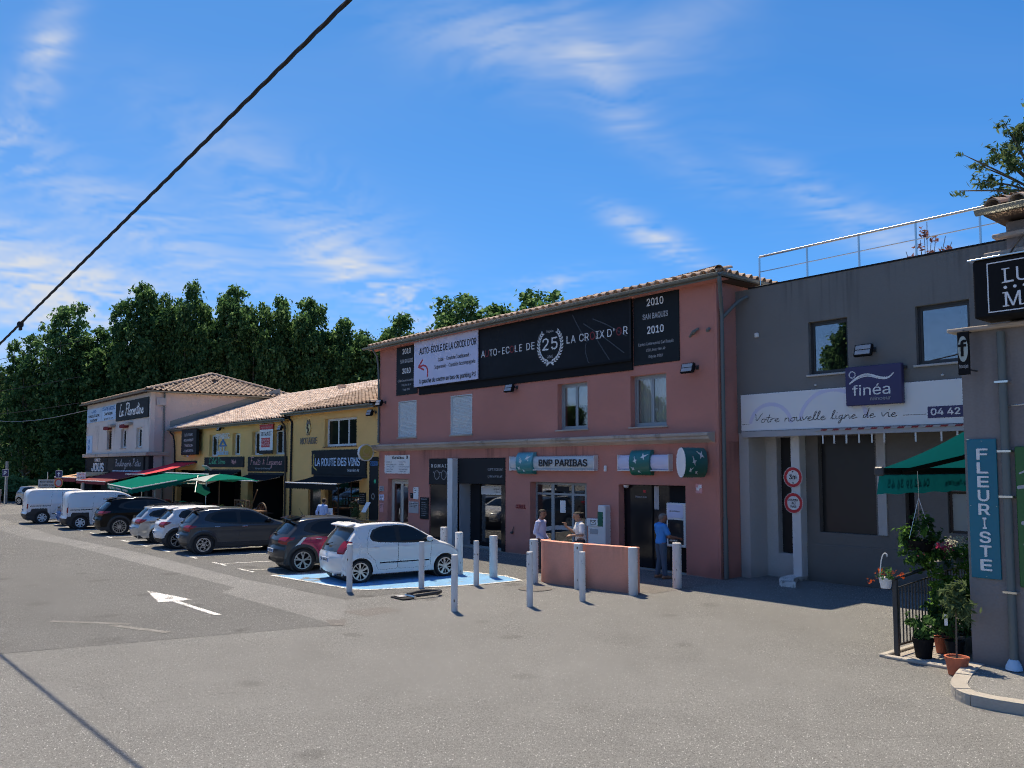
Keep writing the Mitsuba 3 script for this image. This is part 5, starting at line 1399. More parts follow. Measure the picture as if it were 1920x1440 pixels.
put('end_cap', bx(ax0 - .08, ax0 + .07, ya - .10, ya - .021, 2.84, 2.99, .02), 'dark_steel', aw)
for yy_ in (14.5, 17.8):
    put('arm', tube([(ax0 + .05, yy_ - .3, 2.90), ((ax0 + ax1) / 2, yy_ + .5, 3.15), (ax1, yy_, 3.42)], .04, 8), 'black_matte', aw)
put('cassette', bx(ax1 - .1, ax1, ya, yb_, 3.55, 3.72, .03), 'dark_steel', aw)

# ================================================================ low pink wall
lwl = thing('low_wall', 'low curved pink rendered wall in front of the bank entrance', 'wall')
cen = chaikin([(-16.30, 14.85), (-16.10, 14.62), (-15.2, 14.68), (-14.2, 14.86), (-13.28, 15.02)], 3)
ln = LineString(cen).buffer(.11, cap_style='flat', quad_segs=4)
m = slab(ln, 0, 1.0)
v = np.array(m.vertices)
up = v[:, 2] > .5
v[up, 2] = 1.03
m.vertices = v
put('body', m, 'render_wall', lwl)
put('coping', slab(LineString(cen).buffer(.125, cap_style='flat', quad_segs=4), 1.031, 1.075), 'render_wall', lwl)
# ================================================================ bollards and street furniture
def scuffed(p, n, uv):
    w = fbm(p.x * 14, p.y * 14, p.z * 5, 3)
    low_ = 1 - smoothstep(.02, .30, p.z)
    chip = smoothstep(.755, .78, fbm(p.x * 22 + 5, p.y * 22, p.z * 9, 3))
    c = mix(mi.Color3f(.64, .63, .62) * (.88 + .2 * w), mi.Color3f(.30, .27, .24), .55 * low_ * w)
    return mix(c, mi.Color3f(.12, .09, .07), chip)


mat('bollard_paint', proc(scuffed), .55)


def bollard(x, y, r, h, label, lean=0.0):
    k = thing('bollard', label, 'bollard', 'white bollards round the parking bay and the low wall')
    prof = [(0, 0), (r, 0), (r, h - .02), (r * .93, h - .004), (r * .85, h), (0, h)]
    m = lathe(prof, 24)
    m.vertices[:, 0] += m.vertices[:, 2] * lean
    m.apply_translation((x, y, 0))
    put('shaft', m, 'bollard_paint', k, smooth=35)
    return k


TH, TK = .070, .112
for x, y, r, h, lab in ((-17.84, 9.89, TH, 1.14, 'slim white bollard in front of the rear wheel of the small white hatchback'),
                        (-17.24, 11.55, TH, 1.15, 'slim white bollard in front of the door of the small white hatchback'),
                        (-16.74, 12.87, TH, 1.12, 'slim white bollard at the right edge of the blue bay, right of the white hatchback'),
                        (-14.10, 10.27, TH, 1.16, 'chipped slim white bollard nearest to the viewer, right of the fallen parking barrier'),
                        (-13.54, 11.86, TH, 1.16, 'slim white bollard before the left end of the low pink wall'),
                        (-13.31, 13.22, TH, 1.09, 'slim white bollard before the middle of the low pink wall'),
                        (-17.63, 14.14, TK, 1.13, 'thick white bollard standing alone at the far corner of the blue bay'),
                        (-16.16, 14.30, TK, 1.12, 'thick white bollard at the left end of the low pink wall'),
                        (-14.69, 14.46, TK, 1.10, 'thick white bollard at the middle of the low pink wall'),
                        (-13.18, 14.76, TK, 1.10, 'thick white bollard at the right end of the low pink wall'),
                        (-13.19, 16.39, TK, 1.11, 'thick white bollard in the shade beside the man at the cash machine'),
                        (-18.74, 13.80, TK, 1.17, 'thick white bollard at the nose of the white hatchback, before the white post'),
                        (-20.60, 14.60, TK, 1.17, 'thick white bollard with only its top over the white hatchback bonnet')):
    bollard(x, y, r, h, lab)
bo_ = thing('parking_barrier', 'knocked down dark parking barrier lying on the asphalt', 'barrier')
put('plate', cat(bx(-16.46, -15.92, 10.18, 10.48, .006, .035, .01), bx(-16.38, -16.12, 10.22, 10.44, .036, .05, .004)), 'charcoal', bo_)
put('label_plate', bx(-16.36, -16.14, 10.24, 10.42, .0505, .054), 'print_grey', bo_)
hoop = chaikin([(-16.2, 10.48, .07), (-16.33, 10.9, .09), (-16.34, 11.2, .09), (-16.12, 11.34, .09), (-15.93, 11.2, .09), (-15.90, 10.9, .09), (-15.98, 10.48, .07)], 3)
put('hoop', tube(hoop, .042, 10), 'dark_steel', bo_, smooth=40)
put('hinge', cyl((-16.30, 10.49, .05), (-15.9, 10.49, .05), .03, 10), 'steel', bo_)

# florist railing up the ramp
fr_ = thing('florist_railing', 'black iron railing with upright bars beside the florist plant pots', 'railing')
r0, r1 = np.array([-6.28, 13.22, 0]), np.array([-6.28, 19.0, 0])
def rail_z(y):
    return 1.22 + (y - 13.22) * .06
put('handrail', tube([(-6.28, 13.15, rail_z(13.15)), (-6.28, 19.0, rail_z(19.0))], .03, 8), 'dark_steel', fr_, smooth=40)
put('lower_rail', bx(-6.295, -6.265, 13.25, 19.0, .16, .19), 'dark_steel', fr_)
put('upper_rail', tube([(-6.28, 13.22, rail_z(13.22) - .16), (-6.28, 19.0, rail_z(19) - .16)], .012, 6), 'dark_steel', fr_)
for y in (13.22, 15.1, 17.0, 18.9):
    put('post', bx(-6.315, -6.245, y - .035, y + .035, 0, rail_z(y) - .02, .006), 'dark_steel', fr_)
y = 13.34
while y < 18.9:
    put('bar', cyl((-6.28, y, .19), (-6.28, y, rail_z(y) - .16), .011, 6), 'dark_steel', fr_)
    y += .115

# ---------------------------------------------------------------- foliage
for nm, c, tr in (('leaf_dark', (.042, .100, .038), .42), ('leaf_mid', (.088, .180, .062), .45), ('leaf_light', (.20, .32, .13), .46), ('leaf_olive', (.13, .185, .085), .40), ('leaf_hill', (.040, .060, .026), .3),
                  ('leaf_bright', (.12, .25, .05), .46), ('petal_orange', (.62, .11, .03), .4), ('petal_pink', (.60, .08, .20), .4), ('petal_white', (.62, .62, .52), .4), ('leaf_reddish', (.20, .10, .09), .4)):
    scene[nm] = {'type': 'principledthin', 'base_color': rgb(*c), 'roughness': .34 if 'leaf' in nm else .6, 'diff_trans': tr * 2.6, 'spec_trans': 0.0}
mat('bark', proc(lambda p, n, uv: mix(mi.Color3f(.16, .13, .10), mi.Color3f(.07, .055, .04), fbm(p.x * 6, p.y * 6, p.z * 2, 3))), .9)
mat('bark_pale', proc(lambda p, n, uv: mix(mi.Color3f(.30, .27, .21), mi.Color3f(.13, .11, .08), smoothstep(.4, .6, fbm(p.x * 3, p.y * 3, p.z * 1.5, 3)))), .9)


def leaves(c, size, rs, elong=1.0, nrm=None, fold=.25):
    """Leaf blades at the points c: each a folded rhomb of two triangles, turned at random (leaning to nrm)."""
    n = len(c)
    size = np.broadcast_to(size, (n,)) * rs.uniform(.7, 1.3, n)
    a = rs.normal(size=(n, 3))
    if nrm is not None:
        a = a * .75 + nrm
    a /= np.linalg.norm(a, axis=1, keepdims=True)
    b = np.cross(a, rs.normal(size=(n, 3)))
    b /= np.linalg.norm(b, axis=1, keepdims=True)
    d = np.cross(a, b)
    L, W = size[:, None] * b * .5 * elong, size[:, None] * d * .36
    F_ = a * size[:, None] * fold
    v = np.stack([c - L, c + W + F_ * .4, c + L, c - W + F_ * .4], 1).reshape(-1, 3)
    i = np.arange(n)[:, None] * 4
    f = np.concatenate([i + [0, 1, 2], i + [0, 2, 3]], 1).reshape(-1, 3)
    return trimesh.Trimesh(v, f, process=False)


def crown_points(rs, lobes, per, clump=.5):
    """Leaf positions in clumps on and under the skins of the lobes (x, y, z, rx, ry, rz)."""
    P, N = [], []
    for (x, y, z, rx, ry, rz) in lobes:
        vol = max(1, int(per * (rx * ry * rz) ** .66))
        d = rs.normal(size=(vol, 3))
        d /= np.linalg.norm(d, axis=1, keepdims=True)
        r = rs.uniform(.55, 1.05, vol) ** .6
        cen = np.array([x, y, z]) + d * r[:, None] * np.array([rx, ry, rz])
        for k, dd in zip(cen, d):
            m = rs.randint(9, 17)
            P.append(k + rs.normal(size=(m, 3)) * clump * rs.uniform(.5, 1.1) * np.array([1, 1, .8]))
            N.append(np.tile(dd * .5 + [0, 0, .55], (m, 1)))
    return np.vstack(P), np.vstack(N)


def tree_proto(seed, h, w, per=9, leaf=.40, clump=.34):
    """Trunk, limbs and crown of one tall tree: a bundle of upright, pointed columns of foliage with gaps between."""
    rs = np.random.RandomState(seed)
    lobes, limbs = [], []
    tr = chaikin([(0, 0, 0), (rs.normal(0, .1), rs.normal(0, .1), h * .3), (rs.normal(0, .25), rs.normal(0, .25), h * .62), (rs.normal(0, .3), rs.normal(0, .3), h * .9)], 2)
    trunk = tube(tr, np.linspace(.33, .05, len(tr)), 9)
    n = 10
    for k in range(n):
        f = math.sqrt((k + .3) / n)
        a, rr = k * 2.4 + rs.uniform(-.4, .4), w * .42 * f
        x, y_ = rr * math.cos(a), rr * math.sin(a)
        top = h * (.965 - .24 * f ** 1.8 + rs.uniform(-.07, .02))
        bot = h * rs.uniform(.16, .34)
        lx, ly = rs.normal(0, .25, 2)
        m = 4
        for j in range(m):
            t = (j + .5) / m
            z = bot + (top - bot) * t
            r = w * (.175 - .055 * t ** 2.2) * rs.uniform(.8, 1.25)
            lobes.append((x + lx * t + rs.normal(0, .2), y_ + ly * t + rs.normal(0, .2), z, r, r, (top - bot) / m * .60))
        lobes.append((x + lx, y_ + ly, top - h * .02, w * .085, w * .085, h * .035))
        pts = chaikin([(0, 0, h * .14), (x * .6, y_ * .6, bot), (x + lx, y_ + ly, top)], 2)
        limbs.append(tube(pts, np.linspace(.12, .02, len(pts)), 6))
    P, N = crown_points(rs, lobes, per, clump)
    return cat(trunk, *limbs), P, N, rs, leaf


TREE = []
for seed, h, w, per in ((11, 20, 9.5, 24), (23, 20, 9.0, 24), (37, 20, 10.0, 24), (52, 20, 9.0, 11)):
    wood_, P, N, rs, leaf = tree_proto(seed, h, w, per)
    sel = rs.uniform(size=len(P))
    TREE.append((mikit.ply(wood_, 'bark' if per > 15 else 'bark_pale', smooth=40), [mikit.ply(leaves(P[(sel >= a) & (sel < b)], leaf, rs, 1.15, N[(sel >= a) & (sel < b)]), m) for a, b, m in ((0, .36, 'leaf_dark'), (.36, .74, 'leaf_mid'), (.74, 1.1, 'leaf_light'))]))


def plant_tree(p, x, y, h, label, rot=0.0, wide=1.0, cat_='tree', grp='tall trees behind the shops', z=0.0):
    wd_, cr = TREE[p]
    k = thing('tall_tree', label, cat_, grp)
    tw = T().translate([x, y, z]).rotate([0, 0, 1], rot).scale([h / 20 * wide, h / 20 * wide, h / 20])
    scene[k + '__trunk'] = {**wd_, 'to_world': tw}
    for i, c in enumerate(cr):
        scene[numbered(k + '__crown')] = {**c, 'to_world': tw}
    return k


spots = [(-86.3, 14.5, 15.6, .62), (-83.7, 17.1, 18.7, .78), (-82.0, 19.2, 16.4, .7), (-78.9, 22.5, 20.3, .72), (-77.5, 24.3, 19.4, .55), (-76.2, 25.8, 20.5, .55), (-74.0, 28.5, 20.1, .7), (-72.4, 30.4, 18.7, .6),
         (-71.0, 32.2, 19.3, .6), (-69.4, 34.1, 18.9, .65), (-67.0, 37.0, 17.5, .65), (-64.5, 40.2, 17.5, .8), (-60.0, 43.8, 19.4, 1.0), (-58.0, 46.2, 19.0, 1.0), (-54.8, 49.8, 19.6, 1.15),
         (-85, 24, 14.5, 1.0), (-80, 28, 16.0, 1.0), (-75, 33.5, 16.5, 1.0), (-69.5, 39.5, 15.5, 1.0), (-93, 17.0, 10.0, .9)]
pos = ['slim left side tree of the leftmost pair, left of the cream building', 'broad tree rising left of the cream building, tallest at the left end', 'lower tree right behind the left corner of the cream roof', 'tallest wide tree behind the cream building roof', 'slim tree between the two tallest ones behind the cream roof', 'narrow tall tree with a pointed top right of the widest one',
       'wide tall tree behind the hip of the cream roof', 'slim tree over the left end of the pale market roof', 'slim tree behind the middle of the pale market roof', 'tree over the right part of the pale market roof', 'tree over the right end of the pale market roof', 'lower tree beside the left end of the pink roof',
       'tree top over the left half of the pink roof', 'slim tree top over the pink roof, in the middle of three', 'tree top farthest right over the pink roof', 'low dark tree in the second row behind the cream roof left end', 'dark tree in the second row behind the cream roof hip', 'dark tree in the second row behind the market roof', 'dark tree in the second row near the market ridge', 'low wide tree at the left edge below the hill']
for i, ((x, y, h, wdt), lab) in enumerate(zip(spots, pos)):
    plant_tree(3 if i in (0, 1, 4, 7, 12, 14) else i % 3, x, y, h, lab, rot=i * 67.0, wide=wdt * 20 / h)
# a tree and a house across the road behind the viewer, seen in the window panes
plant_tree(1, -24.0, -9.0, 13.5, 'tree across the road nearest the viewer, seen only mirrored in the grey building window', 20, .9, grp='trees across the road')
for i, (x, y, h) in enumerate(((-47, -25, 12.0), (-57, -26, 12.5), (-66, -24, 11.5), (-76, -27, 13.0), (-88, -25, 13.0), (-101, -27, 13.5), (-115, -26, 14.0))):
    plant_tree(i % 3, x, y, h, ('first', 'second', 'third', 'fourth', 'fifth', 'sixth', 'seventh')[i] + ' tree of the row across the road, seen only in reflections', i * 50.0, 1.35, grp='trees across the road')
for nm, (x, y, rx, rz, m, lab) in {'a': (-96, 16, 5, 4.0, 'leaf_mid', 'dark bushy hedge at the far left behind the parked vans'), 'b': (-84, 12.2, 3.5, 2.2, 'leaf_light', 'lighter low bush at the far left edge under the trees'), 'c': (-79, 18, 4, 3.4, 'leaf_dark', 'dark undergrowth bush beside the cream building')}.items():
    rs = np.random.RandomState(len(nm) + int(abs(x)))
    P, N = crown_points(rs, [(x + rs.uniform(-rx, rx) * .7, y + rs.uniform(-rx, rx) * .5, rz * rs.uniform(.3, .75), rx * .4, rx * .4, rz * .4) for _ in range(9)], 60, .35)
    P[:, 2] = np.maximum(P[:, 2], .05)
    k = thing('bush', lab, 'bush')
    put('foliage', leaves(P, .3, rs, 1.2, N), m, k)
# wooded hill far behind on the left
gx, gy = np.meshgrid(np.linspace(-420, -150, 70), np.linspace(-80, 330, 90), indexing='ij')
hz = 24 * np.exp(-((gx + 260) / 75) ** 2 - ((gy - 25) / 70) ** 2) + 16 * np.exp(-((gx + 300) / 60) ** 2 - ((gy - 190) / 90) ** 2) - .5
hz += 3.0 * (meshkit.fbm(np.stack([gx / 16, gy / 16, 0 * gx], -1), 4, seed=3) - .5) * (hz > 1)
idx = np.arange(70 * 90).reshape(70, 90)
F = np.concatenate([np.stack([idx[:-1, :-1], idx[1:, :-1], idx[1:, 1:]], -1).reshape(-1, 3), np.stack([idx[:-1, :-1], idx[1:, 1:], idx[:-1, 1:]], -1).reshape(-1, 3)])
mat('hill_soil', (.10, .085, .05), .95)
struct('hill', trimesh.Trimesh(np.stack([gx, gy, hz], -1).reshape(-1, 3), F, process=False), 'hill_soil', label='wooded hill at the far left behind the trees')
rs = np.random.RandomState(8)
hp_ = np.stack([rs.uniform(-330, -175, 1500), rs.uniform(-40, 130, 1500)], 1)
P, N = [], []
for x, y in hp_:
    i, j = int((x + 420) / 270 * 69), int((y + 80) / 410 * 89)
    if hz[i, j] < 2:
        continue
    r = rs.uniform(1.6, 3.2)
    d = rs.normal(size=(60, 3))
    d /= np.linalg.norm(d, axis=1, keepdims=True)
    d[:, 2] = np.abs(d[:, 2])
    P.append(np.array([x, y, hz[i, j] + r * .4]) + d * r * np.array([1, 1, 1.2]))
    N.append(d)
key = put('hill_woods', leaves(np.vstack(P), 1.25, rs, 1.1, np.vstack(N)), 'leaf_hill', label='dense pine woods covering the far hill', cat='woods', kind='stuff')


def shrub(name, label, cat_, x, y, z, parts, group=None):
    k = thing(name, label, cat_, group)
    for pn, m, mm in parts:
        put(pn, m, mm, k)
    return k


def pot(x, y, r, h, z=0.0, rim=.02):
    return lathe([(0, 0), (r * .74, 0), (r * .97, h - .05), (r, h - .05), (r + rim * .4, h), (r - .02, h), (r - .03, h - .03), (0, h - .03)], 22, (x, y, z))


mat('terracotta', proc(lambda p, n, uv: mi.Color3f(.44, .12, .06) * (.85 + .3 * fbm(p.x * 9, p.y * 9, p.z * 9, 3))), .75)
mat('soil', (.035, .025, .018), .95)
PZ = .01
def potted(x, y, r, h, pm, label, lobes, lm_, ls, per=90, clump=.06, stem=None, seed=1, single=False, elong=1.5):
    rs = np.random.RandomState(seed)
    k = thing('potted_plant', label, 'potted plant')
    put('pot', pot(x, y, r, h, PZ), pm, k, smooth=35)
    put('soil', lathe([(0, .002), (r - .035, 0), (0, 0)], 14, (x, y, PZ + h - .028)), 'soil', k)
    P, N = crown_points(rs, [(x + a, y + b, PZ + h + c, d, d, e) for a, b, c, d, e in lobes], per, clump)
    put('leaves', leaves(P, ls, rs, elong, N), lm_, k)
    top = max(c for a, b, c, d, e in lobes)
    st = [tube(chaikin([(x, y, PZ + h - .03), (x + a * .4, y + b * .4, PZ + h + c * .5), (x + a, y + b, PZ + h + c)], 2), .008 if stem is None else stem, 6) for a, b, c, d, e in lobes]
    if single:
        st = [tube([(x, y, PZ + h - .03), (x + .01, y, PZ + h + top * .6), (x, y, PZ + h + top * .85)], [.013, .011, .006], 7)]
    put('stems', cat(*st), 'bark', k)
    return k


potted(-5.96, 13.42, .155, .30, 'black_matte', 'leafy green plant in a black pot, nearest the railing end post', [(0, 0, .14, .16, .12), (-.12, .05, .24, .12, .08), (.12, -.03, .22, .12, .10), (0, .1, .32, .10, .07)], 'leaf_mid', .075, 420, .05, seed=2)
potted(-5.90, 13.98, .13, .26, 'terracotta', 'green camellia like plant in a terracotta pot behind the black pot', [(0, 0, .25, .17, .16), (-.1, 0, .45, .14, .12), (.1, .05, .5, .12, .12), (0, .0, .62, .09, .08)], 'leaf_dark', .07, 420, .05, seed=3)
potted(-5.72, 14.35, .16, .27, 'concrete', 'low plant in a grey stone pot between two terracotta pots', [(0, 0, .12, .16, .09), (.1, .1, .2, .1, .08)], 'leaf_mid', .06, 380, .05, seed=4)
potted(-5.46, 14.75, .15, .28, 'terracotta', 'bushy light green plant in a terracotta pot nearest the pillar', [(0, 0, .25, .18, .2), (-.1, .1, .5, .16, .14), (.1, 0, .62, .14, .14)], 'leaf_bright', .06, 420, .05, seed=5)
potted(-5.02 - .16, 12.72, .16, .255, 'terracotta', 'small olive standard with a thin stem in a terracotta pot at the kerb', [(.03, 0, .62, .17, .11), (-.09, .04, .74, .13, .10), (.10, -.02, .74, .13, .11), (.0, 0, .90, .12, .10), (.03, .02, 1.02, .07, .07)], 'leaf_olive', .055, 420, .05, seed=6, elong=2.6, single=True)
scene[list(scene)[-1]]['bsdf'] = {'type': 'ref', 'id': 'bark'}
potted(-5.55, 15.6, .17, .30, 'print_grey', 'tall glossy plant in a grey pot under the florist awning', [(0, 0, .3, .22, .25), (-.15, .1, .6, .2, .18), (.1, .1, .8, .18, .18)], 'leaf_mid', .085, 420, .06, seed=7)
k = thing('price_tag', 'white plastic plant label hanging on the olive standard', 'label')
put('tag', onto(bx(-.022, .022, -.16, 0, 0, .002), (-5.27, 12.62, .86), (1, .2, 0), (.2, 0, 1)), 'print_white', k)
hbk = thing('hanging_basket', 'big trailing green plant hanging from the florist awning', 'hanging plant')
rs = np.random.RandomState(12)
hx, hy, hz_ = -6.28, 14.15, 1.72
P, N = crown_points(rs, [(hx, hy, hz_ + .12, .29, .29, .26), (hx - .08, hy - .12, hz_ - .1, .2, .2, .24), (hx + .1, hy + .15, hz_ - .12, .18, .18, .28), (hx, hy + .05, hz_ + .30, .2, .2, .13), (hx, hy - .1, hz_ - .32, .09, .1, .12), (hx + .05, hy + .22, hz_ - .36, .1, .1, .16)], 330, .07)
sel = rs.uniform(size=len(P))
put('leaves', leaves(P[sel < .6], .075, rs, 1.3, N[sel < .6]), 'leaf_dark', hbk)
put('leaves', leaves(P[sel >= .6], .075, rs, 1.3, N[sel >= .6]), 'leaf_bright', hbk)
put('basket', lathe([(0, -.16), (.16, -.12), (.24, .05), (.22, .05), (0, -.1)], 16, (hx, hy, hz_)), 'black_matte', hbk)
put('cords', cat(*[cyl((hx + .2 * math.cos(a), hy + .2 * math.sin(a), hz_ + .08), (hx, hy, hz_ + .75), .005, 5) for a in (0, 2.1, 4.2)], cyl((hx, hy, hz_ + .75), (hx, hy, hz_ + 1.2), .005, 5)), 'steel', hbk)
wp = thing('hanging_pot', 'white hanging pot with orange flowers at the railing end', 'hanging plant')
qx, qy, qz = -6.40, 13.16, 1.06
put('pot', lathe([(0, 0), (.075, 0), (.105, .17), (.095, .17), (0, .14)], 18, (qx, qy, qz)), 'white_metal', wp, smooth=35)
P, N = crown_points(rs, [(qx, qy, qz + .22, .13, .13, .07)], 500, .05)
put('leaves', leaves(P, .05, rs, 1.3, N), 'leaf_mid', wp)
P, N = crown_points(rs, [(qx - .14, qy, qz + .23, .10, .12, .06), (qx + .14, qy + .05, qz + .25, .12, .12, .05), (qx - .2, qy - .02, qz + .1, .04, .05, .06)], 330, .04)
put('flowers', leaves(P, .042, rs, 1.0, N), 'petal_orange', wp)
put('hanger', tube(chaikin([(qx - .09, qy, qz + .16), (qx - .07, qy, qz + .42), (qx - .02, qy, qz + .56), (qx + .04, qy, qz + .54), (qx + .03, qy, qz + .50)], 2), .009, 6), 'white_metal', wp)
for (x, y, z, m1, lab, sd) in ((-6.2, 14.75, 1.42, 'petal_pink', 'window box of deep pink flowers on the ramp railing', 21), (-6.2, 15.45, 1.46, 'petal_white', 'window box of small white flowers on the ramp railing next to the pink ones', 22)):
    kk = thing('flower_box', lab, 'flower box')
    rs = np.random.RandomState(sd)
    put('box', bx(x - .08, x + .08, y - .3, y + .3, z - .18, z - .02, .01), 'print_grey', kk)
    P, N = crown_points(rs, [(x, y - .15, z + .02, .18, .24, .14), (x, y + .15, z + .02, .18, .24, .14)], 420, .05)
    put('leaves', leaves(P, .06, rs, 1.4, N), 'leaf_mid', kk)
    P, N = crown_points(rs, [(x - .02, y - .14, z + .18, .15, .24, .12), (x, y + .14, z + .17, .15, .22, .11)], 330, .05)
    put('flowers', leaves(P, .045, rs, 1.0, N), m1, kk)
potted(-5.9, 16.4, .2, .4, 'black_matte', 'big leafy bush in a black tub farther up the florist ramp', [(0, 0, .4, .3, .3), (-.2, -.2, .7, .25, .22), (.1, -.3, .55, .25, .25)], 'leaf_bright', .08, 330, .07, seed=9)
potted(-5.85, 15.0, .16, .3, 'print_grey', 'dark leafy plant in a grey pot against the railing bars', [(0, 0, .3, .22, .22), (-.1, -.1, .55, .2, .18), (.1, .1, .75, .2, .16)], 'leaf_bright', .075, 380, .06, seed=10)
potted(-5.62, 13.75, .14, .27, 'charcoal', 'green leafy plant in a dark pot between the first terracotta pot and the pillar', [(0, 0, .25, .2, .2), (.1, .1, .5, .18, .16), (-.08, -.05, .7, .14, .14)], 'leaf_mid', .06, 420, .055, seed=14)
potted(-5.95, 14.6, .15, .30, 'black_matte', 'tall bushy plant in a black pot close behind the railing bars', [(0, 0, .3, .22, .25), (-.05, -.05, .6, .2, .2)], 'leaf_bright', .065, 420, .06, seed=15)
potted(-5.55, 16.6, .2, .4, 'print_grey', 'wide glossy bush in a grey tub under the florist awning', [(0, 0, .4, .34, .34), (-.2, -.2, .75, .3, .26), (.2, .1, .95, .28, .26)], 'leaf_mid', .08, 330, .07, seed=16)
potted(-6.02, 17.3, .2, .45, 'terracotta', 'big shrub in a terracotta tub at the far end of the ramp railing', [(0, 0, .5, .34, .4), (.0, -.2, 1.0, .3, .3)], 'leaf_bright', .08, 330, .07, seed=17)
potted(-5.45, 15.35, .16, .3, 'terracotta', 'red flowering plant in a terracotta pot beside the pillar edge', [(0, 0, .35, .22, .25), (-.1, 0, .65, .2, .18)], 'petal_pink', .05, 260, .06, seed=18)
potted(-6.0, 14.25, .15, .34, 'charcoal', 'full light green bush in a dark pot right behind the railing, under the hanging basket', [(0, 0, .35, .2, .28), (-.02, .1, .62, .2, .2), (.02, -.05, .82, .16, .16)], 'leaf_bright', .06, 430, .055, seed=51)
potted(-5.75, 15.05, .17, .36, 'black_matte', 'tall light green bush in a black tub between the railing and the pillar', [(0, 0, .4, .26, .3), (-.1, .05, .8, .24, .24), (.05, -.1, 1.1, .2, .2)], 'leaf_bright', .065, 400, .06, seed=52)
# olive tree on the terrace
ol = thing('olive_tree', 'grey green olive tree top above the tiled eave at the right edge', 'tree')
rs = np.random.RandomState(31)
ox, oy, oz = -6.6, 21.2, 9.95
lob, tw = [], []
for a, b, c, r in ((-1.55, 0, .72, .12), (-1.2, .1, .35, .2), (-1.65, -.1, -.25, .13), (-1.1, 0, -.1, .28), (-.7, .2, .5, .34), (-.3, -.2, .8, .3), (-.55, 0, 1.25, .16), (0, .2, .9, .4), (.4, 0, .7, .5), (-.1, -.2, .2, .5), (-.75, 0, -.45, .26), (-1.05, .1, -.75, .14), (-.2, 0, -.55, .3), (.5, .1, .0, .5), (.1, 0, 1.5, .18), (-.95, .1, .75, .14)):
    a, c, r = a * .93, c * .93, r * .85
    lob.append((ox + a, oy + b, oz + c, r, r, r * .8))
    pts = chaikin([(ox + .35, oy, oz - .9), (ox + a * .4 + .15, oy + b * .5, oz - .4 + c * .35), (ox + a, oy + b, oz + c)], 2)
    tw.append(tube(pts, np.linspace(.045, .008, len(pts)), 6))
P, N = crown_points(rs, lob, 210, .075)
sel = rs.uniform(size=len(P))
put('crown', leaves(P[sel < .8], .072, rs, 2.4, N[sel < .8]), 'leaf_olive', ol)
put('crown', leaves(P[sel >= .8], .07, rs, 2.4, N[sel >= .8]), 'leaf_dark', ol)
put('trunk', cat(tube([(ox + .4, oy, 7.2), (ox + .3, oy, 8.2), (ox + .35, oy, 9.2)], [.12, .09, .07], 8), *tw), 'bark', ol, smooth=40)
ts = thing('terrace_shrub', 'thin reddish shrub behind the terrace railing', 'shrub')
lob = [(-9.0 + dx, 21.0 + dy, 8.15 + dz, .10, .10, .22) for dx, dy, dz in ((-.55, 0, -.25), (-.35, 0, -.1), (-.1, .1, .35), (.05, 0, .55), (.2, 0, .2), (.0, -.1, .0), (.12, 0, .75), (-.2, .05, .15), (.3, .05, .38), (-.42, 0, .1), (.55, 0, .3), (.45, 0, .05), (.65, .1, .15), (.85, 0, -.1), (-.75, 0, -.35))]
P, N = crown_points(rs, lob, 110, .06)
put('leaves', leaves(P, .075, rs, 2.0, N), 'leaf_reddish', ts)
put('stems', cat(*[tube(chaikin([(-8.95, 21.0, 7.2), ((a - 8.95) / 2, b, 7.6), (a, b, c + .2)], 1), .008, 5) for a, b, c, *_ in lob]), 'bark', ts)

# ================================================================ overhead cable and things at the far left
p0, p1 = np.array([-31.24, 2.94, 5.07]), np.array([0.0, 4.91, 9.42])
cab = []
for t in np.linspace(0, 1, 160):
    q = p0 + (p1 - p0) * t
    cab.append(q + np.array([0, 0, -.0 * math.sin(math.pi * t)]))
ext = [p0 + (p0 - p1) / np.linalg.norm(p1 - p0) * s + np.array([0, 0, .0035 * s * s]) for s in np.linspace(20, .3, 30)]
cab = np.array(ext + cab)
wires = []
t = np.cumsum(np.r_[0, np.linalg.norm(np.diff(cab, axis=0), axis=1)])
dirv = (p1 - p0) / np.linalg.norm(p1 - p0)
s1 = np.cross(dirv, [0, 0, 1.0])
s1 /= np.linalg.norm(s1)
s2 = np.cross(s1, dirv)
tt = np.linspace(0, t[-1], 900)
cc = np.stack([np.interp(tt, t, cab[:, i]) for i in range(3)], 1)
ck = thing('overhead_cable', 'thick twisted black overhead cable crossing the sky', 'cable')
for ph in (0, 2.09, 4.19):
    put('strand', tube(cc + .014 * (np.cos(tt * 4.4 + ph)[:, None] * s1 + np.sin(tt * 4.4 + ph)[:, None] * s2), .0155, 7), 'rubber', ck, smooth=40)
kn = p0 + dirv * 9.2
put('connector', cat(bx(kn[0] - .09, kn[0] + .09, kn[1] - .06, kn[1] + .06, kn[2] - .08, kn[2] + .05, .02), bx(kn[0] - .03, kn[0] + .1, kn[1] - .03, kn[1] + .03, kn[2] - .16, kn[2] - .07, .01)), 'rubber', ck)
for i, (zz, lab) in enumerate(((12.9, 'thin far power line at the left edge, highest of three'), (10.4, 'thin far power line at the left edge, middle of three'), (8.6, 'thin far power line at the left edge, lowest of three'))):
    k = thing('power_line', lab, 'cable')
    a, b = np.array([-100, 5, zz]), np.array([-62, 13.5, zz - 1.3])
    pts = [a + (b - a) * s + np.array([0, 0, -.8 * math.sin(math.pi * s)]) for s in np.linspace(0, 1, 20)]
    put('wire', tube(pts, .018, 5), 'rubber', k)
k = thing('power_line', 'pale service cable from the left edge to the cream building corner', 'cable')
a, b = np.array([-92, 8.0, 8.6]), np.array([-74.6, 16.85, 7.6])
put('wire', tube([a + (b - a) * s + np.array([0, 0, -1.2 * math.sin(math.pi * s)]) for s in np.linspace(0, 1, 24)], .022, 5), 'print_grey', k)
dw = thing('stone_wall', 'old rough stone wall stub at the left edge', 'wall')
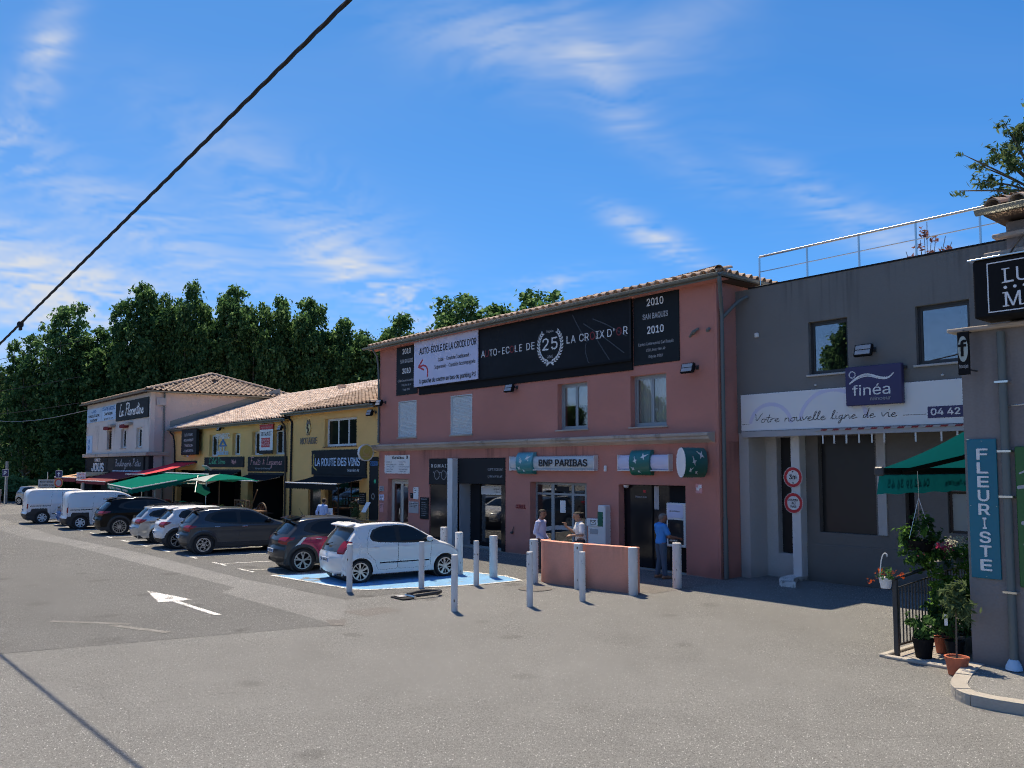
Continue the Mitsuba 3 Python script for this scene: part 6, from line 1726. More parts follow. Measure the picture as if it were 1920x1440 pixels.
m = bx(-92, -77.6, 11.0, 11.5, 0, 1.15).subdivide().subdivide().subdivide().subdivide()
v = np.array(m.vertices)
m.vertices = v + (meshkit.noise(v * 2.2)[:, None] - .5) * .18
put('body', m, 'old_wall', dw)
k = thing('grey_pole', 'pale concrete pole standing behind the parking sign', 'pole')
put('shaft', cyl((-77.0, 11.7, 0), (-77.0, 11.7, 3.4), .13, 10, .10), 'concrete', k)


def road_sign(name, label, cat_, x, y, turn, parts, pole=None):
    """Signs turned to the drivers: parts are drawn facing -y about the pole."""
    k = thing(name, label, cat_)
    tw = T().translate([x, y, 0]).rotate([0, 0, 1], turn)
    for nm, m, mm in parts:
        put(nm, m, mm, k, to_world=tw)
    if pole:
        put('pole', cyl((0, .06, 0), (0, .06, pole), .035, 8), 'steel', k, to_world=tw)
    return k


fr_t = lambda s, w, h, z: onto(text(s, w, h, True, .006, 0, 'c'), (0, -.022, z))
road_sign('parking_sign', 'blue square parking sign with white P on a thin pole at the left edge', 'traffic sign', -73.6, 11.1, 42, (('plate', bx(-.27, .27, -.01, .01, 2.22, 2.76, .008), 'print_white'), ('face', bx(-.25, .25, -.02, -.011, 2.24, 2.74), 'navy'), ('letter', fr_t('P', .22, .30, 2.34), 'print_white')), 2.8)
road_sign('direction_board', 'grey driving school direction board half hidden behind the left van', 'sign', -66.0, 12.5, 42, (('board', bx(-.66, .66, -.02, .01, 1.50, 2.06, .008), 'print_grey'), ('lettering', fr_t('AUTO-ECOLE', 1.05, .13, 1.84), 'charcoal'), ('lettering', fr_t('LA CROIX D OR', 1.15, .13, 1.60), 'charcoal')), 2.6)
road_sign('square_sign', 'dark blue square sign with white t mark above the round ringed sign', 'traffic sign', -63.75, 12.8, 42, (('plate', bx(-.25, .25, -.01, .01, 2.20, 2.70, .008), 'print_white'), ('face', bx(-.225, .225, -.02, -.011, 2.225, 2.675), 'navy'), ('mark', wall_y(unary_union([R(-.03, .03, 2.3, 2.6), R(-.11, .11, 2.47, 2.52)]), -.03, -.021), 'print_white')), 2.65)
road_sign('round_traffic_sign', 'round red ringed sign with grey centre under the dark blue square sign', 'traffic sign', -63.75, 12.8, 42, (('plate', wall_y(Point(0, 1.86).buffer(.31, 16), -.01, .012), 'print_red'), ('centre', wall_y(Point(0, 1.86).buffer(.21, 16), -.02, -.011), 'print_grey'), ('rim', wall_y(Point(0, 1.86).buffer(.33, 16).difference(Point(0, 1.86).buffer(.30, 16)), -.022, -.011), 'print_gold')))
road_sign('small_board', 'white and red driving school board at the left corner of the cream building', 'sign', -66.25, 14.75, 42, (('board', bx(-.36, .36, -.02, .01, 1.80, 2.54, .008), 'print_white'), ('lettering', fr_t("L'AUTO", .5, .13, 2.34), 'print_red'), ('lettering', fr_t('LA CROIX', .58, .13, 2.11), 'print_darkred'), ('lettering', fr_t('DOR', .4, .13, 1.88), 'print_red')), 2.6)
pl_ = thing('pale_post', 'short pale painted post with a collar below the tan awning', 'post')
put('shaft', cat(cyl((-63.4, 14.25, 0), (-63.4, 14.25, 1.85), .11, 12, .10), lathe([(0, 0), (.2, 0), (.2, .2), (0, .25)], 12, (-63.4, 14.25, .75))), 'concrete', pl_)
ms_ = thing('menu_stand', 'white tilted menu sheet on a thin stand in the corner before the pink building', 'stand')
m = bx(-.17, .17, -.012, .012, -.24, .24, .004)
m.apply_transform(trimesh.transformations.rotation_matrix(-.55, (1, 0, 0)))
m.apply_translation((-30.35, 17.55, 1.30))
put('sheet', m, 'print_white', ms_)
put('leg', cat(cyl((-30.35, 17.6, 0), (-30.35, 17.6, 1.25), .018, 8), lathe([(0, 0), (.16, 0), (.15, .02), (0, .03)], 16, (-30.35, 17.6, 0))), 'dark_steel', ms_)
potted(-32.15, 18.02, .2, .42, 'charcoal', 'dry looking upright plant in a dark pot beside the wine shop window', [(0, 0, .4, .2, .35), (-.1, 0, .75, .16, .25), (.12, 0, .6, .15, .25)], 'leaf_olive', .07, 200, .06, seed=41, elong=2.4)
# ================================================================ vehicles
for nm, c, met in (('car_white', (.66, .67, .68), 0), ('car_black', (.004, .004, .005), 0), ('car_silver', (.40, .42, .44), .55), ('car_slate', (.055, .066, .082), .35), ('car_graphite', (.050, .053, .060), .4),
                   ('car_blue', (.03, .11, .32), .2), ('car_magenta', (.30, .012, .075), .2), ('car_pale', (.45, .46, .47), .5)):
    mat(nm, c, .16 if met else .11, met, .45 if c[0] > .1 else .25, 1.0 if c[0] > .1 else .45)
mat('car_glass', (.005, .006, .007), .03, 0, .42)
mat('car_glass_grey', (.06, .068, .072), .04, 0, .6)
mat('car_gap', (.06, .062, .065), .7)
mat('car_trim', (.016, .017, .018), .5)
mat('car_cladding', (.026, .027, .029), .6)
mat('car_black', (.003, .003, .004), .10, 0, .12, .3)
mat('lamp_red', (.24, .006, .012), .10, 0, .5, .6)
mat('lamp_clear', (.45, .47, .49), .08, .3, .6, 1.0)
mat('chrome', (.75, .75, .76), .12, 1.0)
mat('alloy', (.52, .53, .54), .28, .85)
mat('alloy_dark', (.008, .008, .009), .6, 0, .1)
mat('plate_white', (.55, .60, .68), .5)


def sdf_poly(poly):
    poly = poly if hasattr(poly, 'exterior') else Polygon(poly)
    e = np.array(poly.exterior.coords)
    a, b = e[:-1], e[1:]

    def f(q):
        d2, ins = np.full(len(q), 1e9), np.zeros(len(q), bool)
        for p0, p1 in zip(a, b):
            ab = p1 - p0
            t = np.clip(((q - p0) @ ab) / (ab @ ab + 1e-12), 0, 1)
            d2 = np.minimum(d2, ((q - p0 - t[:, None] * ab) ** 2).sum(1))
            c = (p0[1] > q[:, 1]) != (p1[1] > q[:, 1])
            with np.errstate(all='ignore'):
                ins ^= c & (q[:, 0] < (p1[0] - p0[0]) * (q[:, 1] - p0[1]) / (p1[1] - p0[1]) + p0[0])
        return np.where(ins, -1, 1) * np.sqrt(d2)
    return f


def rounded(pts, r):
    return Polygon(pts).buffer(-r).buffer(r, quad_segs=5)


def cut(M, d):
    """Splits a mesh (v, n, f) along the zero line of the values d at its vertices: (inside, outside)."""
    v, n, f = M
    if len(f) == 0:
        return M, M
    d = np.where(np.abs(d) < 1e-7, 1e-7, d)
    s = (d[f] < 0).sum(1)
    fin, fout = [f[s == 3]], [f[s == 0]]
    V, N, base = [v], [n], len(v)
    for cnt, lone_in in ((1, True), (2, False)):
        q = f[s == cnt]
        if not len(q):
            continue
        lone = np.argmax((d[q] < 0) == lone_in, 1)
        r = np.arange(len(q))
        a, b, c = q[r, lone], q[r, (lone + 1) % 3], q[r, (lone + 2) % 3]
        tb, tc = (d[a] / (d[a] - d[b]))[:, None], (d[a] / (d[a] - d[c]))[:, None]
        V += [v[a] + (v[b] - v[a]) * tb, v[a] + (v[c] - v[a]) * tc]
        N += [n[a] + (n[b] - n[a]) * tb, n[a] + (n[c] - n[a]) * tc]
        ib, ic = base + r, base + len(q) + r
        base += 2 * len(q)
        one, two = np.stack([a, ib, ic], 1), np.vstack([np.stack([ib, b, c], 1), np.stack([ib, c, ic], 1)])
        (fin if lone_in else fout).append(one)
        (fout if lone_in else fin).append(two)
    v, n = np.vstack(V), np.vstack(N)

    def pack(fs):
        fs = np.vstack(fs)
        u, inv = np.unique(fs, return_inverse=True)
        return v[u], n[u], inv.reshape(-1, 3)
    return pack(fin), pack(fout)


def arc_resample(p, n):
    s = np.r_[0, np.cumsum(np.linalg.norm(np.diff(p, axis=0), axis=1))]
    t = np.linspace(0, s[-1], n)
    return np.stack([np.interp(t, s, p[:, i]) for i in range(2)], 1)


def wheel_mesh(R, style, wdt=.20):
    """Tyre, rim dish and spokes, the outside facing -y."""
    h = wdt / 2
    rr = R * style.get('rim', .70)
    prof = [(rr - .02, -h + .03), (rr, -h + .012), (R - .035, -h), (R - .008, -h + .03), (R, -h + .06), (R, h - .06), (R - .03, h), (rr, h - .01), (rr - .02, h - .03)]
    ty = lathe(prof, 40)
    ty.apply_transform(trimesh.transformations.rotation_matrix(math.pi / 2, (1, 0, 0)))     # axis z -> -y
    ty.apply_transform(trimesh.transformations.rotation_matrix(math.pi, (0, 0, 1))) if False else None
    ring = wall_y(Point(0, 0).buffer(rr + .004, 24).difference(Point(0, 0).buffer(rr - .022, 24)), -h - .004 + .012, -h + .04)
    dish = wall_y(Point(0, 0).buffer(rr - .01, 24), -h + .075, -h + .09)
    sp = [Point(0, 0).buffer(.05, 12)]
    k, wd_ = style.get('n', 5), style.get('w', .022)
    for i in range(k):
        a = i * 2 * math.pi / k + .3
        if style.get('kind') == 'double':
            for o in (-.16, .16):
                sp.append(LineString([(.03 * math.cos(a), .03 * math.sin(a)), (rr * .55 * math.cos(a + o * .7), rr * .55 * math.sin(a + o * .7)), ((rr - .01) * math.cos(a + o * 1.6), (rr - .01) * math.sin(a + o * 1.6))]).buffer(wd_ * .7))
        elif style.get('kind') == 'ring':
            c = (rr * .60 * math.cos(a), rr * .60 * math.sin(a))
            sp.append(Point(c).buffer(rr * .30, 10).difference(Point(c).buffer(rr * .22, 10)))
        elif style.get('kind') == 'swirl':
            sp.append(Polygon([(.03 * math.cos(a - .5), .03 * math.sin(a - .5)), ((rr - .01) * math.cos(a - .02), (rr - .01) * math.sin(a - .02)), ((rr - .01) * math.cos(a + .26), (rr - .01) * math.sin(a + .26)), (.05 * math.cos(a + .5), .05 * math.sin(a + .5))]).buffer(.001))
            sp.append(LineString([(.04 * math.cos(a + .65), .04 * math.sin(a + .65)), ((rr - .01) * math.cos(a + .70), (rr - .01) * math.sin(a + .70))]).buffer(.008))
        else:
            sp.append(LineString([(0, 0), ((rr - .01) * math.cos(a), (rr - .01) * math.sin(a))]).buffer(wd_))
    spokes = wall_y(unary_union(sp), -h + .012, -h + .045)
    return ty, cat(ring, spokes), dish


def build_car(name, label, S, at, heading, group='cars and vans parked in the bays', catg='car'):
    """A car drawn from its side silhouette: local x forward from the rear bumper, y to its left, z up."""
    L, W, H, rx, fx, R = S['L'], S['W'], S['H'], S['rear'], S['front'], S['R']
    th = math.radians(90 - heading)
    ctr_off = W / 2 - .02
    # `at` is where the right rear tyre stands
    ox = at[0] - rx * math.cos(th) - (ctr_off - .1) * math.sin(th)
    oy = at[1] - rx * math.sin(th) + (ctr_off - .1) * math.cos(th)
    tw = T().translate([ox, oy, 0]).rotate([0, 0, 1], math.degrees(th))
    key = thing(name, label, catg, group)
    P = lambda nme, M, m, par=key, **k: (put(nme, (M[0], M[2]), m, par, normals=M[1], to_world=tw, **k) if len(M[2]) else None) if isinstance(M, tuple) else put(nme, M, m, par, to_world=tw, **k)
    nu = S.get('nu', 170)
    sil = arc_resample(chaikin(S['sil'], 3), nu)
    tan = np.gradient(sil, axis=0)
    tan /= np.linalg.norm(tan, axis=1, keepdims=True)
    inn = np.stack([tan[:, 1], -tan[:, 0]], 1)          # points into the body (silhouette runs rear -> over the top -> front)
    belt = S['belt']
    zb = S.get('clear', .22)

    def half(x, z):
        t = np.clip(2 * x / L - 1, -1, 1)
        ends = S.get('taper', (.09, .10))
        pl_ = 1 - np.where(t < 0, ends[0] * np.abs(t) ** 3.2, ends[1] * np.abs(t) ** 3.0)
        up = np.clip((z - belt) / (H - belt), 0, 1.2)
        lo = np.clip((belt - z) / (belt - zb), 0, 1)
        w = W / 2 * pl_ * (1 - S.get('tumble', .19) * up ** 1.15) - .055 * lo ** 2.2
        w = w + .016 * np.exp(-((z - belt + .10) / .05) ** 2) - .012 * np.exp(-((z - .42) / .10) ** 2)
        for wx in (rx, fx):      # flared arches
            dd = np.hypot(x - wx, z - R)
            w = w + S.get('flare', .022) * np.exp(-((dd - R - .05) / .07) ** 2)
        return w
    rc = S.get('corner', .055)
    steep = np.abs(tan[:, 1])
    crown = S.get('crown', .030) + S.get('nose_crown', .085) * steep * np.where((sil[:, 0] < .5) | (sil[:, 0] > L - .8), 1, .45)
    ns = 11
    topv = []
    Q = sil + inn * (crown + rc)[:, None]
    wq = half(Q[:, 0], Q[:, 1])
    for j in range(ns):
        s = j / (ns - 1)
        p = sil + inn * (crown * s ** 2.2)[:, None]
        topv.append(np.stack([p[:, 0], (wq - rc) * s, p[:, 1]], 1))
    for a in (25, 50, 70):
        a = math.radians(a)
        p = sil + inn * (crown + rc * (1 - math.cos(a)))[:, None]
        topv.append(np.stack([p[:, 0], wq - rc + rc * math.sin(a), p[:, 1]], 1))
    nv = S.get('nv', 30)
    xb = np.clip(.16 + (sil[:, 0]) * (L - .32) / L, .14, L - .14)
    B = np.stack([xb, np.full(nu, zb)], 1)
    sidev = [topv[-1]]
    for k in range(nv):
        v = (k / (nv - 1)) ** .9
        p = Q + (B - Q) * v
        sidev.append(np.stack([p[:, 0], half(p[:, 0], p[:, 1]), p[:, 1]], 1))
    full = np.array(topv + sidev[1:])                     # rows x nu x 3
    rows = len(full)
    idx = np.arange(rows * nu).reshape(rows, nu)
    quads = lambda a, b: np.vstack([np.stack([idx[a:b - 1, :-1], idx[a:b - 1, 1:], idx[a + 1:b, 1:]], -1).reshape(-1, 3), np.stack([idx[a:b - 1, :-1], idx[a + 1:b, 1:], idx[a + 1:b, :-1]], -1).reshape(-1, 3)])
    V = full.reshape(-1, 3)
    tri = quads(0, rows)
    N = np.zeros_like(V)
    fn = np.cross(V[tri[:, 1]] - V[tri[:, 0]], V[tri[:, 2]] - V[tri[:, 0]])
    for k in range(3):
        np.add.at(N, tri[:, k], fn)
    N[idx[0], 1] = 0
    N /= np.linalg.norm(N, axis=1, keepdims=True) + 1e-12
    if N[idx[rows - 5, nu // 2], 1] < 0:
        N, flip = -N, True
    else:
        flip = False
    nt_ = len(topv)

    def piece(a, b, sgn):
        f = quads(a, b)
        u, inv = np.unique(f, return_inverse=True)
        v, n, f = V[u].copy(), N[u].copy(), inv.reshape(-1, 3)
        if flip != (sgn < 0):
            f = f[:, ::-1]
        v[:, 1] *= sgn
        n[:, 1] *= sgn
        return v, n, f
    body, black = [], []
    paint = S['paint']
    join = lambda ms: (np.vstack([m[0] for m in ms]), np.vstack([m[1] for m in ms]), np.vstack([m[2] + sum(len(q[0]) for q in ms[:i]) for i, m in enumerate(ms)]))
    # ---- sides
    for sgn in (-1, 1):
        M = piece(nt_ - 1, rows, sgn)
        xz = lambda m: m[0][:, [0, 2]]
        for wx in (rx, fx):
            _, M = cut(M, np.hypot(M[0][:, 0] - wx, M[0][:, 2] - R) - R - .045)
        clad = None
        if S.get('clad'):
            q = xz(M)
            d = q[:, 1] - S['clad']
            for wx in (rx, fx):
                d = np.minimum(d, np.hypot(q[:, 0] - wx, q[:, 1] - R) - R - .125)
            clad, M = cut(M, d)
            P('cladding', clad, 'car_cladding')
        if S.get('dlo') is not None:
            dlo = rounded(S['dlo'], S.get('dlo_r', .05))
            gl_, M = cut(M, sdf_poly(dlo.buffer(.022))(xz(M)))
            pil = [rounded(p, .03) for p in S['panes']]
            rest = gl_
            for p in pil:
                g_, rest = cut(rest, sdf_poly(p)(xz(rest)))
                P('side_window', g_, S.get('glass', 'car_glass'))
            P('window_trim', rest, 'car_trim')
        for lname, pts, m in S.get('side_lamps', ()):
            lm_, M = cut(M, sdf_poly(rounded(pts, .012))(xz(M)))
            P(lname, lm_, m)
        for pts, m, pn in S.get('side_paint', ()):
            lm_, M = cut(M, sdf_poly(Polygon(pts))(xz(M)))
            P(pn, lm_, m)
        seams = []
        for di, pts in enumerate(S.get('doors', ())):
            dp = rounded(pts, .06)
            dm_, M = cut(M, sdf_poly(dp)(xz(M)))
            dk = P('door', dm_, paint)
            e = np.array(dp.exterior.coords)
            e = arc_resample(e, 90)
            ok = sdf_poly(dlo.buffer(.02))(e) > 0
            for wx in (rx, fx):
                ok &= np.hypot(e[:, 0] - wx, e[:, 1] - R) > R + .05
            y = half(e[:, 0], e[:, 1])
            run = []
            for k in range(len(e)):
                if ok[k]:
                    run.append((e[k, 0], sgn * (y[k] + .0005), e[k, 1]))
                if (not ok[k] or k == len(e) - 1):
                    if len(run) > 3:
                        seams.append(tube(run, .0034, 5))
                    run = []
            hx, hz = S['handles'][di]
            hy = sgn * (float(half(np.array([hx]), np.array([hz]))[0]))
            if dk:
                put('handle', bx(hx - .09, hx + .09, hy - .022, hy + .022, hz - .014, hz + .014, .010), S.get('handle_mat', paint), dk, to_world=tw)
        if seams:
            P('panel_gap', cat(*seams), 'car_gap')
        for (xa, xb_, z, hh, m) in S.get('strips', ()):
            xs_ = np.linspace(xa, xb_, 12)
            P('rubbing_strip', tube([(x, sgn * (float(half(np.array([x]), np.array([z]))[0]) + .002), z) for x in xs_], hh, 6), m)
        body.append(M)
        # mirror
        mx, mz = S['mirror']
        my = float(half(np.array([mx]), np.array([mz]))[0])
        q = trimesh.creation.icosphere(2, 1.0)
        q.vertices *= (.085, .10, .075)
        q.vertices[:, 0] += np.where(q.vertices[:, 0] > 0, 0, 0) + .25 * np.abs(q.vertices[:, 1])
        q.apply_translation((mx, sgn * (my + .12), mz))
        mk = P('mirror', q, S.get('mirror_mat', paint), smooth=True)
        put('arm', cyl((mx, sgn * (my - .02), mz - .05), (mx, sgn * (my + .10), mz - .04), .02, 6), 'car_trim', mk, to_world=tw)
    # ---- the strip over the top: tail, roof, bonnet, nose
    M = join([piece(0, nt_, -1), piece(0, nt_, 1)])
    rearish = lambda m: m[0][:, 0] < L * .45
    for pn, pts, m in S.get('rear_parts', ()):          # polygons in (|y|, z)
        q = np.stack([np.abs(M[0][:, 1]), M[0][:, 2]], 1)
        d = np.maximum(sdf_poly(rounded(pts, .015))(q), M[0][:, 0] - L * .40)
        g_, M = cut(M, d)
        if pn.startswith('tail'):                        # left and right lamp apart
            a, b = cut(g_, g_[0][:, 1])
            P(pn, a, m)
            P(pn, b, m)
        else:
            P(pn, g_, m)
    for pn, pts, m in S.get('top_parts', ()):           # polygons in (|y|, x)
        q = np.stack([np.abs(M[0][:, 1]), M[0][:, 0]], 1)
        d = np.maximum(sdf_poly(rounded(pts, .03))(q), S.get('top_floor', .7) - M[0][:, 2])
        g_, M = cut(M, d)
        P(pn, g_, m)
    for pn, pts, m in S.get('front_parts', ()):
        q = np.stack([np.abs(M[0][:, 1]), M[0][:, 2]], 1)
        d = np.maximum(sdf_poly(rounded(pts, .015))(q), L * .78 - M[0][:, 0])
        g_, M = cut(M, d)
        if pn.startswith('head'):
            a, b = cut(g_, g_[0][:, 1])
            P(pn, a, m)
            P(pn, b, m)
        else:
            P(pn, g_, m)
    if S.get('skirt'):
        g_, M = cut(M, M[0][:, 2] - S['skirt'])
        P('bumper_skirt', g_, 'car_cladding')
    body.append(M)
    P('body', join(body), paint)
    # ---- underside and arches
    P('underbody', cat(bx(.2, L - .2, -W / 2 + .10, W / 2 - .10, zb - .03, zb + .10), *[cyl((wx, -W / 2 + .10, R), (wx, W / 2 - .10, R), R + .05, 20) for wx in (rx, fx)]), 'car_trim')
    ty, rim, dish = wheel_mesh(R, S['wheel'], S.get('tyre', .20))
    for wx in (rx, fx):
        for sgn in (-1, 1):
            y0_ = W / 2 - .02 - S.get('tyre', .2) / 2
            t2 = tw @ T().translate([wx, sgn * y0_, R]).rotate([0, 0, 1], 0 if sgn < 0 else 180)
            wk = put('wheel', ty, 'rubber', key, smooth=35, to_world=t2)
            put('rim', rim, S.get('rim_mat', 'alloy'), wk, to_world=t2)
            put('rim_dish', dish, 'alloy_dark', wk, to_world=t2)
    # ---- small fittings
    zp = S.get('plate_z', .55)
    k0 = int(np.argmin(np.hypot(sil[:nu // 3, 1] - zp, sil[:nu // 3, 0] * .2)))
    px_ = sil[k0, 0]
    pk = P('number_plate', bx(px_ - .012, px_ + .02, -.26, .26, zp - .055, zp + .055, .004), 'plate_white')
    put('plate_band', bx(px_ - .0145, px_ - .0125, -.259, -.222, zp - .053, zp + .053), 'print_blue', pk, to_world=tw)
    put('plate_band', bx(px_ - .0145, px_ - .0125, .222, .259, zp - .053, zp + .053), 'print_blue', pk, to_world=tw)
    put('plate_text', onto(text(S.get('plate', 'EL-464-XR'), .40, .07, True, .003, 0, 'c'), (px_ - .0125, 0, zp - .035), (0, -1, 0)), 'print_black', pk, to_world=tw)
    for nm, fn_ in S.get('extras', ()):
        m, mm = fn_(sil, half)
        P(nm, m, mm)
    return key


def aerial(x, z, tall=.28):
    return ('aerial', lambda s, h: (cat(tube([(x, 0, z), (x - .13, 0, z + tall)], [.008, .004], 6), bx(x - .06, x + .05, -.03, .03, z - .015, z + .02, .01)), 'car_trim'))


def spoiler(x0, x1, z0, z1, w, m):
    return ('spoiler', lambda s, h: (to_tri(m3.Manifold.batch_hull([m3.Manifold.sphere(.022, 10).translate((x, y, z)) for x, y, z in ((x0, -w, z0), (x0, w, z0), (x1, -w - .03, z1), (x1, w + .03, z1), (x0 - .02, 0, z0 + .012))])), m))


def wiper(x, z, s=.3):
    return ('rear_wiper', lambda a, h: (cat(tube([(x - .03, .02, z), (x + .02, -s, z + .06)], .010, 6), bx(x - .06, x + .01, -.03, .06, z - .03, z + .03, .01)), 'car_trim'))


def exhaust(x, y, z):
    return ('exhaust', lambda a, h: (cyl((x, y, z), (x + .2, y, z), .035, 12), 'chrome'))


def lightbar(x, z, w):
    return ('brake_light', lambda a, h: (bx(x - .012, x + .01, -w, w, z - .018, z + .018, .004), 'lamp_red'))


HATCH = dict(L=3.47, W=1.615, H=1.465, rear=.54, front=2.88, R=.285, belt=.95, paint='car_white', clear=.20, nu=260, nv=46, corner=.06, tumble=.20, crown=.028, nose_crown=.10,
             sil=[(.16, .20), (.06, .25), (.0, .42), (.0, .62), (.05, .74), (.055, .78), (.10, .88), (.26, 1.14), (.42, 1.35), (.40, 1.40), (.62, 1.445), (1.0, 1.465), (1.5, 1.46), (1.95, 1.41), (2.3, 1.22), (2.72, .97), (3.0, .90), (3.25, .80), (3.42, .66), (3.47, .46), (3.44, .26), (3.32, .18)],
             dlo=[(.80, 1.12), (.88, 1.26), (1.10, 1.335), (1.5, 1.355), (1.9, 1.33), (2.22, 1.17), (2.52, .985), (2.50, .945), (1.7, .955), (1.0, 1.0), (.84, 1.04)], dlo_r=.035,
             panes=[[(.86, 1.13), (.92, 1.24), (1.12, 1.315), (1.46, 1.335), (1.48, .975), (1.05, 1.015), (.90, 1.05)], [(1.60, .975), (1.58, 1.335), (1.88, 1.31), (2.18, 1.16), (2.34, 1.05), (2.34, .965)]],
             doors=[[(.80, 1.30), (1.53, 1.42), (1.53, .30), (1.00, .30), (.93, .52), (.72, .72), (.70, 1.0)], [(1.54, 1.42), (1.92, 1.40), (2.46, 1.02), (2.46, .30), (1.54, .30)]], handles=[(.92, .86), (1.72, .86)], handle_mat='chrome',
             side_lamps=[('tail_light', [(-.05, .72), (.02, .98), (.30, 1.04), (.36, 1.0), (.22, .88), (.13, .74)], 'lamp_red'), ('headlight', [(2.98, .84), (3.12, .82), (3.5, .66), (3.5, .60), (3.28, .64), (3.05, .76)], 'lamp_clear')],
             rear_parts=[('tail_light', [(.50, .72), (.52, 1.02), (.62, 1.04), (.85, 1.0), (.85, .72)], 'lamp_red'), ('rear_window', [(-.7, .76), (-.7, 1.34), (.56, 1.34), (.62, 1.06), (.52, .76)], 'car_glass_grey'), ],
             top_parts=[('windscreen', [(-.8, 2.04), (-.8, 2.70), (.66, 2.62), (.56, 2.08)], 'car_glass'), ('roof_panel', [(-.8, .62), (-.8, 1.90), (.50, 1.88), (.50, .64)], 'car_black')],
             front_parts=[('headlight', [(.42, .58), (.42, .74), (.85, .86), (.85, .62)], 'lamp_clear'), ('grille', [(-.5, .28), (-.5, .50), (.40, .48), (.45, .28)], 'car_trim')],
             strips=[(1.05, 2.42, .47, .016, 'car_trim')], mirror=(2.36, 1.02), wheel=dict(kind='swirl', n=5, rim=.74), tyre=.175, plate_z=.56, plate='EL-464-XR', flare=.02,
             extras=[wiper(.12, .92, .25), ('badge', lambda s, h: (bx(.038, .06, -.03, .03, .70, .77, .01), 'chrome')), lightbar(.395, 1.375, .14), spoiler(.37, .56, 1.375, 1.42, .50, 'car_white'), exhaust(.1, -.35, .22)])

CROSS = dict(L=4.22, W=1.80, H=1.57, rear=.70, front=3.34, R=.335, belt=1.02, paint='car_slate', clear=.24, clad=.40, skirt=.40, nu=220, nv=40, corner=.065, tumble=.21, crown=.03, nose_crown=.12,
             sil=[(.20, .24), (.08, .32), (.0, .46), (.0, .66), (.06, .78), (.05, .92), (.12, 1.02), (.34, 1.26), (.52, 1.44), (.50, 1.49), (.80, 1.545), (1.4, 1.575), (2.0, 1.56), (2.4, 1.50), (2.85, 1.28), (3.3, 1.06), (3.7, .99), (4.02, .88), (4.18, .70), (4.22, .48), (4.17, .30), (4.02, .22)],
             dlo=[(.72, 1.18), (.84, 1.34), (1.2, 1.44), (1.8, 1.455), (2.3, 1.42), (2.65, 1.26), (3.05, 1.06), (3.0, 1.0), (2.0, 1.02), (1.1, 1.08), (.86, 1.14)], dlo_r=.03,
             panes=[[(.90, 1.19), (.98, 1.31), (1.22, 1.415), (1.76, 1.43), (1.80, 1.05), (1.15, 1.10)], [(1.92, 1.045), (1.90, 1.43), (2.28, 1.395), (2.6, 1.25), (2.84, 1.13), (2.84, 1.025)]],
             doors=[[(.98, 1.38), (1.86, 1.50), (1.86, .36), (1.28, .36), (1.12, .66), (.92, .86), (.86, 1.1)], [(1.87, 1.50), (2.34, 1.48), (2.95, 1.10), (2.90, .36), (1.87, .36)]], handles=[(1.14, .93), (2.06, .92)], handle_mat='chrome',
             side_lamps=[('tail_light', [(-.05, .80), (-.02, .96), (.18, 1.0), (.50, .985), (.42, .93), (.20, .84), (.10, .78)], 'lamp_red'), ('headlight', [(3.70, .92), (3.9, .92), (4.3, .78), (4.3, .70), (4.0, .76)], 'lamp_clear')],
             rear_parts=[('tail_light', [(.44, .84), (.46, .96), (.62, 1.0), (.95, 1.0), (.95, .78), (.62, .80)], 'lamp_red'), ('rear_window', [(-.7, 1.05), (-.7, 1.43), (.58, 1.42), (.68, 1.07)], 'car_glass')],
             top_parts=[('windscreen', [(-.8, 2.44), (-.8, 3.26), (.74, 3.16), (.62, 2.50)], 'car_glass'), ('roof_panel', [(-.9, .78), (-.9, 2.36), (.60, 2.32), (.62, .80)], 'car_graphite')],
             front_parts=[('headlight', [(.5, .70), (.5, .84), (.95, .92), (.95, .74)], 'lamp_clear'), ('grille', [(-.5, .34), (-.5, .66), (.46, .62), (.5, .34)], 'car_trim')],
             mirror=(2.84, 1.10), mirror_mat='car_black', wheel=dict(kind='ring', n=6, rim=.68), tyre=.215, plate_z=.60, plate='FK-318-NA', extras=[wiper(.16, 1.06), spoiler(.44, .72, 1.46, 1.53, .54, 'car_black'), lightbar(.445, 1.47, .12)])

def spec(base, **k):
    d = dict(base)
    d.update(k)
    return d


PUMA = spec(CROSS, L=4.19, H=1.54, paint='car_graphite', plate='FZ-702-KB', wheel=dict(kind='double', n=5, rim=.72, w=.024), mirror_mat='car_graphite',
            side_paint=[([(.46, .60), (.78, .98), (1.15, 1.00), (1.9, .94), (1.9, .60), (1.30, .42), (1.1, .42)], 'car_magenta', 'magenta_panel'), ([(.40, .66), (.70, .99), (.82, .99), (.60, .70), (.52, .58)], 'car_white', 'white_stripe')],
            top_parts=[('windscreen', [(-.8, 2.44), (-.8, 3.26), (.74, 3.16), (.62, 2.50)], 'car_glass')], extras=CROSS['extras'][:2] + [aerial(.95, 1.54, .22)])
PUMA['sil'] = [(x * .993, z * .98) for x, z in CROSS['sil']]
WHITEX = spec(CROSS, paint='car_white', H=1.53, plate='GC-155-LT', clad=.42, wheel=dict(kind='double', n=5, rim=.70, w=.022), mirror_mat='car_white', extras=[wiper(.16, 1.04), spoiler(.44, .72, 1.43, 1.50, .54, 'car_white'), lightbar(.44, 1.44, .40)],
              top_parts=CROSS['top_parts'][:1])
WHITEX['sil'] = [(x, z * .975) for x, z in CROSS['sil']]
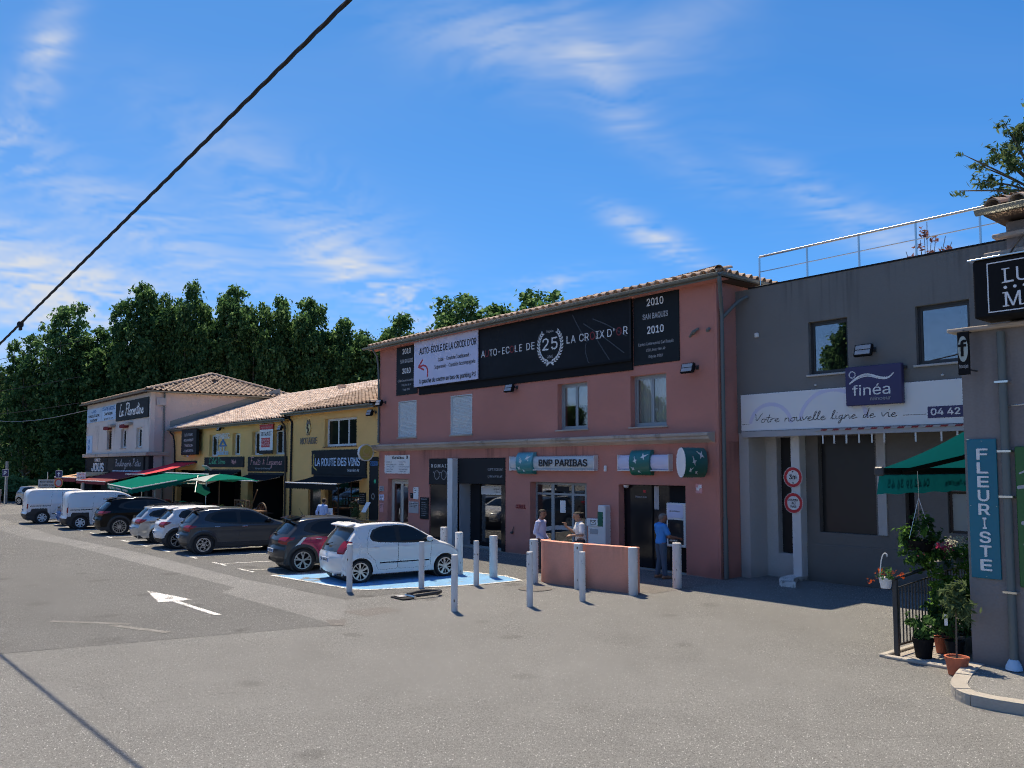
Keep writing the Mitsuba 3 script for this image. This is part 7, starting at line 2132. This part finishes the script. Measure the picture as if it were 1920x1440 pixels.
SUV = spec(CROSS, L=4.63, W=1.845, H=1.645, rear=.92, front=3.58, R=.365, paint='car_black', plate='FL-490-SV', clad=.36, mirror_mat='car_black', wheel=dict(n=14, rim=.74, w=.010), belt=1.06,
           doors=[], dlo=[(.86, 1.22), (1.0, 1.36), (1.4, 1.48), (2.0, 1.50), (2.5, 1.45), (2.95, 1.28), (3.3, 1.12), (3.2, 1.05), (2.1, 1.08), (1.2, 1.14)],
           panes=[[(1.04, 1.24), (1.12, 1.35), (1.42, 1.455), (2.0, 1.475), (2.04, 1.11), (1.25, 1.16)], [(2.14, 1.105), (2.12, 1.475), (2.48, 1.425), (2.9, 1.26), (3.05, 1.18), (3.05, 1.085)]],
           sil=[(x * 4.63 / 4.22, z * 1.645 / 1.575) for x, z in CROSS['sil']], mirror=(3.05, 1.16),
           side_lamps=[('tail_light', [(-.05, .90), (-.02, 1.02), (.25, 1.07), (.62, 1.04), (.40, .96), (.1, .88)], 'lamp_red')],
           rear_parts=[('tail_light', [(.40, .92), (.42, 1.02), (.62, 1.05), (.95, 1.05), (.95, .86), (.62, .88)], 'lamp_red'), ('rear_window', [(-.7, 1.10), (-.7, 1.50), (.58, 1.49), (.68, 1.12)], 'car_glass')],
           top_parts=[('windscreen', [(-.8, 2.68), (-.8, 3.55), (.76, 3.45), (.64, 2.75)], 'car_glass')], front_parts=[], extras=[wiper(.18, 1.12), spoiler(.46, .80, 1.53, 1.60, .56, 'car_black')])
ESTATE = spec(CROSS, L=4.55, W=1.80, H=1.46, rear=.95, front=3.60, R=.32, paint='car_silver', plate='DX-820-HG', clad=None, skirt=.30, belt=.98, doors=[], handle_mat='car_silver', mirror_mat='car_silver', wheel=dict(kind='double', n=5, rim=.68, w=.02),
              sil=[(.20, .22), (.08, .28), (.0, .42), (.0, .64), (.06, .76), (.05, .86), (.14, .98), (.36, 1.22), (.52, 1.36), (.50, 1.41), (.9, 1.44), (1.6, 1.465), (2.3, 1.45), (2.7, 1.38), (3.1, 1.18), (3.5, .98), (3.9, .90), (4.3, .78), (4.5, .62), (4.55, .42), (4.5, .26), (4.3, .20)],
              dlo=[(.55, 1.10), (.70, 1.24), (1.2, 1.34), (2.0, 1.355), (2.5, 1.31), (2.9, 1.15), (3.25, .99), (3.2, .945), (2.1, .96), (1.0, 1.01)],
              panes=[[(.66, 1.11), (.76, 1.22), (1.2, 1.31), (1.24, 1.02)], [(1.30, 1.02), (1.28, 1.315), (2.06, 1.33), (2.10, .985)], [(2.2, .98), (2.18, 1.325), (2.48, 1.285), (2.85, 1.14), (3.0, 1.06), (3.0, .97)]], mirror=(3.0, 1.05),
              side_lamps=[('tail_light', [(-.05, .76), (-.02, .93), (.2, .96), (.52, .95), (.40, .86), (.12, .76)], 'lamp_red')],
              rear_parts=[('tail_light', [(.46, .78), (.46, .94), (.62, .96), (.95, .96), (.95, .76)], 'lamp_red'), ('rear_window', [(-.7, 1.0), (-.7, 1.36), (.58, 1.35), (.68, 1.02)], 'car_glass')],
              top_parts=[('windscreen', [(-.8, 2.62), (-.8, 3.45), (.72, 3.36), (.60, 2.68)], 'car_glass')], front_parts=[],
              extras=[wiper(.16, 1.02), aerial(.75, 1.44, .1), ('roof_rail', lambda s, h: (cat(*[tube(chaikin([(.75, q * .52, 1.42), (.85, q * .52, 1.475), (2.4, q * .52, 1.485), (2.6, q * .52, 1.42)], 2), .016, 6) for q in (-1, 1)]), 'car_trim'))])
SMALL = spec(HATCH, paint='car_blue', plate='BR-077-TD', nu=150, nv=28, extras=[wiper(.12, .92, .25)], top_parts=HATCH['top_parts'][:1], wheel=dict(kind='double', n=5, rim=.66, w=.02))
VAN = dict(L=4.28, W=1.83, H=1.83, rear=.72, front=3.42, R=.32, belt=1.15, paint='car_white', clear=.22, clad=.0, skirt=.52, nu=200, nv=38, corner=.075, tumble=.10, crown=.03, nose_crown=.05, taper=(.05, .10),
           sil=[(.18, .24), (.05, .32), (.0, .44), (.0, .58), (.055, .62), (.06, 1.1), (.09, 1.45), (.16, 1.70), (.30, 1.80), (.7, 1.825), (1.8, 1.83), (2.4, 1.80), (2.8, 1.68), (3.15, 1.46), (3.5, 1.19), (3.9, 1.08), (4.15, .96), (4.26, .76), (4.28, .5), (4.22, .3), (4.05, .22)],
           dlo=[(2.32, 1.13), (2.34, 1.60), (2.62, 1.58), (2.95, 1.40), (3.28, 1.16), (3.2, 1.10)], dlo_r=.05, panes=[[(2.38, 1.16), (2.39, 1.55), (2.60, 1.545), (2.9, 1.38), (3.12, 1.20), (3.10, 1.14)]],
           doors=[[(1.30, 1.74), (2.24, 1.74), (2.24, .34), (1.22, .34), (1.22, .80)], [(2.25, 1.74), (2.55, 1.72), (3.2, 1.25), (3.16, .34), (2.25, .34)]], handles=[(2.14, .98), (2.42, .98)], handle_mat='car_trim',
           side_lamps=[('tail_light', [(-.05, .78), (-.05, 1.05), (.20, 1.05), (.19, .78)], 'lamp_red'), ('corner_strip', [(.02, 1.06), (.10, 1.72), (.22, 1.72), (.20, 1.06)], 'car_trim'), ('corner_strip', [(.02, .56), (.02, .77), (.19, .77), (.19, .56)], 'car_trim'), ('headlight', [(3.85, 1.02), (4.0, 1.02), (4.3, .86), (4.3, .74), (4.0, .84)], 'lamp_clear')],
           side_paint=[([(-.1, .1), (-.1, .60), (.30, .62), (.36, .80), (1.08, .80), (1.14, .30), (1.14, .1)], 'car_cladding', 'arch_guard')],
           rear_parts=[('tail_light', [(.82, .78), (.82, 1.05), (1.0, 1.05), (1.0, .78)], 'lamp_red')],
           top_parts=[('windscreen', [(-.9, 2.62), (-.9, 3.46), (.80, 3.36), (.70, 2.70)], 'car_glass')], front_parts=[('grille', [(-.5, .50), (-.5, .72), (.4, .70), (.4, .5)], 'car_trim')],
           strips=[(.28, 1.22, .93, .020, 'car_trim'), (1.3, 3.1, .52, .022, 'car_trim')], mirror=(3.0, 1.2), mirror_mat='car_trim', wheel=dict(n=7, rim=.64, w=.03), rim_mat='white_metal', tyre=.2, plate_z=.72, plate='EG-219-WM', top_floor=.9, flare=.01,
           extras=[('rear_door_gap', lambda s, h: (cat(bx(.048, .062, -.005, .005, .60, 1.74), ), 'car_trim')), ('rear_handle', lambda s, h: (bx(.035, .06, -.10, .10, .93, .97, .008), 'car_trim'))])
VAN['clad'] = None
VAN2 = spec(VAN, plate='FT-663-QA')
VAN1 = spec(VAN, L=4.6, H=1.84, rear=.85, front=3.72, plate='EW-042-CR')
VAN1['sil'] = [(x * 4.6 / 4.28, z) for x, z in VAN['sil']]

def grow(S, k, kw):
    """The same car drawn k times larger, kw times wider."""
    st = lambda x: x + .08 * min(1, max(0, (x - .05) / .4))
    g = lambda p: [(st(x) * k, z * k) for x, z in p]
    gw = lambda p: [(y * kw, x * k) for y, x in p]
    gx = lambda p: [(y * kw, st(x) * k) for y, x in p]
    d = dict(S)
    for n_ in ('L', 'H', 'rear', 'front', 'R', 'belt', 'clear', 'plate_z'):
        d[n_] = (st(S[n_]) if n_ in ('L', 'rear', 'front') else S[n_]) * k
    d.update(W=S['W'] * kw, sil=g(S['sil']), dlo=g(S['dlo']), panes=[g(p) for p in S['panes']], doors=[g(p) for p in S['doors']], handles=g(S['handles']), mirror=(st(S['mirror'][0]) * k, S['mirror'][1] * k),
             side_lamps=[(n_, g(p), m) for n_, p, m in S['side_lamps']], rear_parts=[(n_, gw(p), m) for n_, p, m in S['rear_parts']], top_parts=[(n_, gx(p), m) for n_, p, m in S['top_parts']], front_parts=[(n_, gw(p), m) for n_, p, m in S['front_parts']],
             strips=[(st(a) * k, st(b) * k, z * k, r, m) for a, b, z, r, m in S['strips']])
    d['extras'] = [wiper(.10 * k, .92 * k, .25), ('badge', lambda s, h: (bx(.035, .06, -.03, .03, .73, .80, .01), 'chrome')), lightbar(.395 * k, 1.375 * k, .14), spoiler(.37 * k, .56 * k, 1.375 * k, 1.42 * k, .50 * kw, 'car_white'), exhaust(.1, -.35, .22)]
    return d


def again_car(src, name, label, at, turn, group):
    """A copy of a parked car with all its parts, turned and set down elsewhere."""
    key = thing(name, label, labels[src]['category'], group)
    base = np.array(scene[src + '__body']['to_world'].matrix)
    new = T().translate([at[0], at[1], 0]).rotate([0, 0, 1], turn)
    for q in [q for q in scene if q.startswith(src + '__')]:
        rel = np.linalg.inv(base) @ np.array(scene[q]['to_world'].matrix)
        scene[key + q[len(src):]] = {**scene[q], 'to_world': new @ T(rel)}
    return key


HD = 9.0
HATCH = grow(HATCH, 1.05, 1.10)
build_car('small_white_hatchback', 'small white five door hatchback with dark roof parked on the blue bay', HATCH, (-19.03, 10.83), 7)
build_car('dark_crossover', 'dark grey crossover with a magenta panel on its side, left of the small white hatchback', PUMA, (-22.05, 10.70), HD)
build_car('slate_crossover', 'slate blue grey crossover with ring patterned wheels, third vehicle from the right', CROSS, (-28.55, 10.21), HD)
build_car('white_crossover', 'white crossover with a red light bar, squeezed between the silver estate and the slate crossover', WHITEX, (-31.0, 10.15), HD)
build_car('silver_estate', 'silver estate car with black roof rails, right of the black car', ESTATE, (-33.75, 10.35), HD)
build_car('black_car', 'glossy black tall car with many spoked wheels, right of the white vans', SUV, (-38.95, 10.25), 6)
build_car('white_van', 'white panel van right of the small blue car, nearer of the two vans', VAN2, (-43.60, 9.72), 4, catg='van')
build_car('blue_car', 'small blue car mostly hidden between the two white vans', SMALL, (-46.5, 9.9), 5)
build_car('white_van', 'white panel van at the far left end of the parked row', VAN1, (-49.20, 9.15), 3, catg='van')
build_car('grey_car', 'pale grey car partly hidden at the far left behind the stone wall', spec(SMALL, paint='car_pale', plate='CB-501-ZE'), (-74.6, 12.3), 55)
again_car('slate_crossover', 'slate_crossover', 'slate crossover across the lot, seen only mirrored in the shop panes', (-33.5, 3.0), 205, 'cars across the lot, seen in reflections')
again_car('white_crossover', 'white_crossover', 'white crossover across the lot, seen only mirrored in the shop panes', (-39.5, .6), 205, 'cars across the lot, seen in reflections')
# ================================================================ people
for nm, c in (('skin_tan', (.36, .20, .13)), ('skin_brown', (.26, .13, .085)), ('hair_black', (.012, .010, .009)), ('hair_grey', (.16, .15, .14)), ('shirt_lavender', (.50, .50, .66)), ('shirt_sky', (.36, .48, .74)), ('shirt_white', (.76, .74, .70)),
              ('shirt_blue', (.045, .24, .62)), ('jeans', (.055, .10, .155)), ('trousers_dark', (.03, .032, .04)), ('shoe_tan', (.22, .14, .09)), ('eye_dark', (.02, .015, .012)), ('lip', (.30, .11, .09))):
    mat(nm, c, .75 if nm[:2] != 'sk' else .5)


def bone(a, ra, b, rb, seg=14):
    return m3.Manifold.batch_hull([m3.Manifold.sphere(ra, seg).translate(tuple(a)), m3.Manifold.sphere(rb, seg).translate(tuple(b))])


def ell(c, r, seg=20):
    return m3.Manifold.sphere(1.0, seg).scale(tuple(r)).translate(tuple(c))


def soft(man, ln=.03, it=8):
    m = to_tri(man.refine_to_length(ln))
    m.merge_vertices()
    trimesh.smoothing.filter_taubin(m, .5, .53, it)
    return m


def hand(w, d, side, palm, grip=.5):
    """A hand from the wrist w along d, palm facing `palm`; five separate bent fingers and a thumb from the palm's side."""
    w, d, palm = (np.array(q, float) for q in (w, d, palm))
    d /= np.linalg.norm(d)
    palm = palm - d * (palm @ d)
    palm /= np.linalg.norm(palm)
    s = np.cross(d, palm) * side
    P = lambda a, b, c: w + d * a + s * b + palm * c
    out = m3.Manifold.batch_hull([m3.Manifold.sphere(.017, 8).translate(tuple(P(*q))) for q in ((.0, .016, 0), (.0, -.016, 0), (.085, .034, 0), (.085, -.034, 0))])
    for b, l in ((.033, .072), (.011, .082), (-.011, .077), (-.033, .060)):
        q0, a = P(.085, b, 0), 0.0
        for k, f in enumerate((.45, .32, .23)):
            a += grip * (.55 if k == 0 else .75)
            q1 = q0 + (d * math.cos(a) + palm * math.sin(a)) * l * f * 1.15
            out = out + bone(q0, .0095 - .001 * k, q1, .0090 - .001 * k, 8)
            q0 = q1
    q0 = P(.03, .03, .008)
    q1 = q0 + (d * .6 + s * .75 + palm * .35) * .040
    q2 = q1 + (d * .85 + s * .2 + palm * .5) * .032
    return out + bone(q0, .013, q1, .0105, 8) + bone(q1, .0105, q2, .009, 8)


def person(label, at, heading, J, skin, hair, top, bottom, shoes, sleeve, female=False, hairdo='short', scale=1.0, bulk=1.16, collar=True, grip=(.5, .5), palms=None, sunglasses=False):
    """J: joints in metres, x to the person's right, y forward, z up."""
    k = thing('person', label, 'person')
    th = math.radians(heading)      # heading: angle of the facing direction from +x, counter-clockwise
    tw = T().translate([at[0], at[1], at[2] if len(at) > 2 else 0]).rotate([0, 0, 1], math.degrees(th) - 90).scale([scale * bulk, scale * bulk, scale])
    J = {a: np.array(b, float) for a, b in J.items()}
    P = lambda nme, m, mm, **q: put(nme, m, mm, k, smooth=True, to_world=tw, **q)
    h, nk = J['head'], J['neck']
    fwd = np.array(J.get('look', (0, 1, 0)), float)
    fwd /= np.linalg.norm(fwd)
    rt = np.cross(fwd, [0, 0, 1.0])
    rt /= np.linalg.norm(rt)
    upv = np.cross(rt, fwd)
    H = lambda a, b, c: h + rt * a + fwd * b + upv * c
    hd = m3.Manifold.batch_hull([m3.Manifold.sphere(.078, 18).translate(tuple(H(0, .012, .045))), m3.Manifold.sphere(.074, 18).translate(tuple(H(0, -.028, .040))), m3.Manifold.sphere(.052, 14).translate(tuple(H(0, .028, -.045)))]) + \
        bone(H(0, .055, -.088), .022, H(0, .03, -.07), .045, 12)
    nose = m3.Manifold.batch_hull([m3.Manifold.sphere(.007, 8).translate(tuple(H(0, .092, .03))), m3.Manifold.sphere(.013, 8).translate(tuple(H(0, .112, -.015))), m3.Manifold.sphere(.011, 8).translate(tuple(H(.013, .093, -.018))), m3.Manifold.sphere(.011, 8).translate(tuple(H(-.013, .093, -.018)))])
    ears = ell((0, 0, 0), (.010, .018, .030), 10)
    ang = math.degrees(math.atan2(fwd[1], fwd[0])) - 90
    ears = ears.rotate((0, 0, ang)).translate(tuple(H(.080, -.012, .0))) + ears.rotate((0, 0, ang)).translate(tuple(H(-.080, -.012, .0)))
    sh_ = .165 if female else .185
    body = hd + nose + ears + bone(h - upv * .06 - fwd * .012, .056, nk, .058) + bone(nk, .06, J['chest'] + [0, 0, .06], .07)
    for s in ('l', 'r'):
        sg = -1 if s == 'l' else 1
        body = body + bone(J['chest'] + [0, 0, .08], .06, J[s + 'sho'], .052) + bone(J[s + 'sho'], .052, J[s + 'elb'], .040) + bone(J[s + 'elb'], .040, J[s + 'wri'], .026)
        pm = np.array((palms or {}).get(s, (-sg, 0, 0)), float)
        body = body + hand(J[s + 'wri'], J[s + 'wri'] - J[s + 'elb'] if s + 'hand' not in J else J[s + 'hand'], sg, pm, grip[0 if s == 'l' else 1])
        body = body + bone(J[s + 'hip'], .085, J[s + 'kne'], .055) + bone(J[s + 'kne'], .053, J[s + 'ank'], .036)
    body = body + bone(J['chest'], .085, J['pelvis'], .085)
    P('body', soft(body, .018, 6), skin)
    c, pv = J['chest'], J['pelvis']
    wv = .13 if female else .15
    tor = m3.Manifold.batch_hull([ell(c + [0, 0, .10], (sh_ - .02, .10, .07)), ell(c + [0, .01, 0], (wv + .015, .115, .10)), ell(pv + [0, .01, .16], (wv, .105, .10))]) + \
        m3.Manifold.batch_hull([ell(pv + [0, .01, .16], (wv, .105, .10)), ell(pv + [0, 0, -.02], (wv + .012, .118, .05))]) + bone(nk - [0, 0, .035], .066, c + [0, 0, .10], .10)
    for s in ('l', 'r'):
        a, b, w_ = J[s + 'sho'], J[s + 'elb'], J[s + 'wri']
        tor = tor + bone(c + [0, 0, .09], .085, a, .070)
        if sleeve == 'long':
            tor = tor + bone(a, .068, b, .054) + bone(b, .054, b + (w_ - b) * .93, .038)
        else:
            tor = tor + bone(a, .068, a + (b - a) * .72, .064)
    P('top', soft(tor, .028, 6), top)
    tr = ell(pv + [0, 0, 0], (wv + .004, .112, .10))
    for s in ('l', 'r'):
        kn, an = J[s + 'kne'], J[s + 'ank']
        tr = tr + bone(J[s + 'hip'] + [0, 0, -.02], .094, kn, .070) + bone(kn, .068, an + [0, 0, .03], .056)
    P('trousers', soft(tr, .03, 6), bottom)
    for s in ('l', 'r'):
        an = J[s + 'ank']
        f2 = np.array(J.get(s + 'toe', (0, 1, 0)), float)
        sh2 = m3.Manifold.batch_hull([m3.Manifold.sphere(.045, 12).translate(tuple(an + [0, 0, -.01])), m3.Manifold.sphere(.040, 12).translate((an[0] - f2[0] * .05, an[1] - f2[1] * .05, .042)), m3.Manifold.sphere(.042, 12).translate((an[0] + f2[0] * .10, an[1] + f2[1] * .10, .042)), m3.Manifold.sphere(.03, 12).translate((an[0] + f2[0] * .165, an[1] + f2[1] * .165, .030))])
        sh2 = sh2.trim_by_plane((0, 0, 1), .002)
        P('shoe', to_tri(sh2), shoes)
    cap_ = m3.Manifold.batch_hull([m3.Manifold.sphere(.083, 18).translate(tuple(H(0, .006, .052))), m3.Manifold.sphere(.081, 18).translate(tuple(H(0, -.034, .044))), m3.Manifold.sphere(.06, 14).translate(tuple(H(0, -.045, -.01)))])
    face = m3.Manifold.cube((.4, .3, .3), True).rotate((0, 0, ang)).translate(tuple(H(0, .150, -.085 + (.045 if hairdo != 'bald' else .09))))
    hm = cap_ - face
    if hairdo == 'tail':
        hm = hm + ell(H(0, -.125, .045), (.045, .045, .045), 14) + bone(H(0, -.13, .03), .034, H(0, -.155, -.10), .016)
    P('hair', soft(hm, .02, 3), hair)
    for sg in (-1, 1):
        P('eye', cat(to_tri(ell(H(sg * .031, .078, .012), (.012, .012, .009), 10))), 'eye_dark')
    P('mouth', to_tri(bone(H(-.02, .077, -.052), .0065, H(.02, .077, -.052), .0065, 8)), 'lip')
    if sunglasses:
        P('sunglasses', cat(*[to_tri(ell(H(sg * .036, .072, .085), (.030, .014, .018), 12)) for sg in (-1, 1)], tube([H(-.09, -.04, .075), H(-.088, .05, .085), H(0, .095, .09), H(.088, .05, .085), H(.09, -.04, .075)], .006, 5)), 'black_gloss')
    if collar:
        ring = [nk + rt * (.068 * math.cos(q)) + fwd * (.068 * math.sin(q) + .005) + np.array([0, 0, -.004 - .02 * max(0, math.sin(q))]) for q in np.linspace(0, 2 * math.pi, 17)[:-1]]
        P('collar', tube(ring, .014, 6, closed=True), top)
    return k


def standing(**k):
    J = dict(head=(0, .03, 1.63), neck=(0, 0, 1.48), chest=(0, 0, 1.28), pelvis=(0, 0, .97), lsho=(-.185, 0, 1.40), rsho=(.185, 0, 1.40), lelb=(-.24, -.03, 1.12), relb=(.24, -.03, 1.12), lwri=(-.24, .05, .88), rwri=(.24, .05, .88),
             lhip=(-.09, 0, .92), rhip=(.09, 0, .92), lkne=(-.10, .02, .50), rkne=(.10, .02, .50), lank=(-.11, -.02, .085), rank=(.11, -.02, .085))
    J.update(k)
    return J


# man with sunglasses pushed up, by the bank entrance, turned to the woman
person('man in a lavender long sleeved shirt with sunglasses on his head, before the bank entrance', (-17.72, 15.95), 25, standing(head=(0, .04, 1.64), look=(.1, 1, -.12), lelb=(-.24, -.06, 1.12), relb=(.24, -.05, 1.12), lwri=(-.20, .10, .92), rwri=(.18, .14, .94)),
       'skin_brown', 'hair_black', 'shirt_lavender', 'trousers_dark', 'shoe_tan', 'long', sunglasses=True)
person('dark haired woman in a white blouse raising one hand, behind the low pink wall', (-16.68, 16.48), 238, standing(head=(0, .05, 1.56), neck=(0, .01, 1.42), chest=(0, 0, 1.22), pelvis=(0, -.02, .94), lsho=(-.165, 0, 1.34), rsho=(.165, 0, 1.34), look=(-.1, 1, -.25),
       relb=(.26, .06, 1.10), rwri=(.24, .26, 1.27), lelb=(-.27, .02, 1.08), lwri=(-.06, .20, 1.05), rhand=(-.05, .15, 1.0)), 'skin_tan', 'hair_black', 'shirt_white', 'trousers_dark', 'shoe_tan', 'short', True, 'tail', palms={'r': (-.4, .9, .1), 'l': (0, -.5, -.6)}, grip=(.6, 1.0), bulk=1.28, scale=1.02)
person('man in a blue polo shirt and jeans using the cash machine, seen from behind', (-14.62, 17.50, .0), 68, standing(head=(0, .06, 1.60), look=(.15, 1, -.25), relb=(.25, .08, 1.13), rwri=(.16, .34, 1.08), lelb=(-.23, .05, 1.13), lwri=(-.14, .30, 1.06), lank=(-.13, -.03, .085), rank=(.14, .02, .085)),
       'skin_brown', 'hair_grey', 'shirt_blue', 'jeans', 'shoe_tan', 'short', palms={'r': (0, .2, -1), 'l': (0, .2, -1)})
kp = person('man in a sky blue shirt seen from behind at the wine shop door, holding papers', (-31.75, 16.3), 105, standing(head=(0, .08, 1.62), neck=(0, .03, 1.48), lelb=(-.26, -.06, 1.13), lwri=(-.30, .02, .88), relb=(.25, -.02, 1.13), rwri=(.26, .20, 1.05)),
            'skin_tan', 'hair_black', 'shirt_sky', 'trousers_dark', 'shoe_tan', 'long', palms={'r': (-1, 0, .2)}, grip=(.4, .8), scale=.95)
pp = thing('paper', 'white sheet of paper held by the man at the wine shop door', 'paper')
put('sheet', onto(bx(-.12, .12, -.16, .16, 0, .003), (-31.50, 16.50, 1.10), (.6, .8, 0), (0, .15, 1)), 'print_white', pp)
